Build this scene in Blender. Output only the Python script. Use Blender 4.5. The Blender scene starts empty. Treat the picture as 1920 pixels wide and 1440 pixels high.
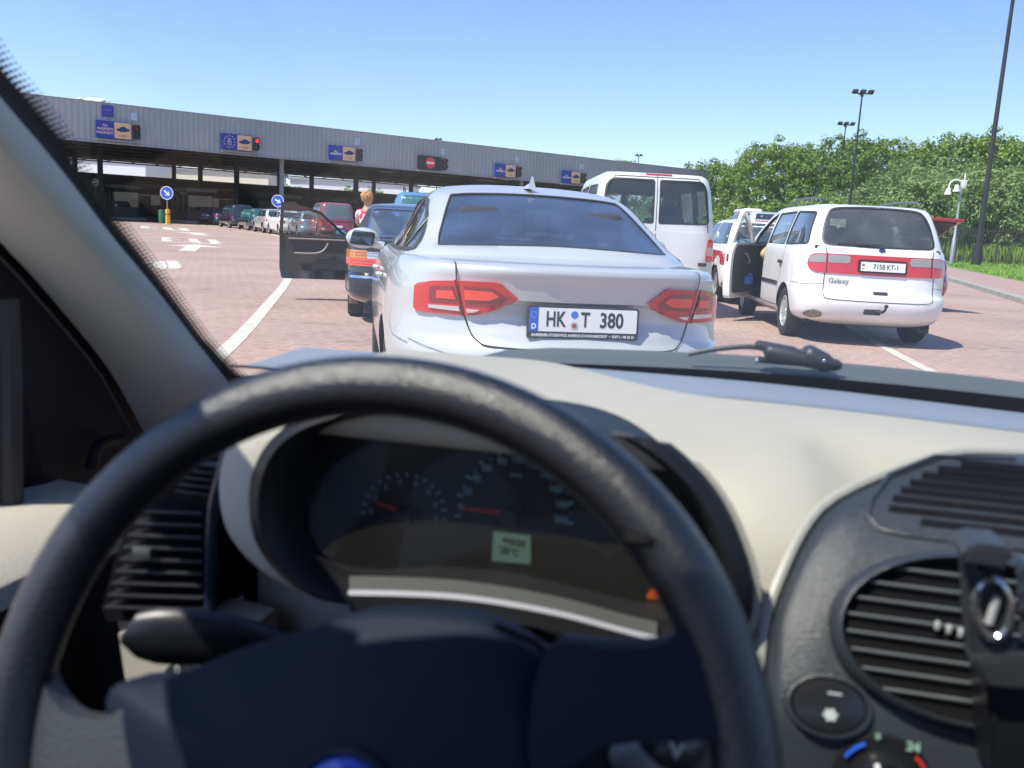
import bpy, bmesh, math, random
from mathutils import Vector, Matrix
rad = math.radians
random.seed(7)
scene = bpy.context.scene
col = scene.collection

# ---------------------------------------------------------------- camera
CAM_H, FOC, PITCH, ROLL = 1.2248, 1673.1, 0.1753, 0.0522
cam_data = bpy.data.cameras.new('camera')
cam = bpy.data.objects.new('camera', cam_data)
col.objects.link(cam)
cp, sp, cr, sr = math.cos(PITCH), math.sin(PITCH), math.cos(ROLL), math.sin(ROLL)
c_right, c_down, c_fwd = Vector((1, 0, 0)), Vector((0, -sp, -cp)), Vector((0, cp, -sp))
r2, d2 = cr*c_right - sr*c_down, sr*c_right + cr*c_down
m = Matrix.Identity(4)
for i in range(3):
    m[i][0], m[i][1], m[i][2] = r2[i], -d2[i], -c_fwd[i]
m[2][3] = CAM_H
cam.matrix_world = m
cam_data.sensor_width = 36
cam_data.lens = FOC/1920*36
cam_data.clip_start = 0.02
cam_data.clip_end = 3000
cam_data.dof.use_dof = True
cam_data.dof.focus_distance = 9.0
cam_data.dof.aperture_fstop = 8.5
scene.camera = cam

# ---------------------------------------------------------------- light
SUN_TRAVEL = Vector((0.82, 0.57, 0)).normalized()
SUN_EL = rad(57)
sun_data = bpy.data.lights.new('sun', 'SUN')
sun_data.energy = 4.8
sun_data.angle = rad(0.5)
sun_data.color = (1.0, 0.935, 0.82)
sun = bpy.data.objects.new('sun', sun_data)
col.objects.link(sun)
dirv = Vector((SUN_TRAVEL.x*math.cos(SUN_EL), SUN_TRAVEL.y*math.cos(SUN_EL), -math.sin(SUN_EL)))
sun.rotation_euler = dirv.to_track_quat('-Z', 'Y').to_euler()
world = bpy.data.worlds.new('World')
scene.world = world
world.use_nodes = True
wn = world.node_tree
sky = wn.nodes.new('ShaderNodeTexSky')
sky.sky_type = 'NISHITA'
sky.sun_disc = False
sky.sun_elevation = SUN_EL
sky.sun_rotation = math.atan2(-SUN_TRAVEL.x, -SUN_TRAVEL.y)
sky.air_density = 1.0
sky.dust_density = 0.3
sky.ozone_density = 2.0
bg = wn.nodes['Background']
wb = wn.nodes.new('ShaderNodeMix'); wb.data_type = 'RGBA'; wb.blend_type = 'MULTIPLY'; wb.inputs[0].default_value = 1
wb.inputs[7].default_value = (.885, .93, 1.17, 1)          # the phone's cool white balance
wn.links.new(sky.outputs[0], wb.inputs[6]); wn.links.new(wb.outputs[2], bg.inputs[0])
bg.inputs[1].default_value = 0.128
scene.view_settings.view_transform = 'Standard'
scene.view_settings.look = 'None'
scene.view_settings.exposure = 0.62
scene.view_settings.gamma = 1.0

# ---------------------------------------------------------------- materials
MATS = {}
def mat(name, color, rough=0.5, metal=0.0, spec=0.5, noise=0.0, nscale=8.0, bump=0.0, bscale=60.0, coat=0.0, emit=None, estr=1.0):
    if name in MATS: return MATS[name]
    mt = bpy.data.materials.new(name); mt.use_nodes = True
    nt = mt.node_tree; b = nt.nodes['Principled BSDF']
    b.inputs['Base Color'].default_value = (*color, 1)
    b.inputs['Roughness'].default_value = rough
    b.inputs['Metallic'].default_value = metal
    b.inputs['Specular IOR Level'].default_value = spec
    b.inputs['Coat Weight'].default_value = coat
    b.inputs['Coat Roughness'].default_value = 0.06
    tc = nt.nodes.new('ShaderNodeTexCoord')
    if noise > 0:
        n = nt.nodes.new('ShaderNodeTexNoise'); n.inputs['Scale'].default_value = nscale; n.inputs['Detail'].default_value = 5
        nt.links.new(tc.outputs['Object'], n.inputs['Vector'])
        r = nt.nodes.new('ShaderNodeValToRGB')
        r.color_ramp.elements[0].position = 0.3; r.color_ramp.elements[1].position = 0.7
        r.color_ramp.elements[0].color = (*[max(0, c*(1-noise)) for c in color], 1)
        r.color_ramp.elements[1].color = (*[min(1, c*(1+noise)) for c in color], 1)
        nt.links.new(n.outputs['Fac'], r.inputs['Fac']); nt.links.new(r.outputs['Color'], b.inputs['Base Color'])
    if bump > 0:
        n = nt.nodes.new('ShaderNodeTexNoise'); n.inputs['Scale'].default_value = bscale; n.inputs['Detail'].default_value = 3
        nt.links.new(tc.outputs['Object'], n.inputs['Vector'])
        bp = nt.nodes.new('ShaderNodeBump'); bp.inputs['Strength'].default_value = bump; bp.inputs['Distance'].default_value = 0.002
        nt.links.new(n.outputs['Fac'], bp.inputs['Height']); nt.links.new(bp.outputs['Normal'], b.inputs['Normal'])
    if emit:
        b.inputs['Emission Color'].default_value = (*emit, 1); b.inputs['Emission Strength'].default_value = estr
    MATS[name] = mt
    return mt

def glass(name, tint, refl=1.0, dust_sheen=0.0, dust_sheen_col=(.7, .75, .8), ior=1.45, rough=0.0, two_sided=True):
    """thin pane: tinted see-through, fresnel reflection, a thin layer, dusty on most panes, painted sky sheen on others"""
    if name in MATS: return MATS[name]
    mt = bpy.data.materials.new(name); mt.use_nodes = True
    nt = mt.node_tree; nt.nodes.clear()
    out = nt.nodes.new('ShaderNodeOutputMaterial')
    tr = nt.nodes.new('ShaderNodeBsdfTransparent'); tr.inputs[0].default_value = (*tint, 1)
    gl = nt.nodes.new('ShaderNodeBsdfGlossy'); gl.inputs['Roughness'].default_value = rough; gl.inputs['Color'].default_value = (refl, refl, refl, 1)
    lw = nt.nodes.new('ShaderNodeLayerWeight'); lw.inputs['Blend'].default_value = .5     # facing = 1 - |cos|, the same from both sides
    pw = nt.nodes.new('ShaderNodeMath'); pw.operation = 'POWER'; pw.inputs[1].default_value = 5.0
    nt.links.new(lw.outputs['Facing'], pw.inputs[0])
    r0 = ((ior-1)/(ior+1))**2*1.9
    flip = nt.nodes.new('ShaderNodeMath'); flip.operation = 'MULTIPLY_ADD'; flip.inputs[1].default_value = 1-r0; flip.inputs[2].default_value = r0; flip.use_clamp = True
    nt.links.new(pw.outputs[0], flip.inputs[0])
    mx = nt.nodes.new('ShaderNodeMixShader')
    nt.links.new(flip.outputs[0], mx.inputs[0]); nt.links.new(tr.outputs[0], mx.inputs[1]); nt.links.new(gl.outputs[0], mx.inputs[2])
    last = mx
    if dust_sheen > 0:
        df = nt.nodes.new('ShaderNodeBsdfDiffuse'); df.inputs[0].default_value = (*dust_sheen_col, 1)
        tc = nt.nodes.new('ShaderNodeTexCoord')
        n = nt.nodes.new('ShaderNodeTexNoise'); n.inputs['Scale'].default_value = 3.0; n.inputs['Detail'].default_value = 8
        nt.links.new(tc.outputs['Object'], n.inputs['Vector'])
        mr = nt.nodes.new('ShaderNodeMapRange'); mr.inputs['From Min'].default_value = .3; mr.inputs['From Max'].default_value = .7
        mr.inputs['To Min'].default_value = dust_sheen*.6; mr.inputs['To Max'].default_value = dust_sheen*1.4
        nt.links.new(n.outputs['Fac'], mr.inputs['Value'])
        m2 = nt.nodes.new('ShaderNodeMixShader')
        nt.links.new(mr.outputs[0], m2.inputs[0]); nt.links.new(mx.outputs[0], m2.inputs[1]); nt.links.new(df.outputs[0], m2.inputs[2])
        last = m2
    nt.links.new(last.outputs[0], out.inputs[0])
    MATS[name] = mt
    return mt

# ---------------------------------------------------------------- object helpers
def tag(o, label=None, cat=None, group=None, kind=None):
    if label: o['label'] = label
    if cat: o['category'] = cat
    if group: o['group'] = group
    if kind: o['kind'] = kind
    return o

def thing(name, label, cat, loc=(0, 0, 0), rot=0.0, group=None):
    o = bpy.data.objects.new(name, None); col.objects.link(o)
    o.location = loc; o.rotation_euler = (0, 0, rot); o.empty_display_size = 0.2
    return tag(o, label, cat, group)

def link(name, me, material=None, parent=None, smooth=True, angle=35):
    o = bpy.data.objects.new(name, me); col.objects.link(o)
    if material and not me.materials: me.materials.append(material)
    if parent: o.parent = parent
    if smooth and len(me.polygons):
        me.shade_smooth()
        me.set_sharp_from_angle(angle=rad(angle))
    return o

def copy_tree(o, parent=None):
    c = o.copy(); col.objects.link(c); c.parent = parent
    for ch in list(o.children): copy_tree(ch, c)
    return c

class MB:
    """collects simple shaped pieces and links them as ONE mesh object"""
    def __init__(s): s.bm = bmesh.new()
    def _new(s, fn):
        b = bmesh.new(); fn(b); me = bpy.data.meshes.new('tmp'); b.to_mesh(me); b.free(); s.bm.from_mesh(me); bpy.data.meshes.remove(me)
    def faces(s, vs, fs):
        v = [s.bm.verts.new(p) for p in vs]
        for f in fs:
            try: s.bm.faces.new([v[i] for i in f])
            except ValueError: pass
        return s
    def box(s, c, d, bev=0.0, rot=None, seg=2):
        def fn(b):
            bmesh.ops.create_cube(b, size=1)
            for v in b.verts: v.co = Vector((v.co.x*d[0], v.co.y*d[1], v.co.z*d[2]))
            if bev > 0: bmesh.ops.bevel(b, geom=b.edges[:], offset=bev, segments=seg, affect='EDGES', profile=0.5)
            for v in b.verts:
                if rot: v.co = rot @ v.co
                v.co += Vector(c)
        s._new(fn); return s
    def cyl(s, a, b_, r0, r1=None, n=16, cap=True):
        r1 = r0 if r1 is None else r1
        a, b_ = Vector(a), Vector(b_); ax = (b_-a).normalized()
        u = ax.orthogonal().normalized(); w = ax.cross(u)
        vs = []
        for p, r in ((a, r0), (b_, r1)):
            for i in range(n):
                t = 2*math.pi*i/n; vs.append(p + u*math.cos(t)*r + w*math.sin(t)*r)
        fs = [(i, (i+1) % n, n+(i+1) % n, n+i) for i in range(n)]
        if cap: fs += [tuple(range(n-1, -1, -1)), tuple(range(n, 2*n))]
        return s.faces(vs, fs)
    def tube(s, pts, r, n=8, closed=False):
        pts = [Vector(p) for p in pts]; k = len(pts)
        rr = r if isinstance(r, (list, tuple)) else [r]*k
        vs = []; up = None
        for i, p in enumerate(pts):
            a = pts[(i-1) % k] if (closed or i > 0) else p
            b = pts[(i+1) % k] if (closed or i < k-1) else p
            t = (b-a).normalized()
            if up is None: up = t.orthogonal().normalized()
            up = (up - t*up.dot(t)).normalized(); w = t.cross(up)
            for j in range(n):
                an = 2*math.pi*j/n; vs.append(p + up*math.cos(an)*rr[i] + w*math.sin(an)*rr[i])
        fs = []
        for i in range(k if closed else k-1):
            for j in range(n):
                a0, a1 = i*n+j, i*n+(j+1) % n; b0, b1 = ((i+1) % k)*n+j, ((i+1) % k)*n+(j+1) % n
                fs.append((a0, a1, b1, b0))
        if not closed: fs += [tuple(range(n-1, -1, -1)), tuple(range((k-1)*n, k*n))]
        return s.faces(vs, fs)
    def prism(s, poly, fn, t0, t1):
        """poly: 2D outline; fn(a,b,t) -> 3D"""
        n = len(poly)
        vs = [fn(a, b, t0) for a, b in poly] + [fn(a, b, t1) for a, b in poly]
        fs = [tuple(range(n-1, -1, -1)), tuple(range(n, 2*n))] + [(i, (i+1) % n, n+(i+1) % n, n+i) for i in range(n)]
        return s.faces(vs, fs)
    def ball(s, c, r, sub=2, sc=(1, 1, 1), rot=None):
        def fn(b):
            bmesh.ops.create_icosphere(b, subdivisions=sub, radius=1)
            for v in b.verts:
                p = Vector((v.co.x*r*sc[0], v.co.y*r*sc[1], v.co.z*r*sc[2]))
                if rot: p = rot @ p
                v.co = p + Vector(c)
        s._new(fn); return s
    def lathe(s, prof, o, ax, n=32, a0=0, a1=2*math.pi):
        """prof [(r, h)] about axis ax through o"""
        o, ax = Vector(o), Vector(ax).normalized(); u = ax.orthogonal().normalized(); w = ax.cross(u)
        vs = []; k = len(prof)
        for i in range(n):
            t = a0+(a1-a0)*i/n
            for r, h in prof: vs.append(o + ax*h + (u*math.cos(t)+w*math.sin(t))*r)
        fs = [(i*k+j, i*k+j+1, ((i+1) % n)*k+j+1, ((i+1) % n)*k+j) for i in range(n) for j in range(k-1)]
        return s.faces(vs, fs)
    def me(s, name='mesh', clean=True):
        if clean:
            bmesh.ops.remove_doubles(s.bm, verts=s.bm.verts, dist=1e-5)
            bmesh.ops.recalc_face_normals(s.bm, faces=s.bm.faces[:])
        me = bpy.data.meshes.new(name); s.bm.to_mesh(me); s.bm.free(); return me
    def build(s, name, material, parent=None, smooth=True, angle=35, clean=True):
        return link(name, s.me(name, clean), material, parent, smooth, angle)

def grid_mesh(rows, closed_u=False):
    """rows: list of equal-length point lists"""
    b = MB(); n = len(rows[0]); vs = [p for r in rows for p in r]; fs = []
    for i in range(len(rows)-1):
        for j in range(n if closed_u else n-1):
            fs.append((i*n+j, i*n+(j+1) % n, (i+1)*n+(j+1) % n, (i+1)*n+j))
    b.faces(vs, fs); return b

def smooth_line(pts, sub=6, closed=False):
    """Catmull-Rom through 2D or 3D points"""
    n = len(pts); out = []
    rng = range(n) if closed else range(n-1)
    for i in rng:
        p0 = pts[(i-1) % n] if (closed or i > 0) else pts[0]
        p1, p2 = pts[i], pts[(i+1) % n]
        p3 = pts[(i+2) % n] if (closed or i < n-2) else pts[-1]
        for k in range(sub):
            t = k/sub
            out.append(tuple(0.5*((2*b)+(-a+c)*t+(2*a-5*b+4*c-d)*t*t+(-a+3*b-3*c+d)*t**3) for a, b, c, d in zip(p0, p1, p2, p3)))
    if not closed: out.append(tuple(pts[-1]))
    return out

def rpoly(pts, r, seg=4):
    """round the corners of a 2D polygon"""
    n = len(pts); out = []
    for i in range(n):
        p = Vector(pts[i]); a = Vector(pts[i-1]); b = Vector(pts[(i+1) % n])
        ri = r[i] if isinstance(r, (list, tuple)) else r
        da, db = (a-p), (b-p); la, lb = da.length, db.length
        k = min(ri, la*.45, lb*.45)
        if k < 1e-5: out.append(tuple(p)); continue
        s0, s1 = p+da/la*k, p+db/lb*k
        for j in range(seg+1):
            t = j/seg; q = s0*(1-t)**2 + p*2*t*(1-t) + s1*t*t
            out.append(tuple(q))
    return out

def patch(poly, fn, off=0.004, thick=0.004, step=0.05, holes=None):
    """a 2D outline laid on a curved surface: fn(a, b, off) -> 3D; returns a mesh with thickness"""
    bm = bmesh.new()
    vs = [bm.verts.new((a, b, 0)) for a, b in poly]
    try: bm.faces.new(vs)
    except ValueError: pass
    xs = [p[0] for p in poly]; ys = [p[1] for p in poly]
    n_ = len(poly); sg = [(poly[(i+1) % n_][0]-poly[i][0])*(poly[(i+2) % n_][1]-poly[(i+1) % n_][1])-(poly[(i+1) % n_][1]-poly[i][1])*(poly[(i+2) % n_][0]-poly[(i+1) % n_][0]) for i in range(n_)]
    if thick is None: bmesh.ops.triangulate(bm, faces=bm.faces[:], ngon_method='BEAUTY')
    for lo, hi, ax in ((min(xs), max(xs), 0), (min(ys), max(ys), 1)):
        k = int((hi-lo)/step)
        for i in range(1, k+1):
            co = [0, 0, 0]; no = [0, 0, 0]; co[ax] = lo+(hi-lo)*i/(k+1); no[ax] = 1
            bmesh.ops.bisect_plane(bm, geom=bm.verts[:]+bm.edges[:]+bm.faces[:], plane_co=co, plane_no=no)
    top = [Vector(fn(v.co.x, v.co.y, off)) for v in bm.verts]
    bot = [Vector(fn(v.co.x, v.co.y, off-thick)) for v in bm.verts] if thick else None
    bm.verts.index_update()
    fl = [[v.index for v in f.verts] for f in bm.faces]
    be = [(e.verts[0].index, e.verts[1].index) for e in bm.edges if e.is_boundary]
    bm.free()
    n = len(top); b = MB()
    if thick:
        b.faces(top+bot, fl + [[i+n for i in f][::-1] for f in fl] + [(i, j, j+n, i+n) for i, j in be])
    else:
        b.faces(top, fl)
    return b

def strip2d(pts, w):
    """polyline -> thin polygon"""
    L, Rr = [], []
    n = len(pts)
    for i, p in enumerate(pts):
        a = Vector(pts[max(0, i-1)]); b = Vector(pts[min(n-1, i+1)]); t = (b-a).normalized(); nn = Vector((-t.y, t.x))
        L.append(tuple(Vector(p)+nn*w/2)); Rr.append(tuple(Vector(p)-nn*w/2))
    return L + Rr[::-1]

def boolean_diff(me, cutters, name='cut'):
    """me minus cutter mesh, returns a new mesh (materials of the cutter are kept)"""
    a = bpy.data.objects.new('tmp_a', me); b = bpy.data.objects.new('tmp_b', cutters)
    col.objects.link(a); col.objects.link(b)
    md = a.modifiers.new('b', 'BOOLEAN'); md.operation = 'DIFFERENCE'; md.solver = 'EXACT'; md.object = b; md.material_mode = 'TRANSFER'
    md.use_self = False
    dg = bpy.context.evaluated_depsgraph_get(); dg.update()
    r = bpy.data.meshes.new_from_object(a.evaluated_get(dg), depsgraph=dg)
    bpy.data.objects.remove(a); bpy.data.objects.remove(b)
    r.name = name
    return r

def text_mesh(txt, size, fn, sx=1.0, align='CENTER', bold=0.0, depth=0.0):
    """flat lettering mapped by fn(a, b) -> 3D point"""
    cu = bpy.data.curves.new('t', 'FONT'); cu.body = txt; cu.size = size; cu.align_x = align; cu.align_y = 'CENTER'
    cu.offset = bold; cu.resolution_u = 4
    o = bpy.data.objects.new('t', cu); col.objects.link(o)
    dg = bpy.context.evaluated_depsgraph_get(); dg.update()
    me = bpy.data.meshes.new_from_object(o.evaluated_get(dg), depsgraph=dg)
    bpy.data.objects.remove(o)
    for v in me.vertices: v.co = Vector(fn(v.co.x*sx, v.co.y))
    return me

def join_me(name, meshes, material, parent=None, smooth=False):
    bm = bmesh.new()
    for me in meshes: bm.from_mesh(me)
    out = bpy.data.meshes.new(name); bm.to_mesh(out); bm.free()
    out.materials.clear()
    for p in out.polygons: p.material_index = 0
    return link(name, out, material, parent, smooth)
# ---------------------------------------------------------------- car hull
def pchip(xs, ys, x):
    n = len(xs)
    if x <= xs[0]: return ys[0]
    if x >= xs[-1]: return ys[-1]
    k = 0
    while x > xs[k+1]: k += 1
    def d(i): return (ys[i+1]-ys[i])/(xs[i+1]-xs[i])
    def m(i):
        if i == 0: return d(0)
        if i == n-1: return d(n-2)
        a, b = d(i-1), d(i)
        return 0.0 if a*b <= 0 else 2*a*b/(a+b)
    h = xs[k+1]-xs[k]; t = (x-xs[k])/h
    return ((1+2*t)*(1-t)**2*ys[k] + t*(1-t)**2*h*m(k) + t*t*(3-2*t)*ys[k+1] + t*t*(t-1)*h*m(k+1))

class Hull:
    """closed car shell: at height z the plan outline is a rounded box between rear yr(z), front yf(z), half width w(z)"""
    def __init__(s, tab, n=4.0, m=12.0, crown=0.03, warp=None, inset=0.0):
        s.Z = [r[0] for r in tab]; s.YR = [r[1] for r in tab]; s.YF = [r[2] for r in tab]; s.W = [r[3] for r in tab]
        s.n, s.m, s.crown, s.warp, s.i = n, m, crown, warp, inset
        s.z0, s.z1 = s.Z[0], s.Z[-1]
    def at(s, z):
        return pchip(s.Z, s.YR, z)+s.i, pchip(s.Z, s.YF, z)-s.i, pchip(s.Z, s.W, z)-s.i
    def side_x(s, y, z):
        yr, yf, w = s.at(z); D = (yf-yr)/2; t = min(1.0, abs((y-(yr+yf)/2)/D)); return w*(1-t**s.m)**(1/s.n)
    def rear_y(s, x, z):
        yr, yf, w = s.at(z); D = (yf-yr)/2; t = min(1.0, abs(x/w)); return (yr+yf)/2 - D*(1-t**s.n)**(1/s.m)
    def front_y(s, x, z):
        yr, yf, w = s.at(z); return yr+yf-s.rear_y(x, z)
    def wp(s, p):
        return s.warp(p) if s.warp else p
    def _n(s, f, a, b, off):
        e = 0.004
        p = f(a, b); pa = f(a+e, b); pb = f(a, b+e)
        u = [pa[i]-p[i] for i in range(3)]; v = [pb[i]-p[i] for i in range(3)]
        nx, ny, nz = u[1]*v[2]-u[2]*v[1], u[2]*v[0]-u[0]*v[2], u[0]*v[1]-u[1]*v[0]
        L = math.sqrt(nx*nx+ny*ny+nz*nz) or 1
        return (p[0]+nx/L*off, p[1]+ny/L*off, p[2]+nz/L*off)
    def rear(s, x, z, off=0.0):
        return s._n(lambda a, b: s.wp((a, s.rear_y(a, b), b)), x, z, off)
    def front(s, x, z, off=0.0):
        return s._n(lambda a, b: s.wp((-a, s.front_y(-a, b), b)), -x, z, off)
    def right(s, y, z, off=0.0):
        return s._n(lambda a, b: s.wp((s.side_x(a, b), a, b)), y, z, off)
    def left(s, y, z, off=0.0):
        q = s.right(y, z, off); return (-q[0], q[1], q[2])
    def ring(s, z, nx=14, ny=22):
        yr, yf, w = s.at(z); x0 = w*0.955
        xs = [x0*math.sin(math.pi/2*(-1+2*i/nx)) for i in range(nx+1)]
        rear = [(x, s.rear_y(x, z)) for x in xs]
        y0 = rear[-1][1]; y1 = yr+yf-y0
        ys = []
        for i in range(1, ny):
            t = i/ny; t = t*0.5+0.5*(0.5-0.5*math.cos(math.pi*t)); ys.append(y0+(y1-y0)*t)
        right = [(s.side_x(y, z), y) for y in ys]
        front = [(x, yr+yf-y) for x, y in rear[::-1]]
        left = [(-x, y) for x, y in right[::-1]]
        return rear+right+front+left
    def rows(s, dz=0.04):
        zs = set()
        for a, b in zip(s.Z, s.Z[1:]):
            k = max(2, int(math.ceil((b-a)/dz)))
            for i in range(k): zs.add(a+(b-a)*i/k)
        zs.add(s.z1)
        return [(z, s.ring(z)) for z in sorted(zs)]
    def mesh(s, dz=0.04, bottom=True):
        rows = s.rows(dz); pts = []; n = len(rows[0][1])
        for z, r in rows: pts.append([s.wp((x, y, z)) for x, y in r])
        z, r = rows[-1]; yr, yf, w = s.at(z); yc = (yr+yf)/2
        for k in (0.97, 0.92, 0.83, 0.7, 0.5, 0.25, 0.1):
            pts.append([s.wp((x*k, yc+(y-yc)*k, z+s.crown*(1-k**2.2))) for x, y in r])
        b = MB(); vs = [p for r_ in pts for p in r_]; fs = []
        for i in range(len(pts)-1):
            for j in range(n): fs.append((i*n+j, i*n+(j+1) % n, (i+1)*n+(j+1) % n, (i+1)*n+j))
        fs.append(tuple(range(n-1, -1, -1)))
        L = len(pts)-1; fs.append(tuple(range(L*n, L*n+n)))
        b.faces(vs, fs)
        return b.me('hull')
def sst(t): t = max(0.0, min(1.0, t)); return t*t*(3-2*t)

class DentHull(Hull):
    dent = None
    def rear_y(s, x, z):
        y = Hull.rear_y(s, x, z)
        return y + (s.dent(x, z) if s.dent else 0.0)

def hood_warp(y0, y1, drop0, drop1, zlo, zhi):
    def f(p):
        x, y, z = p
        if y < y0 - 0.6 or z < zlo: return p
        d = drop0*sst((y-y0+0.6)/0.6) + (drop1-drop0)*sst((y-y0)/(y1-y0))
        return (x, y, z - d*sst((z-zlo)/(zhi-zlo)))
    return f

# silver saloon
AUDI_LOW = DentHull([(.18,.32,4.45,.70),(.24,.16,4.58,.82),(.34,.06,4.66,.885),(.48,.0,4.69,.905),(.60,.0,4.70,.913),(.66,.02,4.70,.913),
    (.70,.05,4.69,.912),(.80,.07,4.66,.905),(.90,.06,4.62,.893),(.97,.045,4.58,.872),(1.015,.025,4.5,.845),(1.035,.03,4.46,.825),(1.05,.09,4.4,.79)], n=2.6, m=8, crown=.05,
    warp=hood_warp(3.5, 4.6, .05, .30, .5, 1.05))
def _ad(x, z):
    return .045*sst((.885-z)/.02)*sst((z-.70)/.10)*sst((.43+ (z-.7)*.1-abs(x))/.12) if .68 < z < .9 else 0.0
AUDI_LOW.dent = _ad
AUDI_TOP = Hull([(.96,.40,3.64,.83),(1.06,.53,3.42,.80),(1.12,.68,3.28,.755),(1.26,1.00,2.92,.68),(1.38,1.30,2.6,.61),(1.418,1.45,2.46,.57),(1.446,1.60,2.34,.51)], n=3.2, m=8, crown=.036)
AUDI_POSE = (0.331, 4.1234, -0.1821)

# white people carrier
GAL_LOW = DentHull([(.24,.30,4.35,.72),(.30,.12,4.50,.85),(.40,.03,4.58,.895),(.52,.0,4.61,.905),(.60,.01,4.61,.905),(.645,.06,4.61,.905),(.70,.075,4.60,.905),
    (.85,.085,4.56,.905),(1.0,.10,4.5,.900),(1.10,.12,4.4,.89),(1.17,.14,4.3,.87)], n=4.5, m=13, crown=.02, warp=hood_warp(3.5, 4.5, .08, .28, .6, 1.17))
GAL_TOP = Hull([(1.10,.125,4.15,.885),(1.17,.145,3.95,.865),(1.35,.24,3.5,.82),(1.52,.34,3.1,.765),(1.61,.41,2.85,.73),(1.665,.48,2.65,.68),(1.69,.58,2.5,.61)], n=4.0, m=12, crown=.035)
GAL_POSE = (4.308, 10.6855, 0.0564)
# ---------------------------------------------------------------- car materials
silver = lambda: mat('silver_paint', (.50, .52, .53), .38, .15, .5, coat=1.0, noise=.03, nscale=3)
white_paint = lambda: mat('white_paint', (.78, .78, .76), .35, 0, .5, coat=.8, noise=.04, nscale=2.5)
black_paint = lambda: mat('black_paint', (.012, .016, .014), .18, 0, .5, coat=1.0)
rubber = lambda: mat('rubber', (.018, .018, .018), .75, bump=.3)
dark_trim = lambda: mat('dark_trim', (.022, .024, .026), .55)
dark_well = lambda: mat('dark_well', (.01, .01, .01), .9)
chrome = lambda: mat('chrome', (.75, .76, .78), .12, 1.0)
alloy = lambda: mat('alloy', (.45, .46, .47), .32, .8)
red_lamp = lambda: mat('red_lamp', (.50, .012, .022), .12, 0, .6, coat=1)
red_bright = lambda: mat('red_bright', (.80, .05, .04), .15, 0, .6, coat=1)
red_dark = lambda: mat('red_dark', (.20, .008, .018), .15, 0, .6, coat=1)
amber_lamp = lambda: mat('amber_lamp', (.55, .19, .02), .15, coat=1)
clear_lamp = lambda: mat('clear_lamp', (.62, .64, .66), .12, .5, coat=1)
grey_lens = lambda: mat('grey_lens', (.30, .29, .26), .12, .1, coat=1)
plate_white = lambda: mat('plate_white', (.72, .73, .72), .4)
ink = lambda: mat('ink', (.02, .025, .04), .5)
white_ink = lambda: mat('white_ink', (.75, .75, .75), .5)
eu_blue = lambda: mat('eu_blue', (.01, .10, .50), .35)
car_glass = lambda: glass('car_glass', (.62, .68, .67), .9, dust_sheen=.03)
tint_glass = lambda: glass('tint_glass', (.09, .13, .17), 1.0, dust_sheen=.17, dust_sheen_col=(.16, .28, .52), ior=1.6)  # blue layer stands in for the sky reflected in the pane
clear_glass = lambda: glass('clear_glass', (.80, .84, .83), .9, dust_sheen=.015)
solid_glass = lambda: mat('solid_glass', (.02, .035, .05), .06, 0, .8)
seat_cloth = lambda: mat('seat_cloth', (.03, .035, .05), .9, noise=.2, nscale=30)

def car_root(name, label, pose, group=None, cat='car'):
    return thing(name, label, cat, (pose[0], pose[1], 0), -pose[2], group)

def wheel(root, x, y, r, side, wt=.20, spokes=7, rim_mat=None, rim_r=.64):
    """tyre with a rim sub-part; side -1 left, 1 right; x is the outer face"""
    b = MB(); h = wt/2; xc = x - side*h
    prof = [(r*rim_r, -h*.8), (r*.72, -h*.96), (r*.88, -h), (r*.955, -h*.9), (r*.99, -h*.62), (r, -h*.3), (r, h*.3), (r*.99, h*.62), (r*.955, h*.9), (r*.88, h), (r*.72, h*.96), (r*rim_r, h*.8), (r*rim_r, -h*.8)]
    b.lathe(prof, (xc, y, r), (1, 0, 0), 40)
    tyre = b.build('wheel', rubber(), root)
    q = MB(); R0 = r*rim_r
    q.lathe([(R0*1.0, side*h*.8), (R0*.93, side*h*.86), (R0*.88, side*h*.5), (R0*.86, 0), (0.001, -side*h*.1)], (xc, y, r), (1, 0, 0), 32)
    q.lathe([(0.001, side*h*.66), (R0*.16, side*h*.66), (R0*.2, side*h*.5), (R0*.2, 0)], (xc, y, r), (1, 0, 0), 20)
    for i in range(spokes):
        a = 2*math.pi*i/spokes; ca, sa = math.cos(a), math.sin(a)
        rot = Matrix.Rotation(-a, 3, 'X')
        w1 = R0*2*math.pi/spokes*.20
        pts = []
        for (rr, ww, hh) in ((R0*.14, w1*1.1, .62), (R0*.9, w1*1.3, .74)):
            for s2 in (-1, 1):
                for d in (0, -.022): pts.append((xc+side*h*hh+side*d, y+ca*rr-sa*ww*s2, r+sa*rr+ca*ww*s2))
        q.faces(pts, [(0, 2, 6, 4), (1, 5, 7, 3), (0, 4, 5, 1), (2, 3, 7, 6), (4, 6, 7, 5)])
    q.build('rim', rim_mat or alloy(), tyre)
    return tyre

def lay(root, name, poly, fn, off, thick, material, step=.05, parent=None):
    return patch(poly, fn, off, thick, step).build(name, material, parent or root, angle=50)

def add_lines(root, name, lines, w, material, off=.0025, parent=None):
    """thin seams drawn on a hull: [(fn, pts)]"""
    b = MB()
    for fn, pts in lines:
        q = [pts[0]]
        for p in pts[1:]:
            k = max(1, int(math.dist(q[-1], p)/.06)); a = q[-1]
            for i in range(1, k+1): q.append((a[0]+(p[0]-a[0])*i/k, a[1]+(p[1]-a[1])*i/k))
        o2 = strip2d(q, w); n = len(q)
        b.faces([fn(x, y, off) for x, y in o2], [(i, i+1, 2*n-2-i, 2*n-1-i) for i in range(n-1)])
    return b.build(name, material, parent or root, smooth=False)

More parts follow.
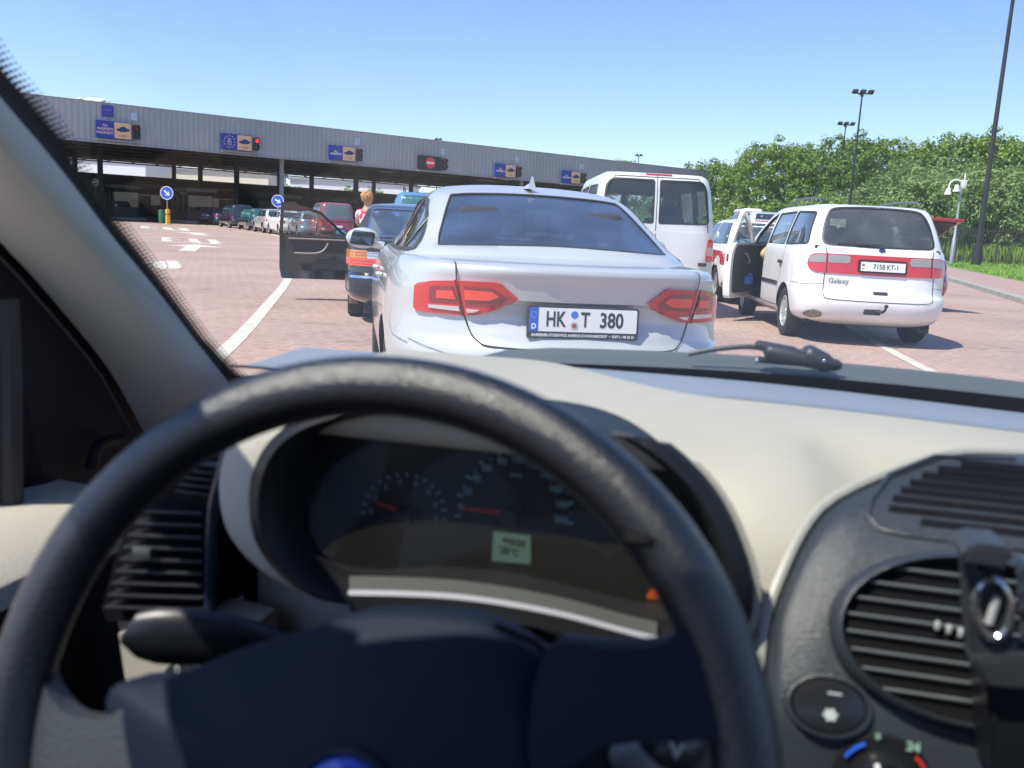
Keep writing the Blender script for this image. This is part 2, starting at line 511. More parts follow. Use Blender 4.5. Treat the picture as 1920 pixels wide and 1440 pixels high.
def cut_wheels(low, wheels, r, w, extra=None, dz=.03):
    me = low.mesh(dz); c = MB()
    for y in wheels:
        for s in (-1, 1):
            c.cyl((s*(w-.30), y, r*1.0), (s*(w+.3), y, r*1.0), r+.055, n=40)
    if extra: extra(c)
    cm = c.me('c'); cm.materials.append(dark_well())
    return me, cm

def hollow_cabin(root, top, paint, windows, floor_z, glassm, name='cabin', extra=None, inner=.035, seal_rear=.022):
    """greenhouse shell with real openings and panes. windows: [(side, poly, label)]"""
    outer = top.mesh(.035)
    tab = []; z0, z1 = top.z0, top.z1
    for z, yr, yf, w in zip(top.Z, top.YR, top.YF, top.W): tab.append((z0-.06+(z-z0)*((z1-.028)-(z0-.06))/(z1-z0), yr, yf, w))
    inn = Hull(tab, top.n, top.m, top.crown*.9, inset=inner)
    c = MB(); me = inn.mesh(.06); c.bm.from_mesh(me); bpy.data.meshes.remove(me)
    cm = c.me('inner'); cm.materials.append(mat('headlining', (.10, .10, .11), .9))
    outer.materials.append(paint)
    shell = boolean_diff(outer, cm)
    yr, yf, w = top.at(z0)
    cuts = []
    for side, poly in windows:
        c = MB()
        if side == 'left': c.prism(poly, lambda a, b, t: (t, a, b), -w-.3, -.2)
        elif side == 'right': c.prism(poly, lambda a, b, t: (t, a, b), .2, w+.3)
        elif side == 'rear': c.prism(poly, lambda a, b, t: (a, t, b), yr-.5, (yr+yf)/2-.25)
        elif side == 'front': c.prism(poly, lambda a, b, t: (a, t, b), (yr+yf)/2+.35, yf+.5)
        cuts.append(c)
    if extra:
        c = MB(); extra(c); cuts.append(c)
    for c in cuts:
        cm = c.me('c'); cm.materials.append(dark_trim())
        new = boolean_diff(shell, cm, name)
        if len(new.polygons) < len(shell.polygons)*.6:
            cm = cm.copy()
            for v in cm.vertices: v.co = Vector((v.co.x*.975+.0013, v.co.y+.0171, v.co.z+.0023))
            new = boolean_diff(shell, cm, name)
            if len(new.polygons) < len(shell.polygons)*.6: new = shell
        shell = new
    o = link(name, shell, None, root, True, 30)
    for side, poly in windows:
        fn = {'left': top.left, 'right': top.right, 'rear': top.rear, 'front': top.front}[side]
        if side == 'front': poly = [(-a, b) for a, b in poly]
        g = glassm[side] if isinstance(glassm, dict) else glassm
        if g is None: continue
        pane = patch(poly, fn, -.006, 0, .06).build('window', g, root, angle=60)
        ring = poly + [poly[0], poly[1]]
        add_lines(root, 'window_seal', [(fn, ring)], seal_rear if side == 'rear' else .022, dark_trim(), .003, parent=pane)
    return o

def solid_cabin(root, top, paint, windows, glassm=None):
    me = top.mesh(.07); o = link('cabin', me, paint, root, True, 40)
    for side, poly in windows:
        fn = {'left': top.left, 'right': top.right, 'rear': top.rear, 'front': top.front}[side]
        lay(root, 'window', poly, fn, .004, .012, glassm or solid_glass(), .12)
    return o

def make_plate(root, c, yaw_n, w, h, tilt, items, frame=.012, bottom=.0, name='license_plate'):
    """flat plate facing backward (-y); items: [(text, size, cx, cy, material, sx, bold)]"""
    c = Vector(c); up = Vector((0, math.sin(tilt), math.cos(tilt))); rt = Vector((math.cos(yaw_n), math.sin(yaw_n), 0)); n = rt.cross(up) * 1.0
    if n.y > 0: n = -n
    def fn(a, b, t=0.0): return c + rt*a + up*b + n*t
    b = MB(); b.prism(rpoly([(-w/2-frame, -h/2-frame-bottom), (w/2+frame, -h/2-frame-bottom), (w/2+frame, h/2+frame), (-w/2-frame, h/2+frame)], .014), lambda a, b_, t: fn(a, b_, t), -.012, .006)
    o = b.build(name, mat('plate_frame', (.03, .035, .05), .35), root, smooth=False)
    b = MB(); b.prism(rpoly([(-w/2, -h/2), (w/2, -h/2), (w/2, h/2), (-w/2, h/2)], .008), lambda a, b_, t: fn(a, b_, t), .0, .008)
    b.build('plate_face', plate_white(), o, smooth=False)
    groups = {}
    for it in items:
        if it[0] == '#rect':
            _, x0, x1, y0, y1, m_ = it
            q = MB(); q.prism([(x0, y0), (x1, y0), (x1, y1), (x0, y1)], lambda a, b_, t: fn(a, b_, t), .006, .0088); q.build('plate_band', m_, o, smooth=False)
        elif it[0] == '#disc':
            _, cx, cy, r, m_ = it[:5]
            q = MB(); q.prism([(cx+r*math.cos(i*math.pi/12), cy+r*math.sin(i*math.pi/12)) for i in range(24)], lambda a, b_, t: fn(a, b_, t), .006, it[5] if len(it) > 5 else .0095); q.build('plate_seal', m_, o, smooth=False)
        else:
            txt, sz, cx, cy, m_, sx, bold = it
            groups.setdefault(m_.name, (m_, []))[1].append(text_mesh(txt, sz, lambda a, b_: fn(a+cx, b_+cy, .0092), sx, bold=bold))
    for m_, L in groups.values(): join_me('lettering', L, m_, o)
    return o

def head_seat(root, x, y, z, w=.46, h=.62, material=None, name='seat', rest=True):
    b = MB(); rt = Matrix.Rotation(rad(-12), 3, 'X')
    b.box((x, y, z+h/2-.1), (w, .14, h), .05, rot=None, seg=3)
    if rest: b.box((x, y+.02, z+h+.02), (.26, .10, .17), .045, seg=3)
    return b.build(name, material or seat_cloth(), root)

# ---------------------------------------------------------------- 1 silver saloon
def build_audi():
    P = AUDI_POSE
    root = car_root('saloon_car', 'silver saloon with wedge-shaped red tail lamps and plate HK T 380, nearest car ahead', P, 'cars queuing for the checkpoint')
    L, T = AUDI_LOW, AUDI_TOP; sp = silver()
    me, cm = cut_wheels(L, (1.03, 3.84), .325, .91, dz=.018)
    me.materials.append(sp)
    link('body', boolean_diff(me, cm, 'body'), None, root, True, 28)
    rw = smooth_line([(-.63, 1.108), (0, 1.128), (.63, 1.108)], 8) + smooth_line([(.615, 1.16), (.525, 1.36), (.47, 1.392), (.25, 1.408), (0, 1.413), (-.25, 1.408), (-.47, 1.392), (-.525, 1.36), (-.615, 1.16)], 4)
    side = [(.84, 1.075), (.98, 1.15), (1.22, 1.26), (1.5, 1.345), (1.9, 1.378), (2.35, 1.375), (2.75, 1.27), (3.12, 1.10), (3.05, 1.045), (1.6, 1.055)]
    s1 = [(.86, 1.075), (1.0, 1.15), (1.16, 1.23), (1.16, 1.065)]
    s2 = [(1.20, 1.063), (1.20, 1.247), (1.5, 1.345), (1.95, 1.378), (1.95, 1.052)]
    s3 = [(2.04, 1.052), (2.04, 1.379), (2.35, 1.372), (2.75, 1.27), (3.12, 1.10), (3.05, 1.047)]
    fr = [(-.70, 1.10), (.70, 1.10), (.60, 1.36), (-.60, 1.36)]
    hollow_cabin(root, T, sp, [('rear', rw)] + [(s, p) for s in ('left', 'right') for p in (s1, s2, s3)] + [('front', fr)], 1.06,
                 {'rear': tint_glass(), 'left': glass('side_glass', (.40, .45, .46), 1.0, dust_sheen=.02, ior=1.55), 'right': glass('side_glass', (.40, .45, .46)), 'front': clear_glass()}, seal_rear=.006)
    MB().box((0, 2.15, 1.03), (1.22, 2.2, .13), .04).build('interior', mat('car_inside', (.02, .022, .025), .9), root)
    for x in (-.36, .36):
        head_seat(root, x, 1.15, 1.0, .48, .22); head_seat(root, x, 2.1, .95, .5, .30)
    # tail lamps: outer part on the wing, inner part on the lid
    lamp = [(-.768, .917), (-.75, .932), (-.69, .950), (-.593, .962), (-.422, .966), (-.392, .958), (-.312, .893), (-.398, .842), (-.506, .803), (-.554, .800), (-.755, .797), (-.77, .81)]
    for s in (-1, 1):
        P_ = lambda pts: [(-s*a, b) for a, b in pts] if s > 0 else pts
        lm = lay(root, 'tail_lamp', P_(lamp), L.rear, .012, .045, red_lamp(), .02)
        lay(root, 'lamp_insert', P_([(-.70, .925), (-.60, .935), (-.578, .86), (-.70, .855)]), L.rear, .0175, .006, red_dark(), .02, lm)
        lay(root, 'lamp_insert', P_([(-.668, .908), (-.60, .914), (-.588, .875), (-.668, .873)]), L.rear, .0215, .006, red_bright(), .02, lm)
        lay(root, 'lamp_insert', P_([(-.555, .940), (-.43, .938), (-.36, .893), (-.40, .868), (-.545, .856)]), L.rear, .0175, .006, red_dark(), .02, lm)
        lay(root, 'lamp_insert', P_([(-.552, .922), (-.43, .922), (-.40, .900), (-.44, .880), (-.546, .876)]), L.rear, .0215, .006, red_bright(), .02, lm)
        lay(root, 'reversing_lens', P_([(-.70, .838), (-.572, .842), (-.566, .820), (-.70, .822)]), L.rear, .0205, .008, clear_lamp(), .02, lm)
        lay(root, 'reversing_lens', P_([(-.540, .834), (-.478, .832), (-.508, .818), (-.535, .815)]), L.rear, .0205, .008, clear_lamp(), .02, lm)
        add_lines(root, 'lamp_seam', [(L.rear, P_([(-.590, .968), (-.568, .87), (-.551, .796)]))], .007, dark_well(), .0235, lm)
    gap = smooth_line([(-.600, 1.045), (-.592, .968), (-.568, .87), (-.548, .79), (-.520, .72), (-.488, .685), (-.44, .668), (-.24, .660), (0, .658), (.24, .660), (.44, .668), (.488, .685), (.520, .72), (.548, .79), (.568, .87), (.592, .968), (.600, 1.045)], 5)
    add_lines(root, 'boot_seam', [(L.rear, gap)], .006, dark_well(), .003)
    add_lines(root, 'bumper_seam', [(L.rear, smooth_line([(-.80, .66), (-.5, .60), (0, .585), (.5, .60), (.80, .66)], 8)), (L.left, [(.35, .64), (.55, .655), (.66, .70), (.66, .79)])], .004, mat('seam_grey', (.2, .2, .21), .6), .002)
    # doors
    for fn in (L.left, L.right):
        add_lines(root, 'door_seam', [(fn, smooth_line([(1.45, 1.02), (1.30, .85), (1.33, .62), (1.5, .34)], 6)), (fn, [(2.02, 1.03), (2.02, .32)]), (fn, [(3.15, 1.0), (3.12, .32)]), (fn, [(1.5, .33), (3.12, .32)])], .006, dark_well(), .002)
    for s, fn in ((-1, L.left), (1, L.right)):
        for y in (1.48, 2.32):
            a, b_ = Vector(fn(y, .895, .03)), Vector(fn(y+.2, .885, .03))
            q = MB(); q.tube([Vector(fn(y-.01, .896, .0)), a, a.lerp(b_, .5)+Vector((s*.004, 0, .003)), b_, Vector(fn(y+.22, .884, 0))], [.013, .014, .013, .014, .012], 8); q.build('door_handle', chrome() if False else sp, root)
    lay(root, 'side_crease', strip2d([(.9, .84), (2.0, .835), (3.3, .80)], .014), L.left, .004, .008, sp, .1)
    # mirror
    for s in (-1, 1):
        q = MB(); q.ball((s*1.00, 3.02, 1.075), .1, 3, (1.28, .75, .80)); q.tube([(s*.84, 3.0, 1.02), (s*.93, 3.0, 1.04)], [.03, .035], 8)
        mo = q.build('side_mirror', sp, root)
        q = MB(); q.prism(rpoly([(-.10, -.052), (.085, -.060), (.10, .045), (-.07, .062)], .03), lambda a, b_, t: (s*1.005+a*s*-1, 2.956+t-.012*abs(a)*5, 1.075+b_), -.012, .0)
        q.build('mirror_glass', mat('mirror_glass', (.30, .38, .42), .05, 1.0), mo, smooth=False)
    # shark fin
    q = MB(); vs = []
    for y, hw, z in ((1.50, .001, 1.455), (1.62, .018, 1.462), (1.72, .022, 1.465)): vs += [(-hw, y, z), (hw, y, z)]
    q.faces([(-.026, 1.50, 1.452), (.026, 1.50, 1.452), (.026, 1.72, 1.46), (-.026, 1.72, 1.46), (-.004, 1.505, 1.53), (.004, 1.505, 1.53), (.0, 1.60, 1.49)],
            [(0, 1, 5, 4), (1, 2, 6, 5), (3, 0, 4, 6), (2, 3, 6), (4, 5, 6), (0, 3, 2, 1)])
    q.build('roof_antenna', sp, root)
    # plate
    ww = .52
    items = [('#rect', -.26, -.217, -.055, .055, eu_blue()), ('HK', .098, -.135, .0, ink(), .70, .0022), ('T', .098, .008, .0, ink(), .72, .0022), ('380', .098, .135, .0, ink(), .80, .0022),
             ('D', .034, -.2385, -.033, white_ink(), .9, .0012), ('#disc', -.045, .026, .017, mat('seal_blue', (.03, .16, .55), .4)), ('#disc', -.045, -.026, .019, mat('seal_grey', (.45, .47, .45), .4)), ('#disc', -.045, -.026, .011, mat('seal_red', (.45, .03, .03), .4), .0102)]
    for i in range(12):
        a = i*math.pi/6; items.append(('#disc', -.2385+.013*math.cos(a), .022+.013*math.sin(a), .0014, mat('star', (.75, .65, .1), .5)))
    pl = make_plate(root, (0, L.rear_y(0, .80)-.050, .803), 0, ww, .11, .05, items, .010, .022)
    up = Vector((0, math.sin(.05), math.cos(.05))); cc = Vector((0, L.rear_y(0, .80)-.050-.0075, .803))
    join_me('lettering', [text_mesh('AUTOSERVICE AHRENS SCHWARMSTEDT  \u2022  05071 / 98 05 01', .0175, lambda a, b_: cc+Vector((a+.035, 0, 0))+up*(b_-.072), .92, bold=.0004),
                          text_mesh('AHRENS', .019, lambda a, b_: cc+Vector((a-.213, 0, 0))+up*(b_-.072), 1, bold=.0006)], white_ink(), pl)
    for x in (-.62, -.24, .24, .62):
        p = L.rear(x, .545, .0); q = MB(); q.cyl((p[0], p[1]-.004, p[2]), (p[0], p[1]+.02, p[2]), .012, n=14); q.build('parking_sensor', sp, root)
    for y in (1.03, 3.84):
        for s in (-1, 1): wheel(root, s*.885, y, .325, s, .225, 5)
    MB().box((0, 2.4, .24), (1.5, 4.0, .12), .03).build('underbody', dark_well(), root)
    # small yellow diamond sticker on the door glass
    lay(root, 'sticker', [(1.62, 1.15), (1.665, 1.20), (1.71, 1.15), (1.665, 1.10)], T.left, .004, .002, mat('sticker', (.5, .32, .1), .5, noise=.5, nscale=40), .03)
    return root

# ---------------------------------------------------------------- 2 white people carrier
def build_galaxy():
    P = GAL_POSE
    root = car_root('people_carrier', 'white people carrier with plate 7158 KT-1 and its front door open, on the right', P, 'cars queuing for the checkpoint')
    L, T = GAL_LOW, GAL_TOP; wp = white_paint()
    def door_cut(c):
        c.prism([(2.30, .45), (2.33, .36), (3.25, .36), (3.28, .8), (3.28, 1.4), (2.28, 1.4)], lambda a, b_, t: (t, a, b_), -1.2, -.30)
    me, cm = cut_wheels(L, (.95, 3.785), .318, .905, door_cut, dz=.025)
    me.materials.append(wp)
    link('body', boolean_diff(me, cm, 'body'), None, root, True, 28)
    rw = smooth_line([(-.60, 1.205), (-.652, 1.25), (-.65, 1.33), (-.62, 1.47), (-.57, 1.58), (-.50, 1.635), (-.30, 1.655), (0, 1.663), (.30, 1.655), (.50, 1.635), (.57, 1.58), (.62, 1.47), (.65, 1.33), (.652, 1.25), (.60, 1.205), (.3, 1.195), (0, 1.192), (-.3, 1.195)], 4, True)
    s1 = rpoly([(.36, 1.20), (.52, 1.585), (1.22, 1.60), (1.22, 1.175)], .04)
    s2 = rpoly([(1.30, 1.172), (1.30, 1.60), (2.18, 1.585), (2.26, 1.150)], .03)
    s3 = [(2.34, 1.145), (2.30, 1.585), (2.62, 1.52), (3.1, 1.30), (3.40, 1.150)]
    s3l = [(2.34, 1.00), (2.30, 1.60), (2.62, 1.53), (3.1, 1.31), (3.42, 1.00)]
    fr = [(-.76, 1.16), (.76, 1.16), (.66, 1.58), (-.66, 1.58)]
    tg = glass('galaxy_rear_glass', (.78, .88, .84), 1.0, dust_sheen=.07, ior=1.45)
    blue_side = glass('galaxy_side_glass', (.30, .38, .42), 1.0, dust_sheen=.05, dust_sheen_col=(.4, .5, .62), ior=2.5)
    hollow_cabin(root, T, wp, [('rear', rw), ('left', s1), ('left', s2), ('right', s1), ('right', s2), ('right', s3), ('front', fr)], 1.17,
                 {'rear': tg, 'left': blue_side, 'right': car_glass(), 'front': clear_glass()},
                 extra=lambda c: c.prism(s3l, lambda a, b_, t: (t, a, b_), -1.2, -.2))
    MB().box((0, 1.15, 1.13), (1.50, 1.85, .12), .03).box((.25, 2.8, 1.08), (1.0, 1.2, .10), .03).build('interior', mat('car_inside', (.02, .022, .025), .9), root)
    for x in (-.37, .37):
        b = MB(); b.box((x, 1.55, 1.28), (.50, .14, .34), .06, seg=3).box((x, 1.55, 1.47), (.27, .10, .17), .045, seg=3); b.build('seat', seat_cloth(), root)
        b = MB(); b.box((x, 2.45, 1.20), (.48, .14, .50), .06, seg=3).box((x, 2.45, 1.50), (.26, .10, .17), .045, seg=3); b.build('seat', seat_cloth(), root)
    # lamp band across the tail
    band = smooth_line([(-.805, .95), (-.80, 1.02), (-.77, 1.07), (-.70, 1.09), (-.5, 1.092)], 4) + [(-.2, 1.092), (.2, 1.092), (.5, 1.092)] + smooth_line([(.70, 1.09), (.77, 1.08), (.80, 1.05), (.815, .95), (.80, .875)], 4) + [(.68, .862), (.335, .858), (0, .857), (-.3, .858), (-.609, .862), (-.72, .868), (-.78, .895)]
    bo = lay(root, 'tail_lamp', band, L.rear, .012, .02, mat('galaxy_red', (.52, .02, .025), .25, coat=1), .04)
    for s in (-1, 1):
        q = [(s*a, b_) for a, b_ in rpoly([(-.797, .982), (-.625, .985), (-.62, 1.080), (-.72, 1.078), (-.785, 1.045)], .012)]
        lay(root, 'upper_lens', q if s > 0 else q, L.rear, .0155, .004, grey_lens(), .03, bo)
        q = [(s*a, b_) for a, b_ in rpoly([(-.600, .987), (-.36, .987), (-.345, 1.03), (-.36, 1.078), (-.600, 1.080)], .02)]
        lay(root, 'upper_lens', q, L.rear, .0155, .004, grey_lens(), .03, bo)
        add_lines(root, 'lamp_seam', [(L.rear, [(s*-.612, 1.10), (s*-.612, .86)])], .008, dark_well(), .017, bo)
    lay(root, 'plate_recess', rpoly([(-.262, .888), (.318, .888), (.318, 1.042), (-.262, 1.042)], .03), L.rear, .0165, .004, mat('recess_dark', (.06, .008, .01), .6), .04, bo)
    it = [('7158 KT-1', .082, .035, -.002, ink(), .84, .0010), ('BY', .026, -.232, -.028, ink(), .9, .0006), ('#rect', -.247, -.217, .004, .030, mat('flag_red', (.5, .04, .05), .5)), ('#rect', -.241, -.217, .004, .011, mat('flag_green', (.05, .3, .08), .5))]
    make_plate(root, (.028, L.rear_y(0, .965)-.034, .963), 0, .52, .108, .10, it, .006)
    gap = smooth_line([(-.626, 1.17), (-.620, 1.10), (-.618, 1.0), (-.628, .85), (-.632, .70), (-.63, .60), (-.585, .562), (-.3, .550), (0, .548), (.3, .550), (.60, .560), (.655, .61), (.66, .70), (.655, .85), (.63, 1.0), (.63, 1.10), (.64, 1.17)], 4)
    add_lines(root, 'tailgate_seam', [(L.rear, gap)], .008, dark_well(), .003)
    add_lines(root, 'bumper_seam', [(L.rear, smooth_line([(-.85, .715), (-.74, .725), (-.64, .735)], 4)), (L.left, [(.35, .717), (.62, .722)]), (L.rear, [(.66, .74), (.85, .72)])], .006, mat('seam_grey', (.2, .2, .21), .6), .003)
    lay(root, 'tailgate_handle', rpoly([(-.048, .628), (.120, .628), (.120, .668), (-.048, .668)], .012), L.rear, .006, .012, dark_trim(), .03)
    # tow hitch
    b = MB(); p = L.rear(0, .42, 0); b.box((-.05, p[1]+.0, .43), (.20, .03, .075), .012); b.tube([(.0, p[1]-.01, .43), (.05, p[1]-.08, .44), (.075, p[1]-.10, .48)], [.018, .018, .015], 8); b.ball((.075, p[1]-.10, .51), .026, 2)
    b.build('tow_hitch', dark_trim(), root)
    join_me('lettering', [text_mesh('Galaxy', .082, lambda a, b_: L.rear(-.465+a, .775+b_, .007), 1.05, bold=.001)], mat('badge_grey', (.25, .25, .25), .25, .8), root)
    q = MB(); q.lathe([(.001, .01), (.036, .008), (.04, 0), (.04, -.01)], L.rear(.02, 1.155, .004), (0, -1, .1), 20)
    for v in q.bm.verts: v.co.z = 1.155+(v.co.z-1.155)*.5
    q.build('badge', mat('badge_blue', (.02, .05, .16), .2, .3), root)
    # rear wiper
    b = MB(); pts = [T.rear(x, z, .02) for x, z in ((.02, 1.185), (-.10, 1.20), (-.28, 1.205))]
    b.tube(pts, .008, 6); b.tube([T.rear(x, 1.215, .014) for x in (-.50, -.3, -.1, .05)], .007, 6); b.ball(T.rear(.02, 1.185, .015), .03, 2, (1, .6, .7))
    b.build('rear_wiper', rubber(), root)
    # roof rails
    for s in (-1, 1):
        b = MB(); pts = [(s*.60, y, z) for y, z in ((.72, 1.715), (.80, 1.765), (1.0, 1.775), (1.6, 1.785), (2.2, 1.755), (2.42, 1.70))]
        b.tube(smooth_line(pts, 4), .014, 8)
        for y in (1.25, 1.9): b.cyl((s*.60, y, 1.70), (s*.60, y, 1.78), .012, n=8)
        b.build('roof_rail', mat('rail_grey', (.08, .09, .10), .4), root)
    for s, fn in ((-1, L.left), (1, L.right)):
        b = [(fn, smooth_line([(1.13, 1.15), (1.14, .95), (1.25, .75), (1.28, .55), (1.22, .38)], 5)), (fn, smooth_line([(2.30, 1.15), (2.30, .9), (2.30, .6), (2.24, .42), (2.1, .355)], 5)), (fn, [(2.1, .352), (1.22, .37)])]
        if s > 0: b += [(fn, [(3.3, 1.1), (3.28, .36)]), (fn, [(2.3, .36), (3.28, .36)])]
        add_lines(root, 'door_seam', b, .007, dark_well(), .003)
        lay(root, 'side_moulding', rpoly([(1.32, .635), (2.26, .635), (2.26, .685), (1.32, .685)], .02), fn, .012, .016, dark_trim(), .1)
        a = Vector(fn(1.22, .945, .02)); q = MB(); q.box(a, (.03, .16, .045), .012); q.build('door_handle', dark_trim(), root)
        lay(root, 'sill', [(1.35, .25), (3.3, .25), (3.3, .335), (1.35, .335)], fn, .006, .01, mat('sill_dirty', (.35, .30, .26), .6, noise=.3, nscale=5), .1)
    # exhaust stain on the bumper
    lay(root, 'soot_stain', smooth_line([(-.80, .34), (-.72, .31), (-.62, .34), (-.64, .40), (-.72, .42), (-.79, .39)], 4, True), L.rear, .002, .0, mat('soot', (.25, .22, .16), .7, noise=.5, nscale=20), .03)
    for y in (.95, 3.785):
        for s in (-1, 1): wheel(root, s*.885, y, .318, s, .205, 9, mat('hubcap', (.55, .56, .57), .3, .4))
    MB().box((0, 2.3, .29), (1.5, 4.0, .12), .03).build('underbody', dark_well(), root)
    b = MB(); b.box((-.52, .42, .33), (.28, .10, .16), .03).build('exhaust_box', dark_trim(), root)
    b = MB(); b.box((.70, .36, .28), (.14, .03, .20), .01).build('mud_flap', dark_trim(), root)
    # open front door, hinged at its front edge
    d = open_door(root, (-.885, 3.30), rad(30), 1.04, wp, 'galaxy')
    return root

def open_door(root, hinge, ang, ln, paint, kind):
    """door as its own part: local a runs from the hinge backwards; ang is the opening angle"""
    hx, hy = hinge
    ax = Vector((-math.sin(ang), -math.cos(ang), 0)); nrm = Vector((-math.cos(ang), math.sin(ang), 0))   # nrm: outward face
    if kind == 'galaxy':
        low = rpoly([(0, .40), (.03, .34), (ln-.03, .34), (ln+.0, .48), (ln+.01, 1.05), (ln, 1.16), (0, 1.14)], .05)
        frame_o = [(0.02, 1.12), (.28, 1.30), (.66, 1.52), (.98, 1.62), (ln-.01, 1.55), (ln+.01, 1.12)]
        frame_i = [(.12, 1.15), (.34, 1.29), (.68, 1.475), (.93, 1.555), (ln-.07, 1.50), (ln-.06, 1.15)]
    else:
        low = rpoly([(0, .40), (.03, .31), (ln-.03, .31), (ln, .45), (ln, .96), (0, .93)], .03)
        frame_o = [(0.0, .92), (.10, .99), (.44, 1.28), (.66, 1.345), (.9, 1.385), (ln-.02, 1.39), (ln, .94)]
        frame_i = [(.07, .95), (.15, .985), (.46, 1.24), (.68, 1.305), (.88, 1.345), (ln-.06, 1.35), (ln-.05, .96)]
    def tumble(z): return -.12*max(0, z-1.0)/.5
    def fn(a, b, t): return Vector((hx, hy, b)) + ax*a + nrm*(t + tumble(b) + .02*math.sin(math.pi*min(1, max(0, (b-.3)/.9))))
    b = MB(); me = patch(low, lambda a, b_, o_: fn(a, b_, o_), .02, .10, .12).me('d', False); b.bm.from_mesh(me)
    n = len(frame_o); vs = [fn(a, c, t) for t in (.02, -.03) for a, c in frame_o] + [fn(a, c, t) for t in (.02, -.03) for a, c in frame_i]
    fs = []
    for i in range(n-1):
        o0, o1, o2, o3 = i, i+1, n+i, n+i+1; i0, i1, i2, i3 = 2*n+i, 2*n+i+1, 3*n+i, 3*n+i+1
        fs += [(o0, o1, i1, i0), (o2, i2, i3, o3), (o0, o2, o3, o1), (i0, i1, i3, i2)]
    b.faces(vs, fs)
    d = b.build('front_door', paint, root)
    g = MB(); k = len(frame_i); g.faces([fn(a, c, .0) for a, c in frame_i], [tuple(range(k))]); g.build('window', glass('door_glass', (.55, .62, .58), 1.0, dust_sheen=.02), d, smooth=False)
    inner = rpoly([(.05, .44), (ln-.10, .42), (ln-.08, .95 if kind != 'galaxy' else 1.12), (.04, .93 if kind != 'galaxy' else 1.12)], .06)
    tm = mat('door_card_' + kind, (.035, .038, .04) if kind == 'galaxy' else (.06, .055, .05), .7)
    patch(inner, lambda a, b_, o_: fn(a, b_, -o_), .115, .04, .15).build('door_card', tm, d)
    if kind == 'galaxy':
        q = MB(); q.tube([fn(.45, .86, -.12), fn(.45, .87, -.16), fn(.62, .99, -.16), fn(.62, 1.0, -.12)], .013, 6); q.build('grab_handle', mat('handle_grey', (.35, .38, .38), .4), d)
        q = MB(); q.box(fn(.45, .60, -.15), (.16, .10, .13), .04); q.ball(fn(.38, .66, -.16), .05, 2); q.build('door_pocket_cloth', mat('blue_cloth', (.05, .15, .55), .7, noise=.6, nscale=25), d)
        b = MB(); b.box(fn(ln+.004, .93, -.02), (.03, .02, .10), .005, Matrix.Rotation(-ang, 3, 'Z')); b.build('latch', dark_trim(), d)
    else:
        wd = mat('walnut_trim', (.10, .035, .015), .3, noise=.4, nscale=20)
        patch([(.10, .855), (ln-.12, .865), (ln-.12, .915), (.10, .905)], lambda a, b_, o_: fn(a, b_, -o_), .125, .012, .2).build('wood_trim', wd, d)
        q = MB(); q.tube(smooth_line([tuple(fn(a, z, -.16)) for a, z in ((.34, .84), (.38, .76), (.46, .70), (.60, .68), (.82, .68))], 4), .014, 8); q.tube([tuple(fn(a, .885, -.14)) for a in (.10, .5, .9)], .011, 6); q.build('armrest', mat('armrest', (.34, .33, .30), .35, .2), d)
        q = MB(); patch(rpoly([(.12, .46), (.62, .46), (.50, .60), (.12, .62)], .04), lambda a, b_, o_: fn(a, b_, -o_), .15, .03, .2).build('door_pocket', dark_trim(), d)
    # mirror outside, near the hinge
    mz = 1.16 if kind == 'galaxy' else .99
    c = fn(.13, mz, .13); q = MB(); q.box(c, (.20, .09, .14), .035, seg=3)
    mo = q.build('side_mirror', dark_trim(), d)
    q = MB(); q.box(c+Vector((0, -.047, 0)), (.165, .006, .11), .02); q.build('mirror_glass', mat('mirror_sky', (.55, .68, .85), .04, 1.0), mo)
    return d

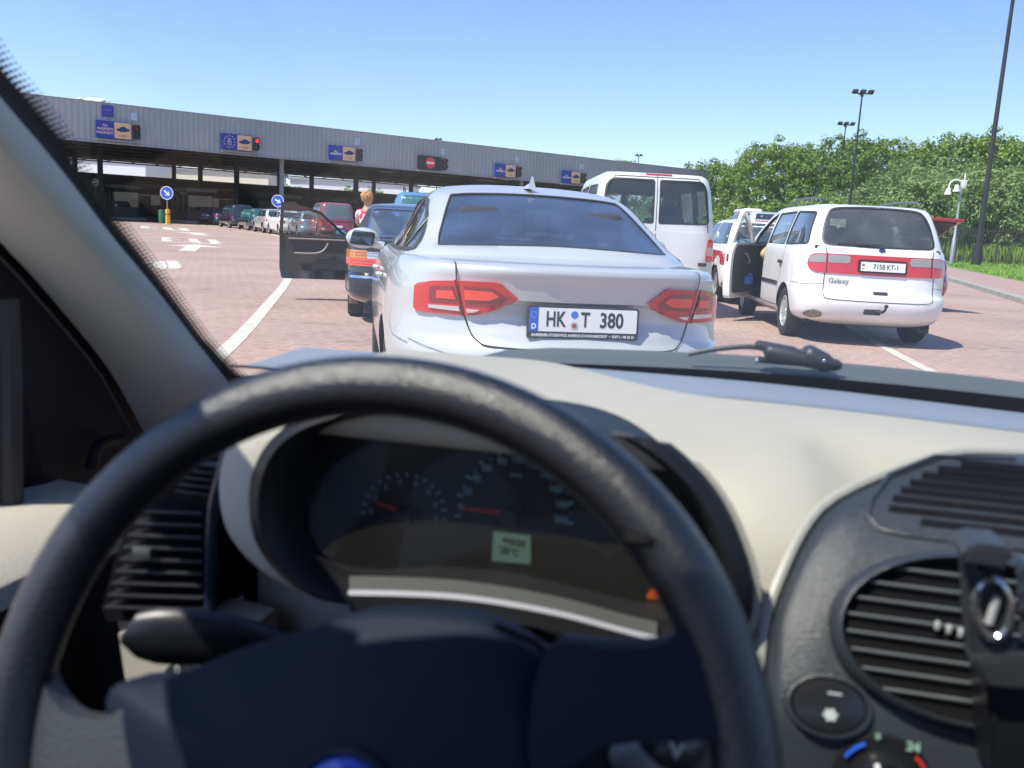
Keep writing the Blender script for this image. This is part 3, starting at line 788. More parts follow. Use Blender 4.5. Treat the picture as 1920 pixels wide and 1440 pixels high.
# ---------------------------------------------------------------- 3 white van
VAN_LOW = Hull([(.26, .25, 4.6, .82), (.34, .06, 4.8, .93), (.45, .0, 4.87, .96), (.60, .0, 4.89, .965), (.68, .05, 4.88, .965), (.9, .06, 4.8, .965), (1.12, .07, 4.6, .96), (1.26, .08, 4.4, .95)], n=5.5, m=18, crown=.02)
VAN_TOP = Hull([(1.20, .08, 4.4, .95), (1.45, .11, 4.0, .925), (1.75, .16, 3.6, .885), (1.95, .21, 3.3, .845), (2.06, .27, 3.1, .80), (2.10, .33, 2.95, .73)], n=4.6, m=16, crown=.035)
VAN_POSE = (2.00, 13.3, -.03)
def build_van():
    root = car_root('panel_van', 'white van with two glazed rear doors standing between the silver saloon and the people carrier', VAN_POSE, 'cars queuing for the checkpoint', 'van')
    L, T = VAN_LOW, VAN_TOP; wp = mat('van_white', (.62, .63, .64), .38, coat=.6, noise=.05, nscale=2)
    me, cm = cut_wheels(L, (.95, 3.95), .34, .93, dz=.05); me.materials.append(wp)
    link('body', boolean_diff(me, cm, 'body'), None, root, True, 28)
    for_l = rpoly([(-.80, 1.39), (-.045, 1.37), (-.045, 1.995), (-.68, 2.0), (-.745, 1.90)], [.06, .03, .03, .06, .1])
    for_r = [(-a, b) for a, b in for_l][::-1]
    sd = rpoly([(.35, 1.36), (.45, 1.90), (1.5, 1.92), (1.5, 1.36)], .06)
    s2 = rpoly([(1.62, 1.36), (1.62, 1.92), (2.75, 1.90), (2.75, 1.36)], .06)
    s3 = rpoly([(2.85, 1.34), (2.85, 1.88), (3.25, 1.80), (3.75, 1.42), (3.75, 1.34)], .05)
    fr = [(-.78, 1.36), (.78, 1.36), (.70, 1.90), (-.70, 1.90)]
    hollow_cabin(root, T, wp, [('rear', for_l), ('rear', for_r)] + [(s, p) for s in ('left', 'right') for p in (sd, s2, s3)] + [('front', fr)], 1.26,
                 {'rear': glass('van_glass', (.50, .58, .62), .9, dust_sheen=.05, dust_sheen_col=(.45, .55, .62)), 'left': car_glass(), 'right': clear_glass(), 'front': clear_glass()})
    MB().box((0, 2.1, 1.22), (1.66, 3.5, .14), .03).build('interior', mat('car_inside', (.02, .022, .025), .9), root)
    for x in (-.45, .42):
        for y in (1.2, 2.3): head_seat(root, x, y, 1.18, .46, .40, mat('van_seat', (.035, .04, .05), .9))
    gap = [(0, 2.05), (0, .60)]
    add_lines(root, 'door_seam', [(T.rear, [(0, 2.06), (0, 1.22)]), (L.rear, [(0, 1.22), (0, .56)]), (L.rear, [(-.76, .58), (.76, .58)]), (T.rear, [(-.80, 1.26), (-.77, 1.5), (-.71, 1.9), (-.62, 2.04), (.62, 2.04), (.71, 1.9), (.77, 1.5), (.80, 1.26)])], .010, dark_well(), .004)
    lay(root, 'brake_light', rpoly([(-.17, 2.065), (.22, 2.065), (.22, 2.083), (-.17, 2.083)], .006), T.rear, .012, .012, red_lamp(), .05)
    for s in (-1, 1):
        l = lay(root, 'tail_lamp', rpoly([(s*.775, .84), (s*.895, .84), (s*.885, 1.16), (s*.80, 1.18)], .04), L.rear, .012, .02, red_lamp(), .05)
        lay(root, 'upper_lens', rpoly([(s*.79, .93), (s*.89, .93), (s*.885, 1.05), (s*.795, 1.06)], .01), L.rear, .016, .006, mat('lens_pink', (.48, .36, .34), .2, coat=1), .05, l)
    c = Vector(L.rear(.085, 1.03, .012)); q = MB()
    q.lathe([(.058, 0), (.062, .006), (.068, .006), (.072, 0)], c, (0, -1, 0), 28)
    for a, b_ in (((-.035, .052), (-.008, -.012)), ((-.008, -.012), (0, .008)), ((0, .008), (.008, -.012)), ((.008, -.012), (.035, .052)), ((-.058, .028), (-.030, -.052)), ((-.030, -.052), (0, .0)), ((0, .0), (.030, -.052)), ((.030, -.052), (.058, .028))):
        q.tube([c+Vector((a[0], -.006, a[1])), c+Vector((b_[0], -.006, b_[1]))], .006, 6)
    q.build('badge', chrome(), root)
    b = MB(); p = L.rear(.73, .80, .01); b.box(p, (.13, .05, .05), .015); b.build('door_handle', dark_trim(), root)
    lay(root, 'bumper', rpoly([(-.90, .40), (.90, .40), (.90, .55), (-.90, .55)], .04), L.rear, .02, .03, dark_trim(), .08)
    for z in (.85, 1.25):
        b = MB(); b.box((.945, .13, z), (.03, .05, .09), .008); b.build('hinge', wp, root)
    for y in (.95, 3.95):
        for s in (-1, 1): wheel(root, s*.90, y, .34, s, .21, 6)
    MB().box((0, 2.3, .30), (1.5, 4.2, .12), .03).build('underbody', dark_well(), root)

# ---------------------------------------------------------------- 4 black saloon with its door open
MER_LOW = DentHull([(.20, .35, 4.5, .72), (.28, .12, 4.6, .83), (.36, .02, 4.68, .86), (.50, .0, 4.72, .868), (.56, .02, 4.70, .868), (.60, .10, 4.66, .868), (.80, .115, 4.6, .865), (.90, .13, 4.5, .85), (.96, .16, 4.4, .83), (.985, .22, 4.3, .80)], n=5, m=13, crown=.025, warp=hood_warp(3.5, 4.6, .03, .16, .5, .98))
MER_TOP = Hull([(.94, .62, 3.62, .80), (1.0, .72, 3.5, .785), (1.2, 1.12, 3.1, .69), (1.34, 1.40, 2.8, .62), (1.40, 1.58, 2.6, .57), (1.415, 1.7, 2.5, .52)], n=4.5, m=11, crown=.03)
MER_POSE = (-1.12, 10.4, -.17)
def build_mercedes():
    root = car_root('saloon_car', 'black saloon with amber and red tail lamps and its front door wide open', MER_POSE, 'cars queuing for the checkpoint')
    L, T = MER_LOW, MER_TOP; bp = black_paint()
    me, cm = cut_wheels(L, (1.10, 3.90), .315, .868, lambda c: c.prism([(2.12, .38), (3.1, .38), (3.12, 1.2), (2.10, 1.2)], lambda a, b_, t: (t, a, b_), -1.2, -.35), dz=.04); me.materials.append(bp)
    link('body', boolean_diff(me, cm, 'body'), None, root, True, 28)
    rw = rpoly([(-.68, 1.015), (.68, 1.015), (.54, 1.36), (-.54, 1.36)], .05)
    s1 = rpoly([(.95, 1.0), (1.5, 1.33), (2.02, 1.35), (2.02, .99)], .03); s2 = [(2.10, .99), (2.10, 1.36), (2.6, 1.33), (3.2, 1.0)]
    fr = rpoly([(-.66, 1.02), (.66, 1.02), (.55, 1.34), (-.55, 1.34)], .04)
    hollow_cabin(root, T, bp, [('rear', rw), ('left', s1), ('right', s1), ('right', s2), ('front', fr)], .99,
                 {'rear': glass('mer_glass', (.40, .50, .62), 1.0, dust_sheen=.10, dust_sheen_col=(.20, .36, .62), ior=1.7), 'left': car_glass(), 'right': car_glass(), 'front': clear_glass()},
                 extra=lambda c: c.prism([(2.10, .9), (2.10, 1.36), (2.6, 1.33), (3.2, .95), (3.2, .9)], lambda a, b_, t: (t, a, b_), -1.2, -.2))
    b = MB(); me = patch(strip2d(rpoly([(-.68, 1.015), (.68, 1.015), (.54, 1.36), (-.54, 1.36)], .05) + [(-.68+.05, 1.015)], .02), T.rear, .008, .006, .1).me('x', False); b.bm.from_mesh(me); b.build('window_surround', chrome(), root)
    MB().box((0, 2.0, .96), (1.36, 2.4, .12), .03).build('interior', mat('cream_inside', (.30, .28, .22), .8), root)
    for x in (-.36, .36): head_seat(root, x, 2.3, .92, .50, .28, mat('cream_seat', (.55, .58, .48), .8, noise=.15, nscale=40))
    b = MB(); b.box((-.36, 2.3, 1.12), (.48, .16, .30), .04); b.build('seat', MATS['cream_seat'], root)
    for s in (-1, 1):
        l = lay(root, 'tail_lamp', rpoly([(s*.85, .675), (s*.42, .675), (s*.42, .765), (s*.855, .765)], .01), L.rear, .012, .02, red_bright(), .05)
        lay(root, 'indicator_lens', rpoly([(s*.86, .765), (s*.62, .765), (s*.62, .855), (s*.855, .855)], .01), L.rear, .013, .02, amber_lamp(), .05, l)
        lay(root, 'reversing_lens', rpoly([(s*.62, .765), (s*.42, .765), (s*.42, .84), (s*.62, .84)], .01), L.rear, .011, .02, clear_lamp(), .05, l)
        add_lines(root, 'lamp_rib', [(L.rear, [(s*.86, z), (s*.42, z)]) for z in (.70, .73, .795, .825)], .006, red_dark(), .015, l)
    lay(root, 'bumper_trim', [(-.855, .535), (.855, .535), (.855, .56), (-.855, .56)], L.rear, .014, .02, chrome(), .06)
    lay(root, 'bumper', rpoly([(-.86, .37), (.86, .37), (.86, .53), (-.86, .53)], .02), L.rear, .012, .02, mat('bumper_dark', (.02, .025, .035), .35), .06)
    add_lines(root, 'boot_seam', [(L.rear, [(-.56, .93), (-.52, .66), (.52, .66), (.56, .93)])], .008, dark_well(), .003)
    for fn in (L.left, L.right): lay(root, 'side_moulding', [(1.5, .52), (3.4, .52), (3.4, .56), (1.5, .56)], fn, .008, .01, chrome(), .2)
    b = MB(); b.box((0, L.rear_y(0, .85)-.012, .885), (.56, .03, .05), .008); b.build('boot_handle', chrome(), root)
    make_plate(root, (0, L.rear_y(0, .75)-.02, .765), 0, .52, .11, .05, [], .008)
    open_door(root, (-.855, 3.10), rad(82), 1.02, bp, 'mercedes')
    for y in (1.10, 3.90):
        for s in (-1, 1): wheel(root, s*.845, y, .315, s, .195, 8)
    b = MB(); b.tube([(.30, 1.9, 1.44), (.26, 1.8, 2.0)], [.004, .002], 5); b.build('radio_antenna', dark_trim(), root)
    MB().box((0, 2.4, .26), (1.45, 4.0, .12), .03).build('underbody', dark_well(), root)
    # brown mud flaps behind the rear wheels
    for s in (-1, 1):
        b = MB(); b.box((s*.72, .70, .30), (.22, .015, .24), .01); b.build('mud_flap', mat('mud_flap', (.22, .15, .12), .8), root)

# ---------------------------------------------------------------- simpler cars farther off
def far_car(name, label, pose, style, paint, L_=4.3, w=.87, H=1.45, lampc=None, group='cars queuing for the checkpoint', cat='car', lamp_poly=None, plate=True, rails=False, r=.31, bumper=None, glassm=None, extra=None):
    root = car_root(name, label, pose, group, cat)
    b0 = .93 if H < 1.6 else 1.02
    if style == 'van': b0 = H*.53
    lowt = [(.22, .30, L_-.2, w*.82), (.32, .05, L_-.05, w*.965), (.45, .0, L_, w*.99), (.58, .02, L_, w), (.64, .07, L_, w), (b0-.15, .09, L_-.08, w*.99), (b0-.03, .11, L_-.2, w*.965), (b0+.03, .16, L_-.3, w*.935)]
    if style == 'sedan':
        lowt[-1] = (b0+.06, .20, L_-.35, w*.90)
        top = Hull([(b0-.02, .50, L_-1.05, w*.92), (b0+.06, .62, L_-1.2, w*.89), (H-.25, 1.05, L_-1.6, w*.78), (H-.08, 1.35, L_-1.9, w*.69), (H-.03, 1.55, L_-2.1, w*.60)], n=4, m=10, crown=.03)
    elif style == 'hatch':
        top = Hull([(b0-.02, .10, L_-1.0, w*.955), (b0+.06, .15, L_-1.15, w*.93), (H-.28, .38, L_-1.6, w*.84), (H-.10, .55, L_-1.9, w*.74), (H-.04, .72, L_-2.1, w*.64)], n=4, m=11, crown=.035)
    else:
        top = Hull([(b0-.02, .09, L_-.8, w*.965), (b0+.06, .11, L_-.9, w*.95), (H-.30, .20, L_-1.3, w*.88), (H-.10, .28, L_-1.6, w*.80), (H-.04, .42, L_-1.75, w*.70)], n=4.6, m=14, crown=.035)
    low = Hull(lowt, n=4.5, m=13, crown=.03, warp=hood_warp(L_-1.0, L_, .05, .18, .5, b0))
    me, cm = cut_wheels(low, (.85, L_-.85), r, w, dz=.09); me.materials.append(paint)
    link('body', boolean_diff(me, cm, 'body'), None, root, True, 30)
    z0, z1 = b0+.08, H-.10
    def tw(z): return top.at(z)[2]
    rw = rpoly([(-tw(z0)*.84, z0), (tw(z0)*.84, z0), (tw(z1)*.80, z1), (-tw(z1)*.80, z1)], .06)
    ya, yb = top.at(z0)[0]+.22, top.at(z1)[0]+.14
    yc, yd = top.at(z1)[1]-.22, top.at(z0)[1]-.30
    mid = (ya+yd)/2
    sw = [rpoly([(ya, z0), (yb, z1-.01), (mid-.04, z1), (mid-.04, z0)], .03), rpoly([(mid+.04, z0), (mid+.04, z1), (yc, z1-.02), (yd, z0)], .03)]
    fr = rpoly([(-tw(z0)*.85, z0), (tw(z0)*.85, z0), (tw(z1)*.8, z1), (-tw(z1)*.8, z1)], .05)
    solid_cabin(root, top, paint, [('rear', rw)] + [(s, p) for s in ('left', 'right') for p in sw] + [('front', [(-a, b) for a, b in fr])], glassm)
    lc = lampc or red_lamp()
    lp = lamp_poly or ([(.60, .70), (.84, .70), (.84, .84), (.60, .84)] if style == 'sedan' else [(.70, .74), (.85, .74), (.85, b0), (.74, b0)])
    for s in (-1, 1): lay(root, 'tail_lamp', [(s*a*w/.87, b) for a, b in lp], low.rear, .012, .02, lc, .08)
    if plate: make_plate(root, (0, low.rear_y(0, .72)-.02, .74), 0, .50, .11, .03, [], .006)
    if bumper: lay(root, 'bumper', rpoly([(-w*.97, .34), (w*.97, .34), (w*.97, .54), (-w*.97, .54)], .03), low.rear, .012, .02, bumper, .1)
    for y in (.85, L_-.85):
        for s in (-1, 1): wheel(root, s*(w-.02), y, r, s, .19, 6)
    for s in (-1, 1):
        q = MB(); q.box((s*(w+.09), L_-1.35, b0+.08), (.17, .09, .12), .03); q.build('side_mirror', paint, root)
    if rails:
        for s in (-1, 1):
            q = MB(); q.tube(smooth_line([(s*w*.66, .75, H-.02), (s*w*.66, .85, H+.07), (s*w*.66, 1.5, H+.08), (s*w*.66, 2.2, H+.06), (s*w*.66, 2.3, H-.02)], 4), .016, 6); q.build('roof_rail', dark_trim(), root)
    MB().box((0, L_/2, .26), (w*1.6, L_-.8, .10), .02).build('underbody', dark_well(), root)
    if extra: extra(root, low, top)
    return root
# ---------------------------------------------------------------- ground
def paver_mat():
    mt = bpy.data.materials.new('red_pavers'); mt.use_nodes = True; nt = mt.node_tree; b = nt.nodes['Principled BSDF']
    tc = nt.nodes.new('ShaderNodeTexCoord'); mp = nt.nodes.new('ShaderNodeMapping'); mp.inputs['Rotation'].default_value = (0, 0, rad(8))
    nt.links.new(tc.outputs['Object'], mp.inputs[0])
    br = nt.nodes.new('ShaderNodeTexBrick'); br.inputs['Scale'].default_value = 1.0; br.inputs['Mortar Size'].default_value = .009
    br.inputs['Brick Width'].default_value = .20; br.inputs['Row Height'].default_value = .20; br.offset = .5
    br.inputs['Color1'].default_value = (.36, .245, .205, 1); br.inputs['Color2'].default_value = (.385, .27, .23, 1); br.inputs['Mortar'].default_value = (.42, .335, .29, 1)
    nt.links.new(mp.outputs[0], br.inputs['Vector'])
    n = nt.nodes.new('ShaderNodeTexNoise'); n.inputs['Scale'].default_value = .35; n.inputs['Detail'].default_value = 7; nt.links.new(tc.outputs['Object'], n.inputs['Vector'])
    r = nt.nodes.new('ShaderNodeValToRGB'); r.color_ramp.elements[0].position = .3; r.color_ramp.elements[1].position = .7
    r.color_ramp.elements[0].color = (.82, .80, .80, 1); r.color_ramp.elements[1].color = (1.12, 1.12, 1.12, 1); nt.links.new(n.outputs['Fac'], r.inputs[0])
    mx = nt.nodes.new('ShaderNodeMix'); mx.data_type = 'RGBA'; mx.blend_type = 'MULTIPLY'; mx.inputs[0].default_value = 1
    nt.links.new(br.outputs['Color'], mx.inputs[6]); nt.links.new(r.outputs[0], mx.inputs[7])
    n2 = nt.nodes.new('ShaderNodeTexNoise'); n2.inputs['Scale'].default_value = 9; n2.inputs['Detail'].default_value = 4; nt.links.new(tc.outputs['Object'], n2.inputs['Vector'])
    r2 = nt.nodes.new('ShaderNodeValToRGB'); r2.color_ramp.elements[0].position = .25; r2.color_ramp.elements[1].position = .55
    r2.color_ramp.elements[0].color = (.75, .73, .72, 1); r2.color_ramp.elements[1].color = (1, 1, 1, 1); nt.links.new(n2.outputs['Fac'], r2.inputs[0])
    m2 = nt.nodes.new('ShaderNodeMix'); m2.data_type = 'RGBA'; m2.blend_type = 'MULTIPLY'; m2.inputs[0].default_value = 1
    nt.links.new(mx.outputs[2], m2.inputs[6]); nt.links.new(r2.outputs[0], m2.inputs[7]); 
    n3 = nt.nodes.new('ShaderNodeTexNoise'); n3.inputs['Scale'].default_value = 1.1; n3.inputs['Detail'].default_value = 3; n3.inputs['Roughness'].default_value = .7; nt.links.new(tc.outputs['Object'], n3.inputs['Vector'])
    r3 = nt.nodes.new('ShaderNodeValToRGB'); r3.color_ramp.elements[0].position = .60; r3.color_ramp.elements[1].position = .72; r3.color_ramp.elements[0].color = (1, 1, 1, 1); r3.color_ramp.elements[1].color = (.70, .69, .69, 1); nt.links.new(n3.outputs['Fac'], r3.inputs[0])
    m3 = nt.nodes.new('ShaderNodeMix'); m3.data_type = 'RGBA'; m3.blend_type = 'MULTIPLY'; m3.inputs[0].default_value = 1; nt.links.new(m2.outputs[2], m3.inputs[6]); nt.links.new(r3.outputs[0], m3.inputs[7]); nt.links.new(m3.outputs[2], b.inputs['Base Color'])
    b.inputs['Roughness'].default_value = .85
    bp = nt.nodes.new('ShaderNodeBump'); bp.inputs['Strength'].default_value = .3; bp.inputs['Distance'].default_value = .004
    inv = nt.nodes.new('ShaderNodeMath'); inv.operation = 'SUBTRACT'; inv.inputs[0].default_value = 1
    nt.links.new(br.outputs['Fac'], inv.inputs[1]); nt.links.new(inv.outputs[0], bp.inputs['Height']); nt.links.new(bp.outputs[0], b.inputs['Normal'])
    return mt
def sheet(name, pts, z, material, kind='structure'):
    b = MB(); b.faces([(x, y, z) for x, y in pts], [tuple(range(len(pts)))])
    return tag(b.build(name, material, None, smooth=False), kind=kind)
sheet('ground', [(-900, -300), (900, -300), (900, 1600), (-900, 1600)], -.05, mat('far_ground', (.10, .13, .04), .95, noise=.3, nscale=.05))
sheet('road', [(-160, -40), (9.2, -40), (9.2, 13), (12.1, 21.3), (16.5, 34.4), (20.7, 47), (26, 63), (44, 118), (60, 170), (-160, 170)], 0, paver_mat())
K = [(9.2, -40), (9.2, 13), (12.1, 21.3), (16.5, 34.4), (20.7, 47), (26, 63), (44, 118)]
def offs(L, d):
    out = []
    for i, p in enumerate(L):
        a = Vector(L[max(0, i-1)]); b = Vector(L[min(len(L)-1, i+1)]); t = (b-a).normalized(); out.append((p[0]+t.y*d, p[1]-t.x*d))
    return out
K0, K1, K2, K3 = offs(K, -.02), offs(K, .28), offs(K, 2.6), offs(K, 40)
kb = MB(); n = len(K); vs = [(x, y, 0) for x, y in K0]+[(x, y, .12) for x, y in K0]+[(x, y, .124) for x, y in K1]
kb.faces(vs, [(i, i+1, n+i+1, n+i) for i in range(n-1)]+[(n+i, n+i+1, 2*n+i+1, 2*n+i) for i in range(n-1)])
tag(kb.build('kerb', mat('kerb_stone', (.30, .30, .26), .9, noise=.2, nscale=4), None, smooth=False), kind='structure')
sw = MB(); sw.faces([(x, y, .120) for x, y in K1]+[(x, y, .13) for x, y in K2], [(i, i+1, n+i+1, n+i) for i in range(n-1)])
tag(sw.build('pavement', mat('pavement_pink', (.34, .23, .20), .9, noise=.12, nscale=3), None, smooth=False), kind='structure')
# grass verge rising gently to the fence
vb = MB(); rows = []
for k, (d, z) in enumerate(((2.6, .125), (4, .20), (8, .28), (14, .34), (30, .45), (120, .6))):
    rows.append([(x, y, z) for x, y in offs(K, d)])
vg = grid_mesh(rows).build('grass_verge', mat('grass_soil', (.10, .20, .025), .95, noise=.45, nscale=1.3), None, smooth=False)
tag(vg, kind='structure')
def verge_z(d):
    tb = ((0, .12), (2.6, .125), (4, .20), (8, .28), (14, .34), (30, .45), (120, .6))
    for (a, za), (b, zb) in zip(tb, tb[1:]):
        if d <= b: return za+(zb-za)*(d-a)/(b-a)
    return .6
def kerb_dist(x, y):
    best = 1e9
    for a, b in zip(K, K[1:]):
        a_, b_, p = Vector(a), Vector(b), Vector((x, y)); t = max(0, min(1, (p-a_).dot(b_-a_)/(b_-a_).length_squared)); best = min(best, (p-a_.lerp(b_, t)).length)
    return best
gb = MB(); rg = random.Random(3); vs = []; fs = []
for i in range(26000):
    t = rg.random(); y = 24 + 46*t**.8; xk = 9.2+(y-13)*.352 if y > 13 else 9.2
    x = xk + 2.72 + rg.random()**1.3*15
    z = verge_z(kerb_dist(x, y)); h = rg.uniform(.06, .17); w_ = .018+y*.0007; a = rg.uniform(0, 3.14); dx, dy = math.cos(a)*w_, math.sin(a)*w_; lx, ly = rg.uniform(-.06, .06), rg.uniform(-.06, .06)
    k = len(vs); vs += [(x-dx, y-dy, z-.01), (x+dx, y+dy, z-.01), (x+lx, y+ly, z+h)]; fs.append((k, k+1, k+2))
gb.faces(vs, fs)
tag(gb.build('grass', mat('grass_blades', (.19, .34, .04), .8, noise=.35, nscale=.9), None, smooth=False, clean=False), kind='stuff')

# painted markings
paint_w = mat('road_paint', (.52, .50, .43), .8, noise=.25, nscale=7)
def ribbon(pts, w, z=.004):
    L = offs(pts, -w/2); R_ = offs(pts, w/2); m_ = len(pts); b = MB()
    b.faces([(x, y, z) for x, y in L]+[(x, y, z) for x, y in R_], [(i, i+1, m_+i+1, m_+i) for i in range(m_-1)]); return b
def lane(pts, w): tag(ribbon(smooth_line(pts, 6), w).build('lane_line', paint_w, None, smooth=False), kind='structure')
lane([(-2.35, 6.4), (-2.67, 8.46), (-3.31, 11.82), (-4.45, 17.4), (-6.3, 25), (-9.3, 36), (-13.4, 50), (-17.6, 60), (-24.6, 71.5), (-30, 78)], .15)
lane([(4.05, 7.6), (4.21, 8.99), (4.48, 10.64), (5.0, 13.4), (6.6, 22), (9.5, 36)], .13)
def ground_px(u, v):
    d = c_fwd*FOC + r2*(u-960) + d2*(v-720); return (d.x*(-CAM_H/d.z), d.y*(-CAM_H/d.z))
def paint_shape(name, polys):
    b = MB()
    for i, pl in enumerate(polys): b.faces([(x, y, .0045) for x, y in pl], [tuple(range(len(pl)))])
    tag(b.build(name, paint_w, None, smooth=False), kind='structure')
def arrow(x, y, ang, L_=3.4, w=1.3, sh=.22):
    ca, sa = math.cos(ang), math.sin(ang)
    pl = [(-sh, 0), (sh, 0), (sh, L_*.62), (w, L_*.62), (0, L_), (-w, L_*.62), (-sh, L_*.62)]
    paint_shape('painted_arrow', [[(x+a*ca+b_*sa, y-a*sa+b_*ca) for a, b_ in pl]])
def arrow_px(tail, tip, w, sh):
    a, b_ = Vector(ground_px(*tail)), Vector(ground_px(*tip)); d_ = b_-a; arrow(a.x, a.y, math.atan2(d_.x, d_.y), d_.length, w, sh)
arrow_px((350, 471), (369, 458.5), .95, .24)
arrow_px((381, 441.5), (358, 435.5), 1.2, .34)
def stroke_letters(x, y, ang, sx, sy, strokes, w=.22):
    ca, sa = math.cos(ang), math.sin(ang); polys = []
    for st in strokes:
        q = strip2d(st, w); polys.append([(x+a*sx*ca+b_*sy*sa, y-a*sx*sa+b_*sy*ca) for a, b_ in q])
    paint_shape('painted_letters', polys)
EU_ = [[(0, 0), (0, 1)], [(0, 1), (.7, 1)], [(0, .5), (.6, .5)], [(0, 0), (.7, 0)], [(1.1, 1), (1.1, .15), (1.35, 0), (1.65, 0), (1.9, .15), (1.9, 1)]]
def letters_px(u0, v0, u1, v1, dv, strokes, w):
    A, B_, D = Vector(ground_px(u0, v0)), Vector(ground_px(u1, v1)), Vector(ground_px(u0, v0-dv)); ex = (B_-A)/1.9; ey = D-A; polys = []
    for st in strokes:
        pts = [tuple(A+ex*a+ey*b_) for a, b_ in st]; polys.append(strip2d(pts, w))
    paint_shape('painted_letters', polys)
letters_px(262, 507, 330, 503, 15, EU_, .26)
letters_px(312, 453, 408, 458, 8, EU_, .36)
letters_px(272, 428, 350, 433, 4.5, EU_, .5)
letters_px(322, 422.5, 368, 425, 2.6, [[(0, .5), (1.9, .5)]], .7)
tag(ribbon([(-31, 33), (-16, 29.2), (2, 27.6)], .035, .003).build('expansion_joint', mat('joint', (.10, .07, .06), .9), None, smooth=False), kind='structure')

# ---------------------------------------------------------------- checkpoint canopy
U = Vector((.807, .5905, 0)); NV = Vector((-.5905, .807, 0)); P0 = Vector((-31, 70, 0))
def cp_(t, n_, z): return P0 + U*t + NV*n_ + Vector((0, 0, z))
RU = Matrix(((U.x, NV.x, 0), (U.y, NV.y, 0), (0, 0, 1)))
canopy = thing('border_canopy', 'long flat canopy with grey ribbed metal fascia over the checkpoint lanes', 'canopy', tuple(P0))
def cbox(b, t0, t1, n0, n1, z0, z1): b.box(RU @ Vector(((t0+t1)/2, (n0+n1)/2, (z0+z1)/2)), (t1-t0, n1-n0, z1-z0), 0, RU); return b
T0, T1, DEP, ZB, ZT = -40, 66, 36, 5.88, 8.72
fb = MB(); prof = []; t = T0; k = 0
while t < T1:
    for dt, dn in ((0, 0), (.07, -.05), (.27, -.05), (.34, 0)): prof.append((t+dt, dn))
    t += .42
vs = [RU @ Vector((a, b_, z)) for z in (ZB, ZT) for a, b_ in prof]; m_ = len(prof)
fb.faces(vs, [(i, i+1, m_+i+1, m_+i) for i in range(m_-1)])
fb.build('fascia', mat('ribbed_metal', (.37, .385, .40), .55, .3, noise=.10, nscale=.22), canopy, smooth=False)
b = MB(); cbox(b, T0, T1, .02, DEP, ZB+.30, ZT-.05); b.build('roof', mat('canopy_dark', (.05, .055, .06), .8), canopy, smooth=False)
b = MB(); cbox(b, T0, T1, -.10, .10, ZB-.10, ZB); cbox(b, T0, T1, -.08, .12, ZT, ZT+.06); b.build('fascia_trim', mat('trim_grey', (.30, .31, .31), .6), canopy, smooth=False)
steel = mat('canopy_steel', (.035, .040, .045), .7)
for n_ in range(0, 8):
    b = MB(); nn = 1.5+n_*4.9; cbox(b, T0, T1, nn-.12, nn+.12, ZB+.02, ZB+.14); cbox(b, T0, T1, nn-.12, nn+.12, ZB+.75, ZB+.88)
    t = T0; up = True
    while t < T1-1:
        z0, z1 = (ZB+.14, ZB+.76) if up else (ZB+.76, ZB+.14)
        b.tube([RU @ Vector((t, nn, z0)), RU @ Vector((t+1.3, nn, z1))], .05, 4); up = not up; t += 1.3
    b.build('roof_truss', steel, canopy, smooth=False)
for t in range(-36, 66, 6):
    b = MB(); cbox(b, t-.1, t+.1, .3, DEP-.3, ZB+.2, ZB+.55); b.build('cross_beam', steel, canopy, smooth=False)
rl = random.Random(5)
for i in range(16):
    t, n_ = rl.uniform(T0+2, T1-3), rl.choice([3.8, 8.8, 13.8, 18.8, 23.8, 28.8, 33])
    b = MB(); cbox(b, t-.7, t+.7, n_-.13, n_+.13, ZB+.02, ZB+.16); b.build('ceiling_lamp', mat('lamp_white', (.30, .30, .28), .4), canopy, smooth=False)
colm = mat('column_grey', (.24, .26, .28), .5)
COLS = [-24.5, -11.5, 1.2, 13.4, 26, 39, 52, 64]
for t in COLS:
    b = MB()
    if t not in (13.4, 39, 64):
        for n_ in (12.5, 24, 34):
            b = MB(); cbox(b, t-.2, t+.2, n_-.2, n_+.2, 0, ZB+.5); b.build('column', steel, canopy, smooth=False)
        continue
    b.cyl(RU @ Vector((t, 1.0, 0)), RU @ Vector((t, 1.0, ZB+.5)), .20, n=18); cbox(b, t-.3, t+.3, .7, 1.3, 0, .12)
    b.build('column', colm, canopy)
    for n_ in (12.5, 24, 34):
        b = MB(); cbox(b, t-.2, t+.2, n_-.2, n_+.2, 0, ZB+.5); b.build('column', steel, canopy, smooth=False)

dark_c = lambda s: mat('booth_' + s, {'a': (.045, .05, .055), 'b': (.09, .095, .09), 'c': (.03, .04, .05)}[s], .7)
def booth(t, n_, label, w=2.2, l=5.0, h=2.7, m_='a'):
    o = thing('control_booth', label, 'booth', tuple(P0+U*t+NV*n_), math.atan2(U.y, U.x), 'control booths under the canopy')
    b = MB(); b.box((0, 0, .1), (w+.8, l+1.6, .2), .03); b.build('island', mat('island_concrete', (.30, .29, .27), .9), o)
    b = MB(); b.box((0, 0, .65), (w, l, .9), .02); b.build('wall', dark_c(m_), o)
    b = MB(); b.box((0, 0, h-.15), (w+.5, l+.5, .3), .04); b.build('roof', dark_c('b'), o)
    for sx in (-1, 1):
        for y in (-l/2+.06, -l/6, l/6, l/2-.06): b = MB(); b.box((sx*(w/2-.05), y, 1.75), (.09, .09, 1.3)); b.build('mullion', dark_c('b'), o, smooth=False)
    b = MB(); b.box((0, 0, 1.75), (w-.16, l-.16, 1.29)); b.build('window', glass('booth_glass', (.25, .3, .32), .9), o, smooth=False)
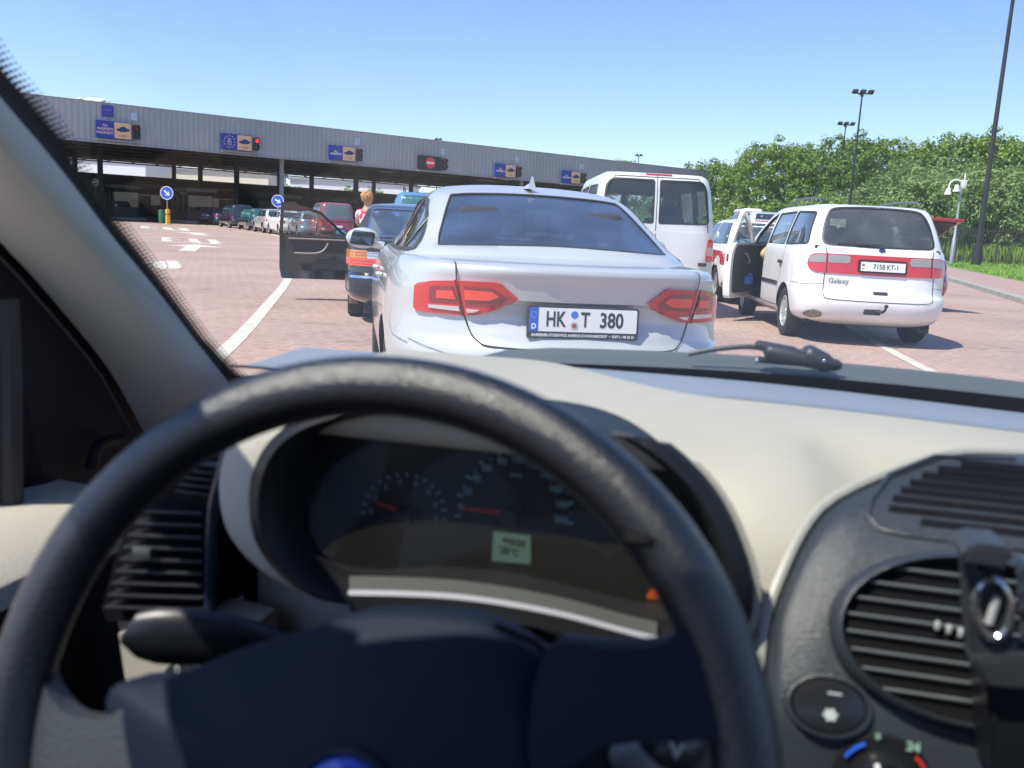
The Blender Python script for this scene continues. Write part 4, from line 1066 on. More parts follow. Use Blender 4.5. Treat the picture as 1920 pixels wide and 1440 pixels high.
ord_ = ['far left booth under the canopy behind the no-entry disc', 'booth under the canopy behind the standing person in blue shorts', 'booth under the canopy left of the blue arrow sign', 'booth under the canopy just right of the blue arrow sign', 'booth under the canopy behind the dark queueing minivan', 'booth under the canopy beside the round front column', 'booth under the canopy behind the red van', 'booth under the canopy hidden mostly behind the black saloon']
for i, t in enumerate((-17.5, -6.5, 3.0, 8.0, 17, 24, 31, 40)): booth(t, 8.5 + (i % 3)*2.5, ord_[i], m_='ac'[i % 2], h=3.0)
for i, (t, n_) in enumerate(((-21, 19), (-10, 22), (-1.5, 20), (6.5, 21), (13.2, 19), (20, 22), (28, 20), (36, 22))):
    booth(t, n_, 'dark booth in the back row under the canopy, %s from the left' % ['first', 'second', 'third', 'fourth', 'fifth', 'sixth', 'seventh', 'eighth'][i], h=3.4, w=3.2, l=4, m_='ca'[i % 2])

o = thing('dark_back_hall', 'long dark low building added across the back to deepen the shade under the canopy', 'building', tuple(P0+U*8+NV*31), math.atan2(U.y, U.x))  # dark building added to darken the depth of the canopy
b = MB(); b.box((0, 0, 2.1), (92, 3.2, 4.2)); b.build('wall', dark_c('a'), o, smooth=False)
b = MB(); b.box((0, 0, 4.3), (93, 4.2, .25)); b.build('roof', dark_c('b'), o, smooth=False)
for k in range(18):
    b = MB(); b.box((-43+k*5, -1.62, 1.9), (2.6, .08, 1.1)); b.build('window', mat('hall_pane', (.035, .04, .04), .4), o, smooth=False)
# signs and signals on the fascia
sign_blue = mat('sign_blue', (.012, .035, .30), .4); sign_tan = mat('sign_tan', (.75, .50, .26), .45); sign_red = mat('sign_red', (.60, .02, .02), .4); sign_white = mat('sign_white', (.78, .78, .78), .45); sign_black = mat('sign_black', (.015, .018, .02), .5)
dots = mat('led_text', (.80, .55, .50), .5)
def fas(t, z, off): return lambda a, b_, d=0.0: RU @ Vector((t+a, -.12-off-d, z+b_)) + P0
def flat(b, poly, fn, d0, d1): b.prism(poly, lambda a, b_, d: fn(a, b_, d), d0, d1)
def sig_world(o): return o
def world_part(b, name, m_, parent, smooth=False):
    o = b.build(name, m_, None, smooth)
    for v in o.data.vertices: v.co -= parent.location
    o.parent = parent; return o
def wtext(name, txts, m_, parent):
    o = join_me(name, txts, m_, None)
    for v in o.data.vertices: v.co -= parent.location
    o.parent = parent; return o
def lane_sign(t, z, kind, label, w=2.5, h=1.25):
    o = thing('lane_sign', label, 'sign', tuple(RU @ Vector((t, -.12, z)) + P0), 0, 'lane signs along the canopy fascia')
    fn = fas(t, z, .0)
    b = MB(); flat(b, [(-w/2, -h/2), (w/2, -h/2), (w/2, h/2), (-w/2, h/2)], fn, 0, .18); world_part(b, 'sign_box', sign_black if kind == 'stop' else sign_blue, o)
    b = MB(); flat(b, [(-w/2, -h/2-.2), (w/2+.6, -h/2-.2), (w/2+.6, -h/2-.12), (-w/2, -h/2-.12)], fn, .0, .3); world_part(b, 'bracket', mat('trim_grey', (.3, .31, .31), .6), o)
    if kind == 'stop':
        q = [(.05+.50*math.cos(i*math.pi/16), .50*math.sin(i*math.pi/16)) for i in range(32)]
        b = MB(); flat(b, q, fn, .181, .20); d = world_part(b, 'no_entry_disc', mat('no_entry_red', (.75, .03, .04), .4), o)
        b = MB(); flat(b, [(-.33, -.11), (.43, -.11), (.43, .11), (-.33, .11)], fn, .201, .21); world_part(b, 'white_bar', sign_white, o)
        return
    b = MB(); flat(b, [(.03, -h/2+.04), (w/2-.04, -h/2+.04), (w/2-.04, h/2-.04), (.03, h/2-.04)], fn, .181, .195); world_part(b, 'tan_panel', sign_tan, o)
    # car pictogram
    car = smooth_line([(-.48, -.02), (-.42, .08), (-.26, .12), (-.10, .24), (.14, .25), (.30, .14), (.46, .12), (.48, .02), (.34, -.07), (.05, -.13), (-.25, -.12)], 4, True)
    b = MB(); flat(b, [(.63+a, .04+c) for a, c in car], fn, .196, .205); world_part(b, 'car_symbol', mat('pictogram_blue', (.02, .04, .16), .5), o)
    wtext('lettering', [text_mesh('CARS', .24, lambda a, b_: fn(a+.63, b_-.38, .198), 1)], mat('pictogram_blue', (.02, .04, .16), .5), o)
    if kind == 'eu':
        L = []
        b = MB()
        for i in range(12):
            a = i*math.pi/6; cx, cy = -.62+.45*math.cos(a), .45*math.sin(a)
            flat(b, [(cx+(.075 if j % 2 == 0 else .03)*math.cos(j*math.pi/5+math.pi/2), cy+(.075 if j % 2 == 0 else .03)*math.sin(j*math.pi/5+math.pi/2)) for j in range(10)], fn, .181, .19)
        world_part(b, 'star_ring', dots, o)
        for k, s_ in enumerate(('EU', 'EEA', 'CH')): L.append(text_mesh(s_, .22, lambda a, b_: fn(a-.62, b_+.2-.2*k, .184), 1, bold=.004))
        wtext('lettering', L, dots, o)
    elif kind == 'first':
        L = [text_mesh(s_, .26, lambda a, b_: fn(a-.62, b_+.30-.28*k, .184), .88, bold=.006) for k, s_ in enumerate(('ALL', 'PASSPORTS', 'PASZPORTY'))]
        wtext('lettering', L, dots, o)
    else:
        L = [text_mesh(s_, .24, lambda a, b_: fn(a-.62, b_+.12-.22*k, .184), .88, bold=.008) for k, s_ in enumerate(('ALL', 'PASSPORTS'))]
        wtext('lettering', L, sign_white, o)
def signal(t, z, label, on=False, side=False):
    o = thing('traffic_light', label, 'traffic light', tuple(RU @ Vector((t, -.12, z)) + P0), 0, 'traffic lights beside the lane signs')
    fn = fas(t, z, .05)
    b = MB(); flat(b, rpoly([(-.2, -.52), (.2, -.52), (.2, .52), (-.2, .52)], .06), fn, 0, .28); world_part(b, 'housing', sign_black, o)
    for k, (cz, m_) in enumerate(((.27, mat('signal_red_on', (.9, .02, .02), .4, emit=(1, .03, .02), estr=1.6) if on else mat('signal_red_off', (.22, .01, .01), .3)), (-.24, mat('signal_green_off', (.005, .06, .04), .3)))):
        b = MB(); flat(b, [(.15*math.cos(i*math.pi/10), cz+.15*math.sin(i*math.pi/10)) for i in range(20)], fn, .281, .29); world_part(b, 'lens', m_, o)
        b = MB(); b.lathe([(.16, 0), (.18, 0), (.18, .22), (.16, .22)], (0, 0, 0), (0, 0, 1), 16, 0, math.pi*2)
        for v in b.bm.verts: v.co = fn(v.co.x, cz+v.co.y, .28+v.co.z*(1 if v.co.y > -.02 else .15))
        world_part(b, 'visor', sign_black, o, True)
def t_at(u):
    k = (u-960)/FOC/1.0
    # ray (approximately) u = 960 + F*X/(Y cos) solved on the fascia line
    k = (u-960)/(FOC*1.02)
    return (31 + 70*k)/(.807-.5905*k)
sg = [(196, 'first', 6.80, 'blue and tan lane sign with three text lines, leftmost on the canopy fascia', 'traffic light with dim red lens beside the leftmost lane sign', False, 1.0),
      (424, 'eu', 6.78, 'lane sign with a ring of EU stars beside a tan car panel', 'traffic light showing bright red beside the EU stars sign', True, 1.0),
      (620, 'all', 6.72, 'blue and tan passports sign above the round front column', 'dark traffic light beside the sign above the round column', False, 1.0),
      (783, 'stop', 6.62, 'black lane sign with a red no-entry disc on the fascia', 'dark traffic light beside the red no-entry disc', False, 1.0),
      (924, 'all', 6.58, 'blue and tan lane sign on the fascia above the silver saloon\'s roof antenna', 'dark traffic light above the silver saloon\'s roof antenna', False, 1.0),
      (1047, 'all', 6.56, 'blue and tan lane sign nearest the white van on the fascia', 'dark traffic light on the fascia nearest the white van', False, 1.0)]
for i, (u, kind, z, l1, l2, on, sc) in enumerate(sg):
    t = t_at(u); lane_sign(t, z, kind, l1); signal(t+1.62, z, l2, on)
    # lane number plate
    tt = t+1.5
    if i != 1:
        o = thing('number_plate', 'small pale lane number %s on the canopy fascia' % ('1', '', '3', '4', '5', '6')[i], 'sign', tuple(RU @ Vector((tt, -.12, z+1.15)) + P0), 0, 'lane number plates on the fascia')
        fn = fas(tt, z+1.15, 0.0)
        b = MB(); flat(b, [(-.2, -.27), (.2, -.27), (.2, .27), (-.2, .27)], fn, 0, .04); world_part(b, 'board', mat('number_board', (.46, .55, .68), .5), o)
        wtext('lettering', [text_mesh(('1', '', '3', '4', '5', '6')[i], .42, lambda a, b_: fn(a, b_, .045), 1)], mat('number_ink', (.16, .24, .42), .5), o)
t = t_at(186); o = thing('small_sign', 'small square blue sign above the leftmost lane sign', 'sign', tuple(RU @ Vector((t, -.12, 8.15)) + P0)); fn = fas(t, 8.15, 0)
b = MB(); flat(b, [(-.42, -.42), (.42, -.42), (.42, .42), (-.42, .42)], fn, 0, .06); world_part(b, 'board', sign_blue, o)
wtext('lettering', [text_mesh('POLSKA', .17, lambda a, b_: fn(a, b_+.08, .065), 1)], mat('small_ink', (.25, .32, .62), .5), o)

# keep-right signs, discs, bollards, bin
def px_ground_dir(u): return Vector(((u-960)/FOC, 1, 0))
def disc_sign(name, u, Y, zc, r, face, label, mark=None, post_h=None, grey=False):
    d = c_fwd*FOC + r2*(u-960) + d2*(370-720); x = d.x/d.y*Y; o = thing(name, label, 'sign', (x, Y, 0), 0)
    b = MB(); b.cyl((0, .03, 0), (0, .03, zc+r*.6), .035, n=10); b.build('post', mat('galvanised', (.35, .36, .36), .45, .5), o)
    b = MB(); b.cyl((0, 0, zc), (0, -.03, zc), r, n=36); b.build('disc', face, o)
    b = MB(); b.lathe([(r*.90, -.032), (r, -.032), (r, -.04), (r*.9, -.04)], (0, 0, zc), (0, 1, 0), 36); b.build('rim', sign_white, o)
    if mark:
        b = MB()
        for pl in mark: b.prism([(a*r, c*r) for a, c in pl], lambda a, c, t: (a, t, zc+c), -.045, -.035)
        b.build('arrow' if name == 'keep_right_sign' else 'bar', sign_white, o, smooth=False)
arr = [(-.12, .5), (.12, .5), (.12, -.05), (.38, -.05), (0, -.62), (-.38, -.05), (-.12, -.05)]
def rot2(pl, an): return [(a*math.cos(an)-b_*math.sin(an), a*math.sin(an)+b_*math.cos(an)) for a, b_ in pl]
disc_sign('keep_right_sign', 313, 66, 2.28, .48, mat('traffic_blue', (.02, .12, .55), .35), 'round blue sign with white diagonal arrow above the yellow bollard', [rot2(arr, rad(45))])
disc_sign('keep_right_sign', 521, 52, 1.93, .35, mat('traffic_blue', (.02, .12, .55), .35), 'round blue sign with a white arrow in front of the round canopy column', [rot2(arr, rad(60))])
disc_sign('no_entry_sign', 180, 78, 3.05, .30, mat('faded_disc', (.22, .20, .18), .6), 'faded grey disc sign at the far left under the canopy', [[(-.6, -.15), (.6, -.15), (.6, .15), (-.6, .15)]])
disc_sign('no_entry_sign', 344, 82, 2.75, .30, mat('faded_disc', (.22, .20, .18), .6), 'faded grey disc sign just right of the blue arrow sign', [[(-.6, -.15), (.6, -.15), (.6, .15), (-.6, .15)]])
o = thing('bollard', 'yellow bollard below the round blue arrow sign', 'bollard', (ground_px(315, 415)[0]*67.6/ground_px(315, 415)[1], 67.6, 0))
b = MB(); b.lathe([(.001, 1.15), (.13, 1.13), (.17, 1.05), (.17, .1), (.20, .06), (.20, 0), (.001, 0)], (0, 0, 0), (0, 0, 1), 20); b.build('post', mat('safety_yellow', (.75, .42, .02), .5), o)
b = MB(); b.lathe([(.175, .7), (.175, .8)], (0, 0, 0), (0, 0, 1), 20); b.build('band', sign_black, o)
o = thing('waste_bin', 'dark green waste bin left of the yellow bollard', 'bin', (ground_px(304, 415)[0]*69.5/ground_px(304, 415)[1], 69.5, 0))
b = MB(); b.lathe([(.001, .95), (.26, .95), (.28, .9), (.24, .05), (.001, .04)], (0, 0, 0), (0, 0, 1), 18); b.build('bucket', mat('bin_green', (.02, .14, .06), .5), o)
b = MB(); b.lathe([(.001, 1.06), (.2, 1.04), (.29, .96), (.29, .92)], (0, 0, 0), (0, 0, 1), 18); b.build('lid', mat('bin_lid', (.015, .10, .045), .5), o)

# white halls behind the canopy
def hall(x0, x1, y, h, label, m_, ang=0, win=True):
    o = thing('warehouse', label, 'building', ((x0+x1)/2, y, 0), ang)
    w = x1-x0; b = MB(); b.box((0, 6, h/2), (w, 12, h)); b.build('wall', m_, o, smooth=False)
    b = MB(); b.box((0, 6, h+.2), (w+.6, 12.6, .4)); b.build('roof', mat('hall_roof', (.30, .31, .32), .7), o, smooth=False)
    if win:
        k = int(w/5)
        for i in range(k):
            b = MB(); b.box((-w/2+w*(i+.5)/k, -.04, h*.55), (2.2, .1, 1.2)); b.build('window', solid_glass(), o, smooth=False)
hw = mat('hall_white', (.72, .74, .74), .6)
hall(-110, -62, 150, 8.4, 'long white hall seen through the left end of the canopy', hw)
hall(-60, -44, 158, 7.8, 'cream hall behind the canopy above the blue arrow sign', mat('hall_cream', (.70, .66, .52), .6))
hall(-42, -20, 165, 7.4, 'white hall behind the canopy above the queueing minivan', hw)
hall(-14, -4, 175, 6.6, 'small white house behind the canopy above the red van', hw)

# ---------------------------------------------------------------- lamps, camera mast, fence
def lamp_post(u, Y, top_px, label, heads=3, r=.10, zb=0.0):
    x = (u-960)/FOC*Y*1.0
    # height from the pixel where the head sits
    k = None
    d = c_fwd*FOC + r2*(u-960) + d2*(top_px-720); x = d.x/d.y*Y; z = CAM_H + d.z/d.y*Y
    o = thing('street_lamp', label, 'street lamp', (x, Y, zb), 0, 'tall black lamp posts beyond the queue')
    pm = mat('lamp_black', (.02, .022, .024), .5)
    b = MB(); b.tube([(0, 0, 0), (0, 0, 1.2), (0, 0, 1.25), (0, 0, z-zb)], [r*1.7, r*1.6, r, r*.45], 12); b.build('pole', pm, o)
    b = MB(); b.cyl((0, 0, z-zb-.25), (0, 0, z-zb-.1), .12, n=10); b.box((0, 0, z-zb-.02), (1.5, .12, .08)); b.box((0, 0, z-zb-.02), (.12, 1.2, .08)); b.build('bracket', pm, o)
    for i in range(heads):
        a = (i-(heads-1)/2); q = MB(); q.box((a*.62, -.12, z-zb+.10), (.42, .40, .20), .03, Matrix.Rotation(rad(-25), 3, 'X')); q.build('floodlight', pm, o)
lamp_post(1617, 74, 175, 'tall black lamp post with three floodlights among the trees, nearest the middle', 3, .13)
lamp_post(1586, 92, 234, 'black floodlight post left of the tallest one among the trees', 3, .12)
lamp_post(1423, 110, 275, 'far lamp post standing before the leftmost big trees', 2, .10)
lamp_post(1198, 150, 292, 'small distant lamp post above the white van roof', 2, .12)
lamp_post(822, 150, 262, 'thin distant lamp post rising behind the canopy roof', 2, .07)
lamp_post(1926, 55, -190, 'thick black lamp post at the right edge of the view in front of the fence', 3, .17, .35)

o = thing('camera_mast', 'grey camera mast with two white dome cameras behind the people carrier', 'camera mast', (26.3, 55, .33))
gm = mat('galvanised', (.35, .36, .36), .45, .5); cw = mat('camera_white', (.75, .75, .76), .4)
b = MB(); b.tube([(0, 0, 0), (0, 0, 1.5), (0, 0, 1.55), (0, 0, 4.65)], [.13, .12, .085, .07], 12); b.build('pole', gm, o)
b = MB(); b.tube(smooth_line([(0, 0, 4.5), (-.1, -.05, 4.85), (-.45, -.08, 4.95), (-.75, -.1, 4.75), (-.78, -.1, 4.4)], 5), .05, 8); b.build('gooseneck', cw, o)
for x, z in ((-.80, 4.15), (-.32, 4.35)):
    b = MB(); b.lathe([(.001, .33), (.09, .32), (.13, .22), (.15, .05), (.20, 0), (.20, -.08), (.17, -.10)], (x, -.1, z), (0, 0, 1), 20); h_ = b.build('camera_housing', cw, o)
    b = MB(); b.ball((x, -.1, z-.1), .15, 2, (1, 1, .8)); b.build('dome', mat('camera_dome', (.04, .05, .06), .1), h_)
b = MB(); b.box((.12, 0, 4.72), (.26, .2, .5), .02).box((0, 0, 4.95), (.7, .08, .06)).box((.14, 0, 5.12), (.07, .07, .5), .01); b.build('junction_box', cw, o)

rust = mat('fence_brown', (.10, .055, .04), .8, noise=.3, nscale=10); fblk = mat('fence_black', (.045, .035, .03), .7)
def fence(pts, h, gap, bar, label, m_, group, z0=.36):
    a, b_ = Vector(pts[0]), Vector(pts[1]); L_ = (b_-a).length; k = max(1, round(L_/2.5)); dr = (b_-a)/L_; an = math.atan2(dr.y, dr.x)
    o = thing('metal_fence', label, 'fence', (a.x, a.y, z0), an, group)
    for i in range(k):
        s0, s1 = L_*i/k, L_*(i+1)/k; q = MB(); x = s0+gap
        while x < s1-gap*.4: q.box((x, 0, h/2+.05), (bar, .02, h)); x += gap
        q.box(((s0+s1)/2, .02, .25), (s1-s0, .03, .05)); q.box(((s0+s1)/2, .02, h-.18), (s1-s0, .03, .05)); q.build('fence_panel', m_, o, smooth=False)
    for i in range(k+1):
        q = MB(); q.box((L_*i/k, 0, h/2), (.09, .09, h+.15), .01); q.build('post', m_, o, smooth=False)
fence([(17.5, 64.5), (34.6, 60.5)], 2.35, .17, .035, 'dark open bar fence behind the people carrier and camera mast', fblk, 'bar fences along the verge')
fence([(34.6, 60.5), (40.5, 44.0)], 2.35, .13, .05, 'rusty brown bar fence turning towards us at the right edge', rust, 'bar fences along the verge')
# one small cloud low over the canopy roof
d = c_fwd*FOC + r2*(172-960) + d2*(190-720); cc_ = Vector((0, 0, CAM_H)) + d*(900/d.y); rc = random.Random(8); b = MB()
for i in range(26):
    x = rc.gauss(0, .42); b.ball(cc_+Vector((x*17, rc.uniform(-6, 6), rc.uniform(-1.5, 2.5)*(1-min(1, abs(x))*.7))), rc.uniform(1.6, 3.4)*(1.15-min(1, abs(x))*.6), 2, (1.6, 1, .75))
tag(b.build('cloud', mat('cloud_white', (.85, .85, .85), 1.0), None, angle=180), kind='structure')
build_audi(); build_galaxy(); build_van(); build_mercedes()
# ---------------------------------------------------------------- the rest of the queue
def pose_px(u, Y, a): return ((u-960)/FOC*Y/(1.0), Y, a)
navy = mat('navy_paint', (.012, .018, .035), .2, coat=1); teal = mat('teal_paint', (.01, .045, .055), .2, coat=1); slv2 = mat('silver_far', (.55, .57, .58), .3, .4, coat=1); wht2 = mat('white_far', (.75, .75, .74), .35, coat=.6)
blu2 = mat('blue_silver', (.26, .33, .42), .3, .3, coat=1); redv = mat('red_van_paint', (.26, .035, .05), .35, coat=.6); lblu = mat('light_blue_paint', (.10, .26, .52), .25, .2, coat=1); redc = mat('red_car_paint', (.32, .012, .014), .25, coat=1)
grille_teal = mat('teal_glass', (.05, .14, .15), .08, 0, .8)
far_car('minivan', 'navy minivan queueing at the edge of the canopy shade, farthest left of the sunlit cars', pose_px(449, 66, -.55), 'van', navy, 4.4, .90, 1.72, cat='car')
far_car('estate_car', 'dark teal estate car queueing just right of the navy minivan', pose_px(485, 60.5, -.52), 'van', teal, 4.5, .86, 1.50, glassm=grille_teal)
far_car('hatchback_car', 'silver car in the queue between the teal estate and the white saloon', pose_px(515, 55.5, -.50), 'hatch', slv2, 4.1, .86, 1.50)
far_car('saloon_car', 'white saloon with red tail lamps in the queue beyond the open black door', pose_px(546, 51, -.45), 'sedan', wht2, 4.6, .87, 1.42)
far_car('hatchback_car', 'blue-grey hatchback in the queue partly hidden by the red van', pose_px(582, 47.5, -.42), 'hatch', blu2, 4.0, .84, 1.45)
far_car('passenger_van', 'dark red boxy van with a large rear window in the queue', pose_px(623, 44.5, -.36), 'van', redv, 4.7, .90, 1.92, cat='van', bumper=dark_trim(), r=.33, lampc=mat('amber_red', (.65, .10, .02), .2, coat=1), lamp_poly=[(.74, .75), (.88, .75), (.88, 1.05), (.76, 1.05)], glassm=mat('pane_grey', (.10, .14, .15), .1, 0, .8))
far_car('suv_car', 'light blue car with dark roof rails rising behind the black saloon roof', (-1.92, 19.2, -.10), 'van', lblu, 4.5, .90, 1.86, rails=True, r=.34, glassm=grille_teal)
for i, (u, Y, a, st, pm, H_, lb) in enumerate([(385, 78, -.3, 'hatch', navy, 1.5, 'dark car in the canopy shade just left of the queue'), (345, 84, -.2, 'hatch', mat('grey_far', (.08, .09, .10), .3, coat=1), 1.45, 'dark grey car in the shade right of the yellow bollard'), (415, 74, -.45, 'sedan', mat('blue_far', (.02, .04, .10), .3, coat=1), 1.45, 'dark blue saloon in the shade behind the navy minivan'), (215, 92, -.2, 'hatch', mat('maroon_far', (.12, .01, .015), .3, coat=1), 1.5, 'dark red car in the shade at the far left under the canopy'), (272, 90, .1, 'sedan', mat('green_far', (.05, .07, .06), .3, coat=1), 1.45, 'dim greenish car in the shade beside the standing person')]):
    far_car('parked_car', lb, pose_px(u, Y, a), st, pm, 4.3, .87, H_, group='cars in the shade of the canopy')
# white SUV left of the people carrier
def suv_extra(root, low, top):
    lay(root, 'lower_cladding', rpoly([(-.86, .34), (.86, .34), (.80, .60), (-.80, .60)], .04), low.rear, .016, .03, mat('cladding_grey', (.16, .165, .17), .5), .08)
    b = MB(); b.tube([(-.52, .05, .36), (-.52, -.04, .35)], .045, 14); b.tube([(-.52, -.035, .35), (-.52, -.05, .35)], .03, 12); b.build('exhaust_pipe', chrome(), root)
    b = MB(); b.tube(smooth_line([(-.66, -.0, .33), (-.58, -.03, .43), (-.45, -.04, .44), (-.38, -.03, .36)], 4), .012, 6); b.build('exhaust_surround', alloy(), root)
    lay(root, 'brake_light', [(-.25, 1.535), (.35, 1.535), (.35, 1.55), (-.25, 1.55)], top.rear, .01, .01, red_lamp(), .1)
far_car('suv_car', 'white sport utility car with grey lower cladding between the van and the people carrier', (4.62, 16.3, .02), 'hatch', white_paint(), 4.3, .90, 1.60, r=.34, lamp_poly=[(.66, .90), (.80, .72), (.90, .74), (.89, .98)], extra=suv_extra, glassm=mat('suv_glass', (.05, .075, .10), .08, 0, .7))
far_car('minibus', 'silver tall car with pale roof pods seen over the white sport utility car', (6.85, 24, .05), 'van', slv2, 4.6, .92, 1.98, cat='car', rails=False, r=.34, extra=lambda root, low, top: (MB().box((-.62, 1.3, 1.95), (.50, 1.6, .13), .07, None, 3).build('roof_box', wht2, root), MB().box((.2, .9, 2.0), (.5, .08, .05), .02).build('roof_bar', dark_trim(), root)))
def red_extra(root, low, top):
    zt = 1.40; y0 = .62; L_ = 1.02; an = rad(25)
    def T_(a, s, d=0.0): return Vector((a, y0-s*math.cos(an)+d*math.sin(an), zt+s*math.sin(an)+d*math.cos(an)))
    pts = rpoly([(-.62, 0), (.62, 0), (.72, .55), (.70, 1.0), (-.70, 1.0), (-.72, .55)], .08)
    b = MB(); b.prism(pts, lambda a, s, d: T_(a, s, d-.10*sst((s-.55)/.5)), .0, .05); tg_ = b.build('open_tailgate', redc, root, smooth=False)
    b = MB(); b.prism([(a*.90, .06+s*.85) for a, s in pts], lambda a, s, d: T_(a, s, d-.10*sst((s-.55)/.5)), -.03, -.002); b.build('tailgate_lining', dark_trim(), tg_, smooth=False)
    for s in (-1, 1):
        b = MB(); b.tube([(s*.66, .30, 1.0), T_(s*.66, .45, -.02)], .012, 6); b.build('gas_strut', dark_trim(), root)
    b = MB(); b.tube([T_(-.70, 1.0, -.09), T_(.70, 1.0, -.09)], .03, 8); b.build('tailgate_lip', redc, tg_)
far_car('hatchback_car', 'red hatchback with its tailgate raised ahead of the people carrier', (7.55, 17.3, .06), 'hatch', redc, 4.1, .84, 1.46, extra=red_extra, glassm=mat('dark_open', (.015, .015, .018), .5))
# ---------------------------------------------------------------- trees
def leaf_mat(name, c1, c2, c3):
    mt = bpy.data.materials.new(name); mt.use_nodes = True; nt = mt.node_tree; b = nt.nodes['Principled BSDF']
    geo = nt.nodes.new('ShaderNodeNewGeometry'); r = nt.nodes.new('ShaderNodeValToRGB')
    r.color_ramp.elements[0].color = (*c1, 1); r.color_ramp.elements[1].color = (*c3, 1); e = r.color_ramp.elements.new(.5); e.color = (*c2, 1)
    oi = nt.nodes.new('ShaderNodeObjectInfo'); ad = nt.nodes.new('ShaderNodeMath'); ad.operation = 'MULTIPLY_ADD'; ad.inputs[1].default_value = .25; 
    nt.links.new(oi.outputs['Random'], ad.inputs[0]); ml = nt.nodes.new('ShaderNodeMath'); ml.operation = 'MULTIPLY'; ml.inputs[1].default_value = .75
    nt.links.new(geo.outputs['Random Per Island'], ml.inputs[0]); nt.links.new(ml.outputs[0], ad.inputs[2])
    nt.links.new(ad.outputs[0], r.inputs[0]); nt.links.new(r.outputs[0], b.inputs['Base Color']); b.inputs['Roughness'].default_value = .6
    tl = nt.nodes.new('ShaderNodeBsdfTranslucent'); nt.links.new(r.outputs[0], tl.inputs[0]); mx = nt.nodes.new('ShaderNodeMixShader'); mx.inputs[0].default_value = .35
    out = nt.nodes['Material Output']; nt.links.new(b.outputs[0], mx.inputs[1]); nt.links.new(tl.outputs[0], mx.inputs[2]); nt.links.new(mx.outputs[0], out.inputs[0])
    return mt
LM = {'dark': leaf_mat('leaf_dark', (.07, .15, .02), (.14, .25, .038), (.25, .37, .065)),
      'mid': leaf_mat('leaf_mid', (.10, .19, .025), (.19, .30, .048), (.31, .43, .085)),
      'willow': leaf_mat('leaf_willow', (.13, .20, .055), (.21, .31, .095), (.33, .43, .16))}
bark = mat('bark', (.09, .07, .05), .9, noise=.3, nscale=6)
def crown_mesh(seed, rx, rz, clumps, per, ls, name):
    g = random.Random(seed); vs = []; fs = []
    for c in range(clumps):
        th = g.uniform(0, 2*math.pi); ph = math.acos(g.uniform(-1, 1)); q = g.uniform(.5, 1.0)**.5*(1.13 if g.random() < .12 else 1)
        lump = 1+.22*math.sin(3*th+seed)*math.sin(2*ph+seed*1.7)
        cx, cy, cz = rx*q*lump*math.sin(ph)*math.cos(th), rx*q*lump*math.sin(ph)*math.sin(th), rz*q*lump*math.cos(ph)
        cr_ = g.uniform(.6, 1.2)*rx*.25
        for i in range(per):
            t2 = g.uniform(0, 2*math.pi); p2 = math.acos(g.uniform(-1, 1)); qq = cr_*g.uniform(.5, 1)
            x, y, z = cx+qq*math.sin(p2)*math.cos(t2), cy+qq*math.sin(p2)*math.sin(t2), cz+qq*.75*math.cos(p2)
            n = Vector((math.sin(p2)*math.cos(t2)+g.uniform(-.7, .7), math.sin(p2)*math.sin(t2)+g.uniform(-.7, .7), math.cos(p2)+.4+g.uniform(-.6, .6))).normalized()
            u = n.orthogonal().normalized(); w = n.cross(u); an = g.uniform(0, 6.28); u, w = u*math.cos(an)+w*math.sin(an), w*math.cos(an)-u*math.sin(an)
            s = ls*g.uniform(.6, 1.3); k = len(vs); p = Vector((x, y, z))
            vs += [p-u*s, p+w*s*.55, p+u*s, p-w*s*.55]; fs.append((k, k+1, k+2, k+3))
    me = bpy.data.meshes.new(name); me.from_pydata([tuple(v) for v in vs], [], fs); return me
def trunk_mesh(seed, h, r, rx):
    g = random.Random(seed); b = MB()
    b.tube([(0, 0, -.3), (.05, 0, h*.3), (-.05, .05, h*.6), (.1, 0, h*.95)], [r*1.3, r, r*.7, r*.2], 9)
    for i in range(7):
        a = g.uniform(0, 6.28); z = h*g.uniform(.35, .7); e = rx*g.uniform(.4, .75)
        b.tube([(0, 0, z), (math.cos(a)*e*.5, math.sin(a)*e*.5, z+e*.45), (math.cos(a)*e, math.sin(a)*e, z+e*.75)], [r*.45, r*.28, r*.08], 6)
    return b.me('trunk')
protos = {}
for k, (nm, rx, rz, cl, per, ls, h, cz) in {'oak0': ('dark', 3.6, 3.9, 155, 52, .17, 9.0, 7.0), 'oak1': ('dark', 3.2, 4.4, 155, 50, .165, 9.8, 7.4), 'ash': ('mid', 3.3, 4.0, 145, 48, .165, 9.0, 6.9),
        'willow': ('willow', 2.9, 2.5, 150, 52, .12, 4.4, 3.3), 'bush': ('mid', 1.9, 1.5, 70, 36, .12, 2.2, 1.5)}.items():
    cm_ = crown_mesh(sum(map(ord, k)), rx, rz, cl, per, ls, 'crown'); cm_.materials.append(LM[nm]); tm_ = trunk_mesh(len(k)*7, h, .18 if h > 5 else .10, rx); tm_.materials.append(bark)
    protos[k] = (cm_, tm_, cz)
def tree(k, x, y, s, label, name='broadleaf_tree', group='trees behind the fence', cat='tree', rz=0, z=.3):
    o = thing(name, label, cat, (x, y, z), rz, group); o.scale = (s, s, s)
    cm_, tm_, cz = protos[k]
    c = bpy.data.objects.new('crown', cm_); col.objects.link(c); c.parent = o; c.location = (0, 0, cz)
    t = bpy.data.objects.new('trunk', tm_); col.objects.link(t); t.parent = o
def at_px(u, Y): 
    d = c_fwd*FOC + r2*(u-960) + d2*(380-720); return d.x/d.y*Y
def top_z(u, v, Y):
    d = c_fwd*FOC + r2*(u-960) + d2*(v-720); return CAM_H + d.z/d.y*Y
PROTO_TOP = {'oak0': 11.4, 'oak1': 12.3, 'ash': 11.4, 'willow': 6.2, 'bush': 3.2}
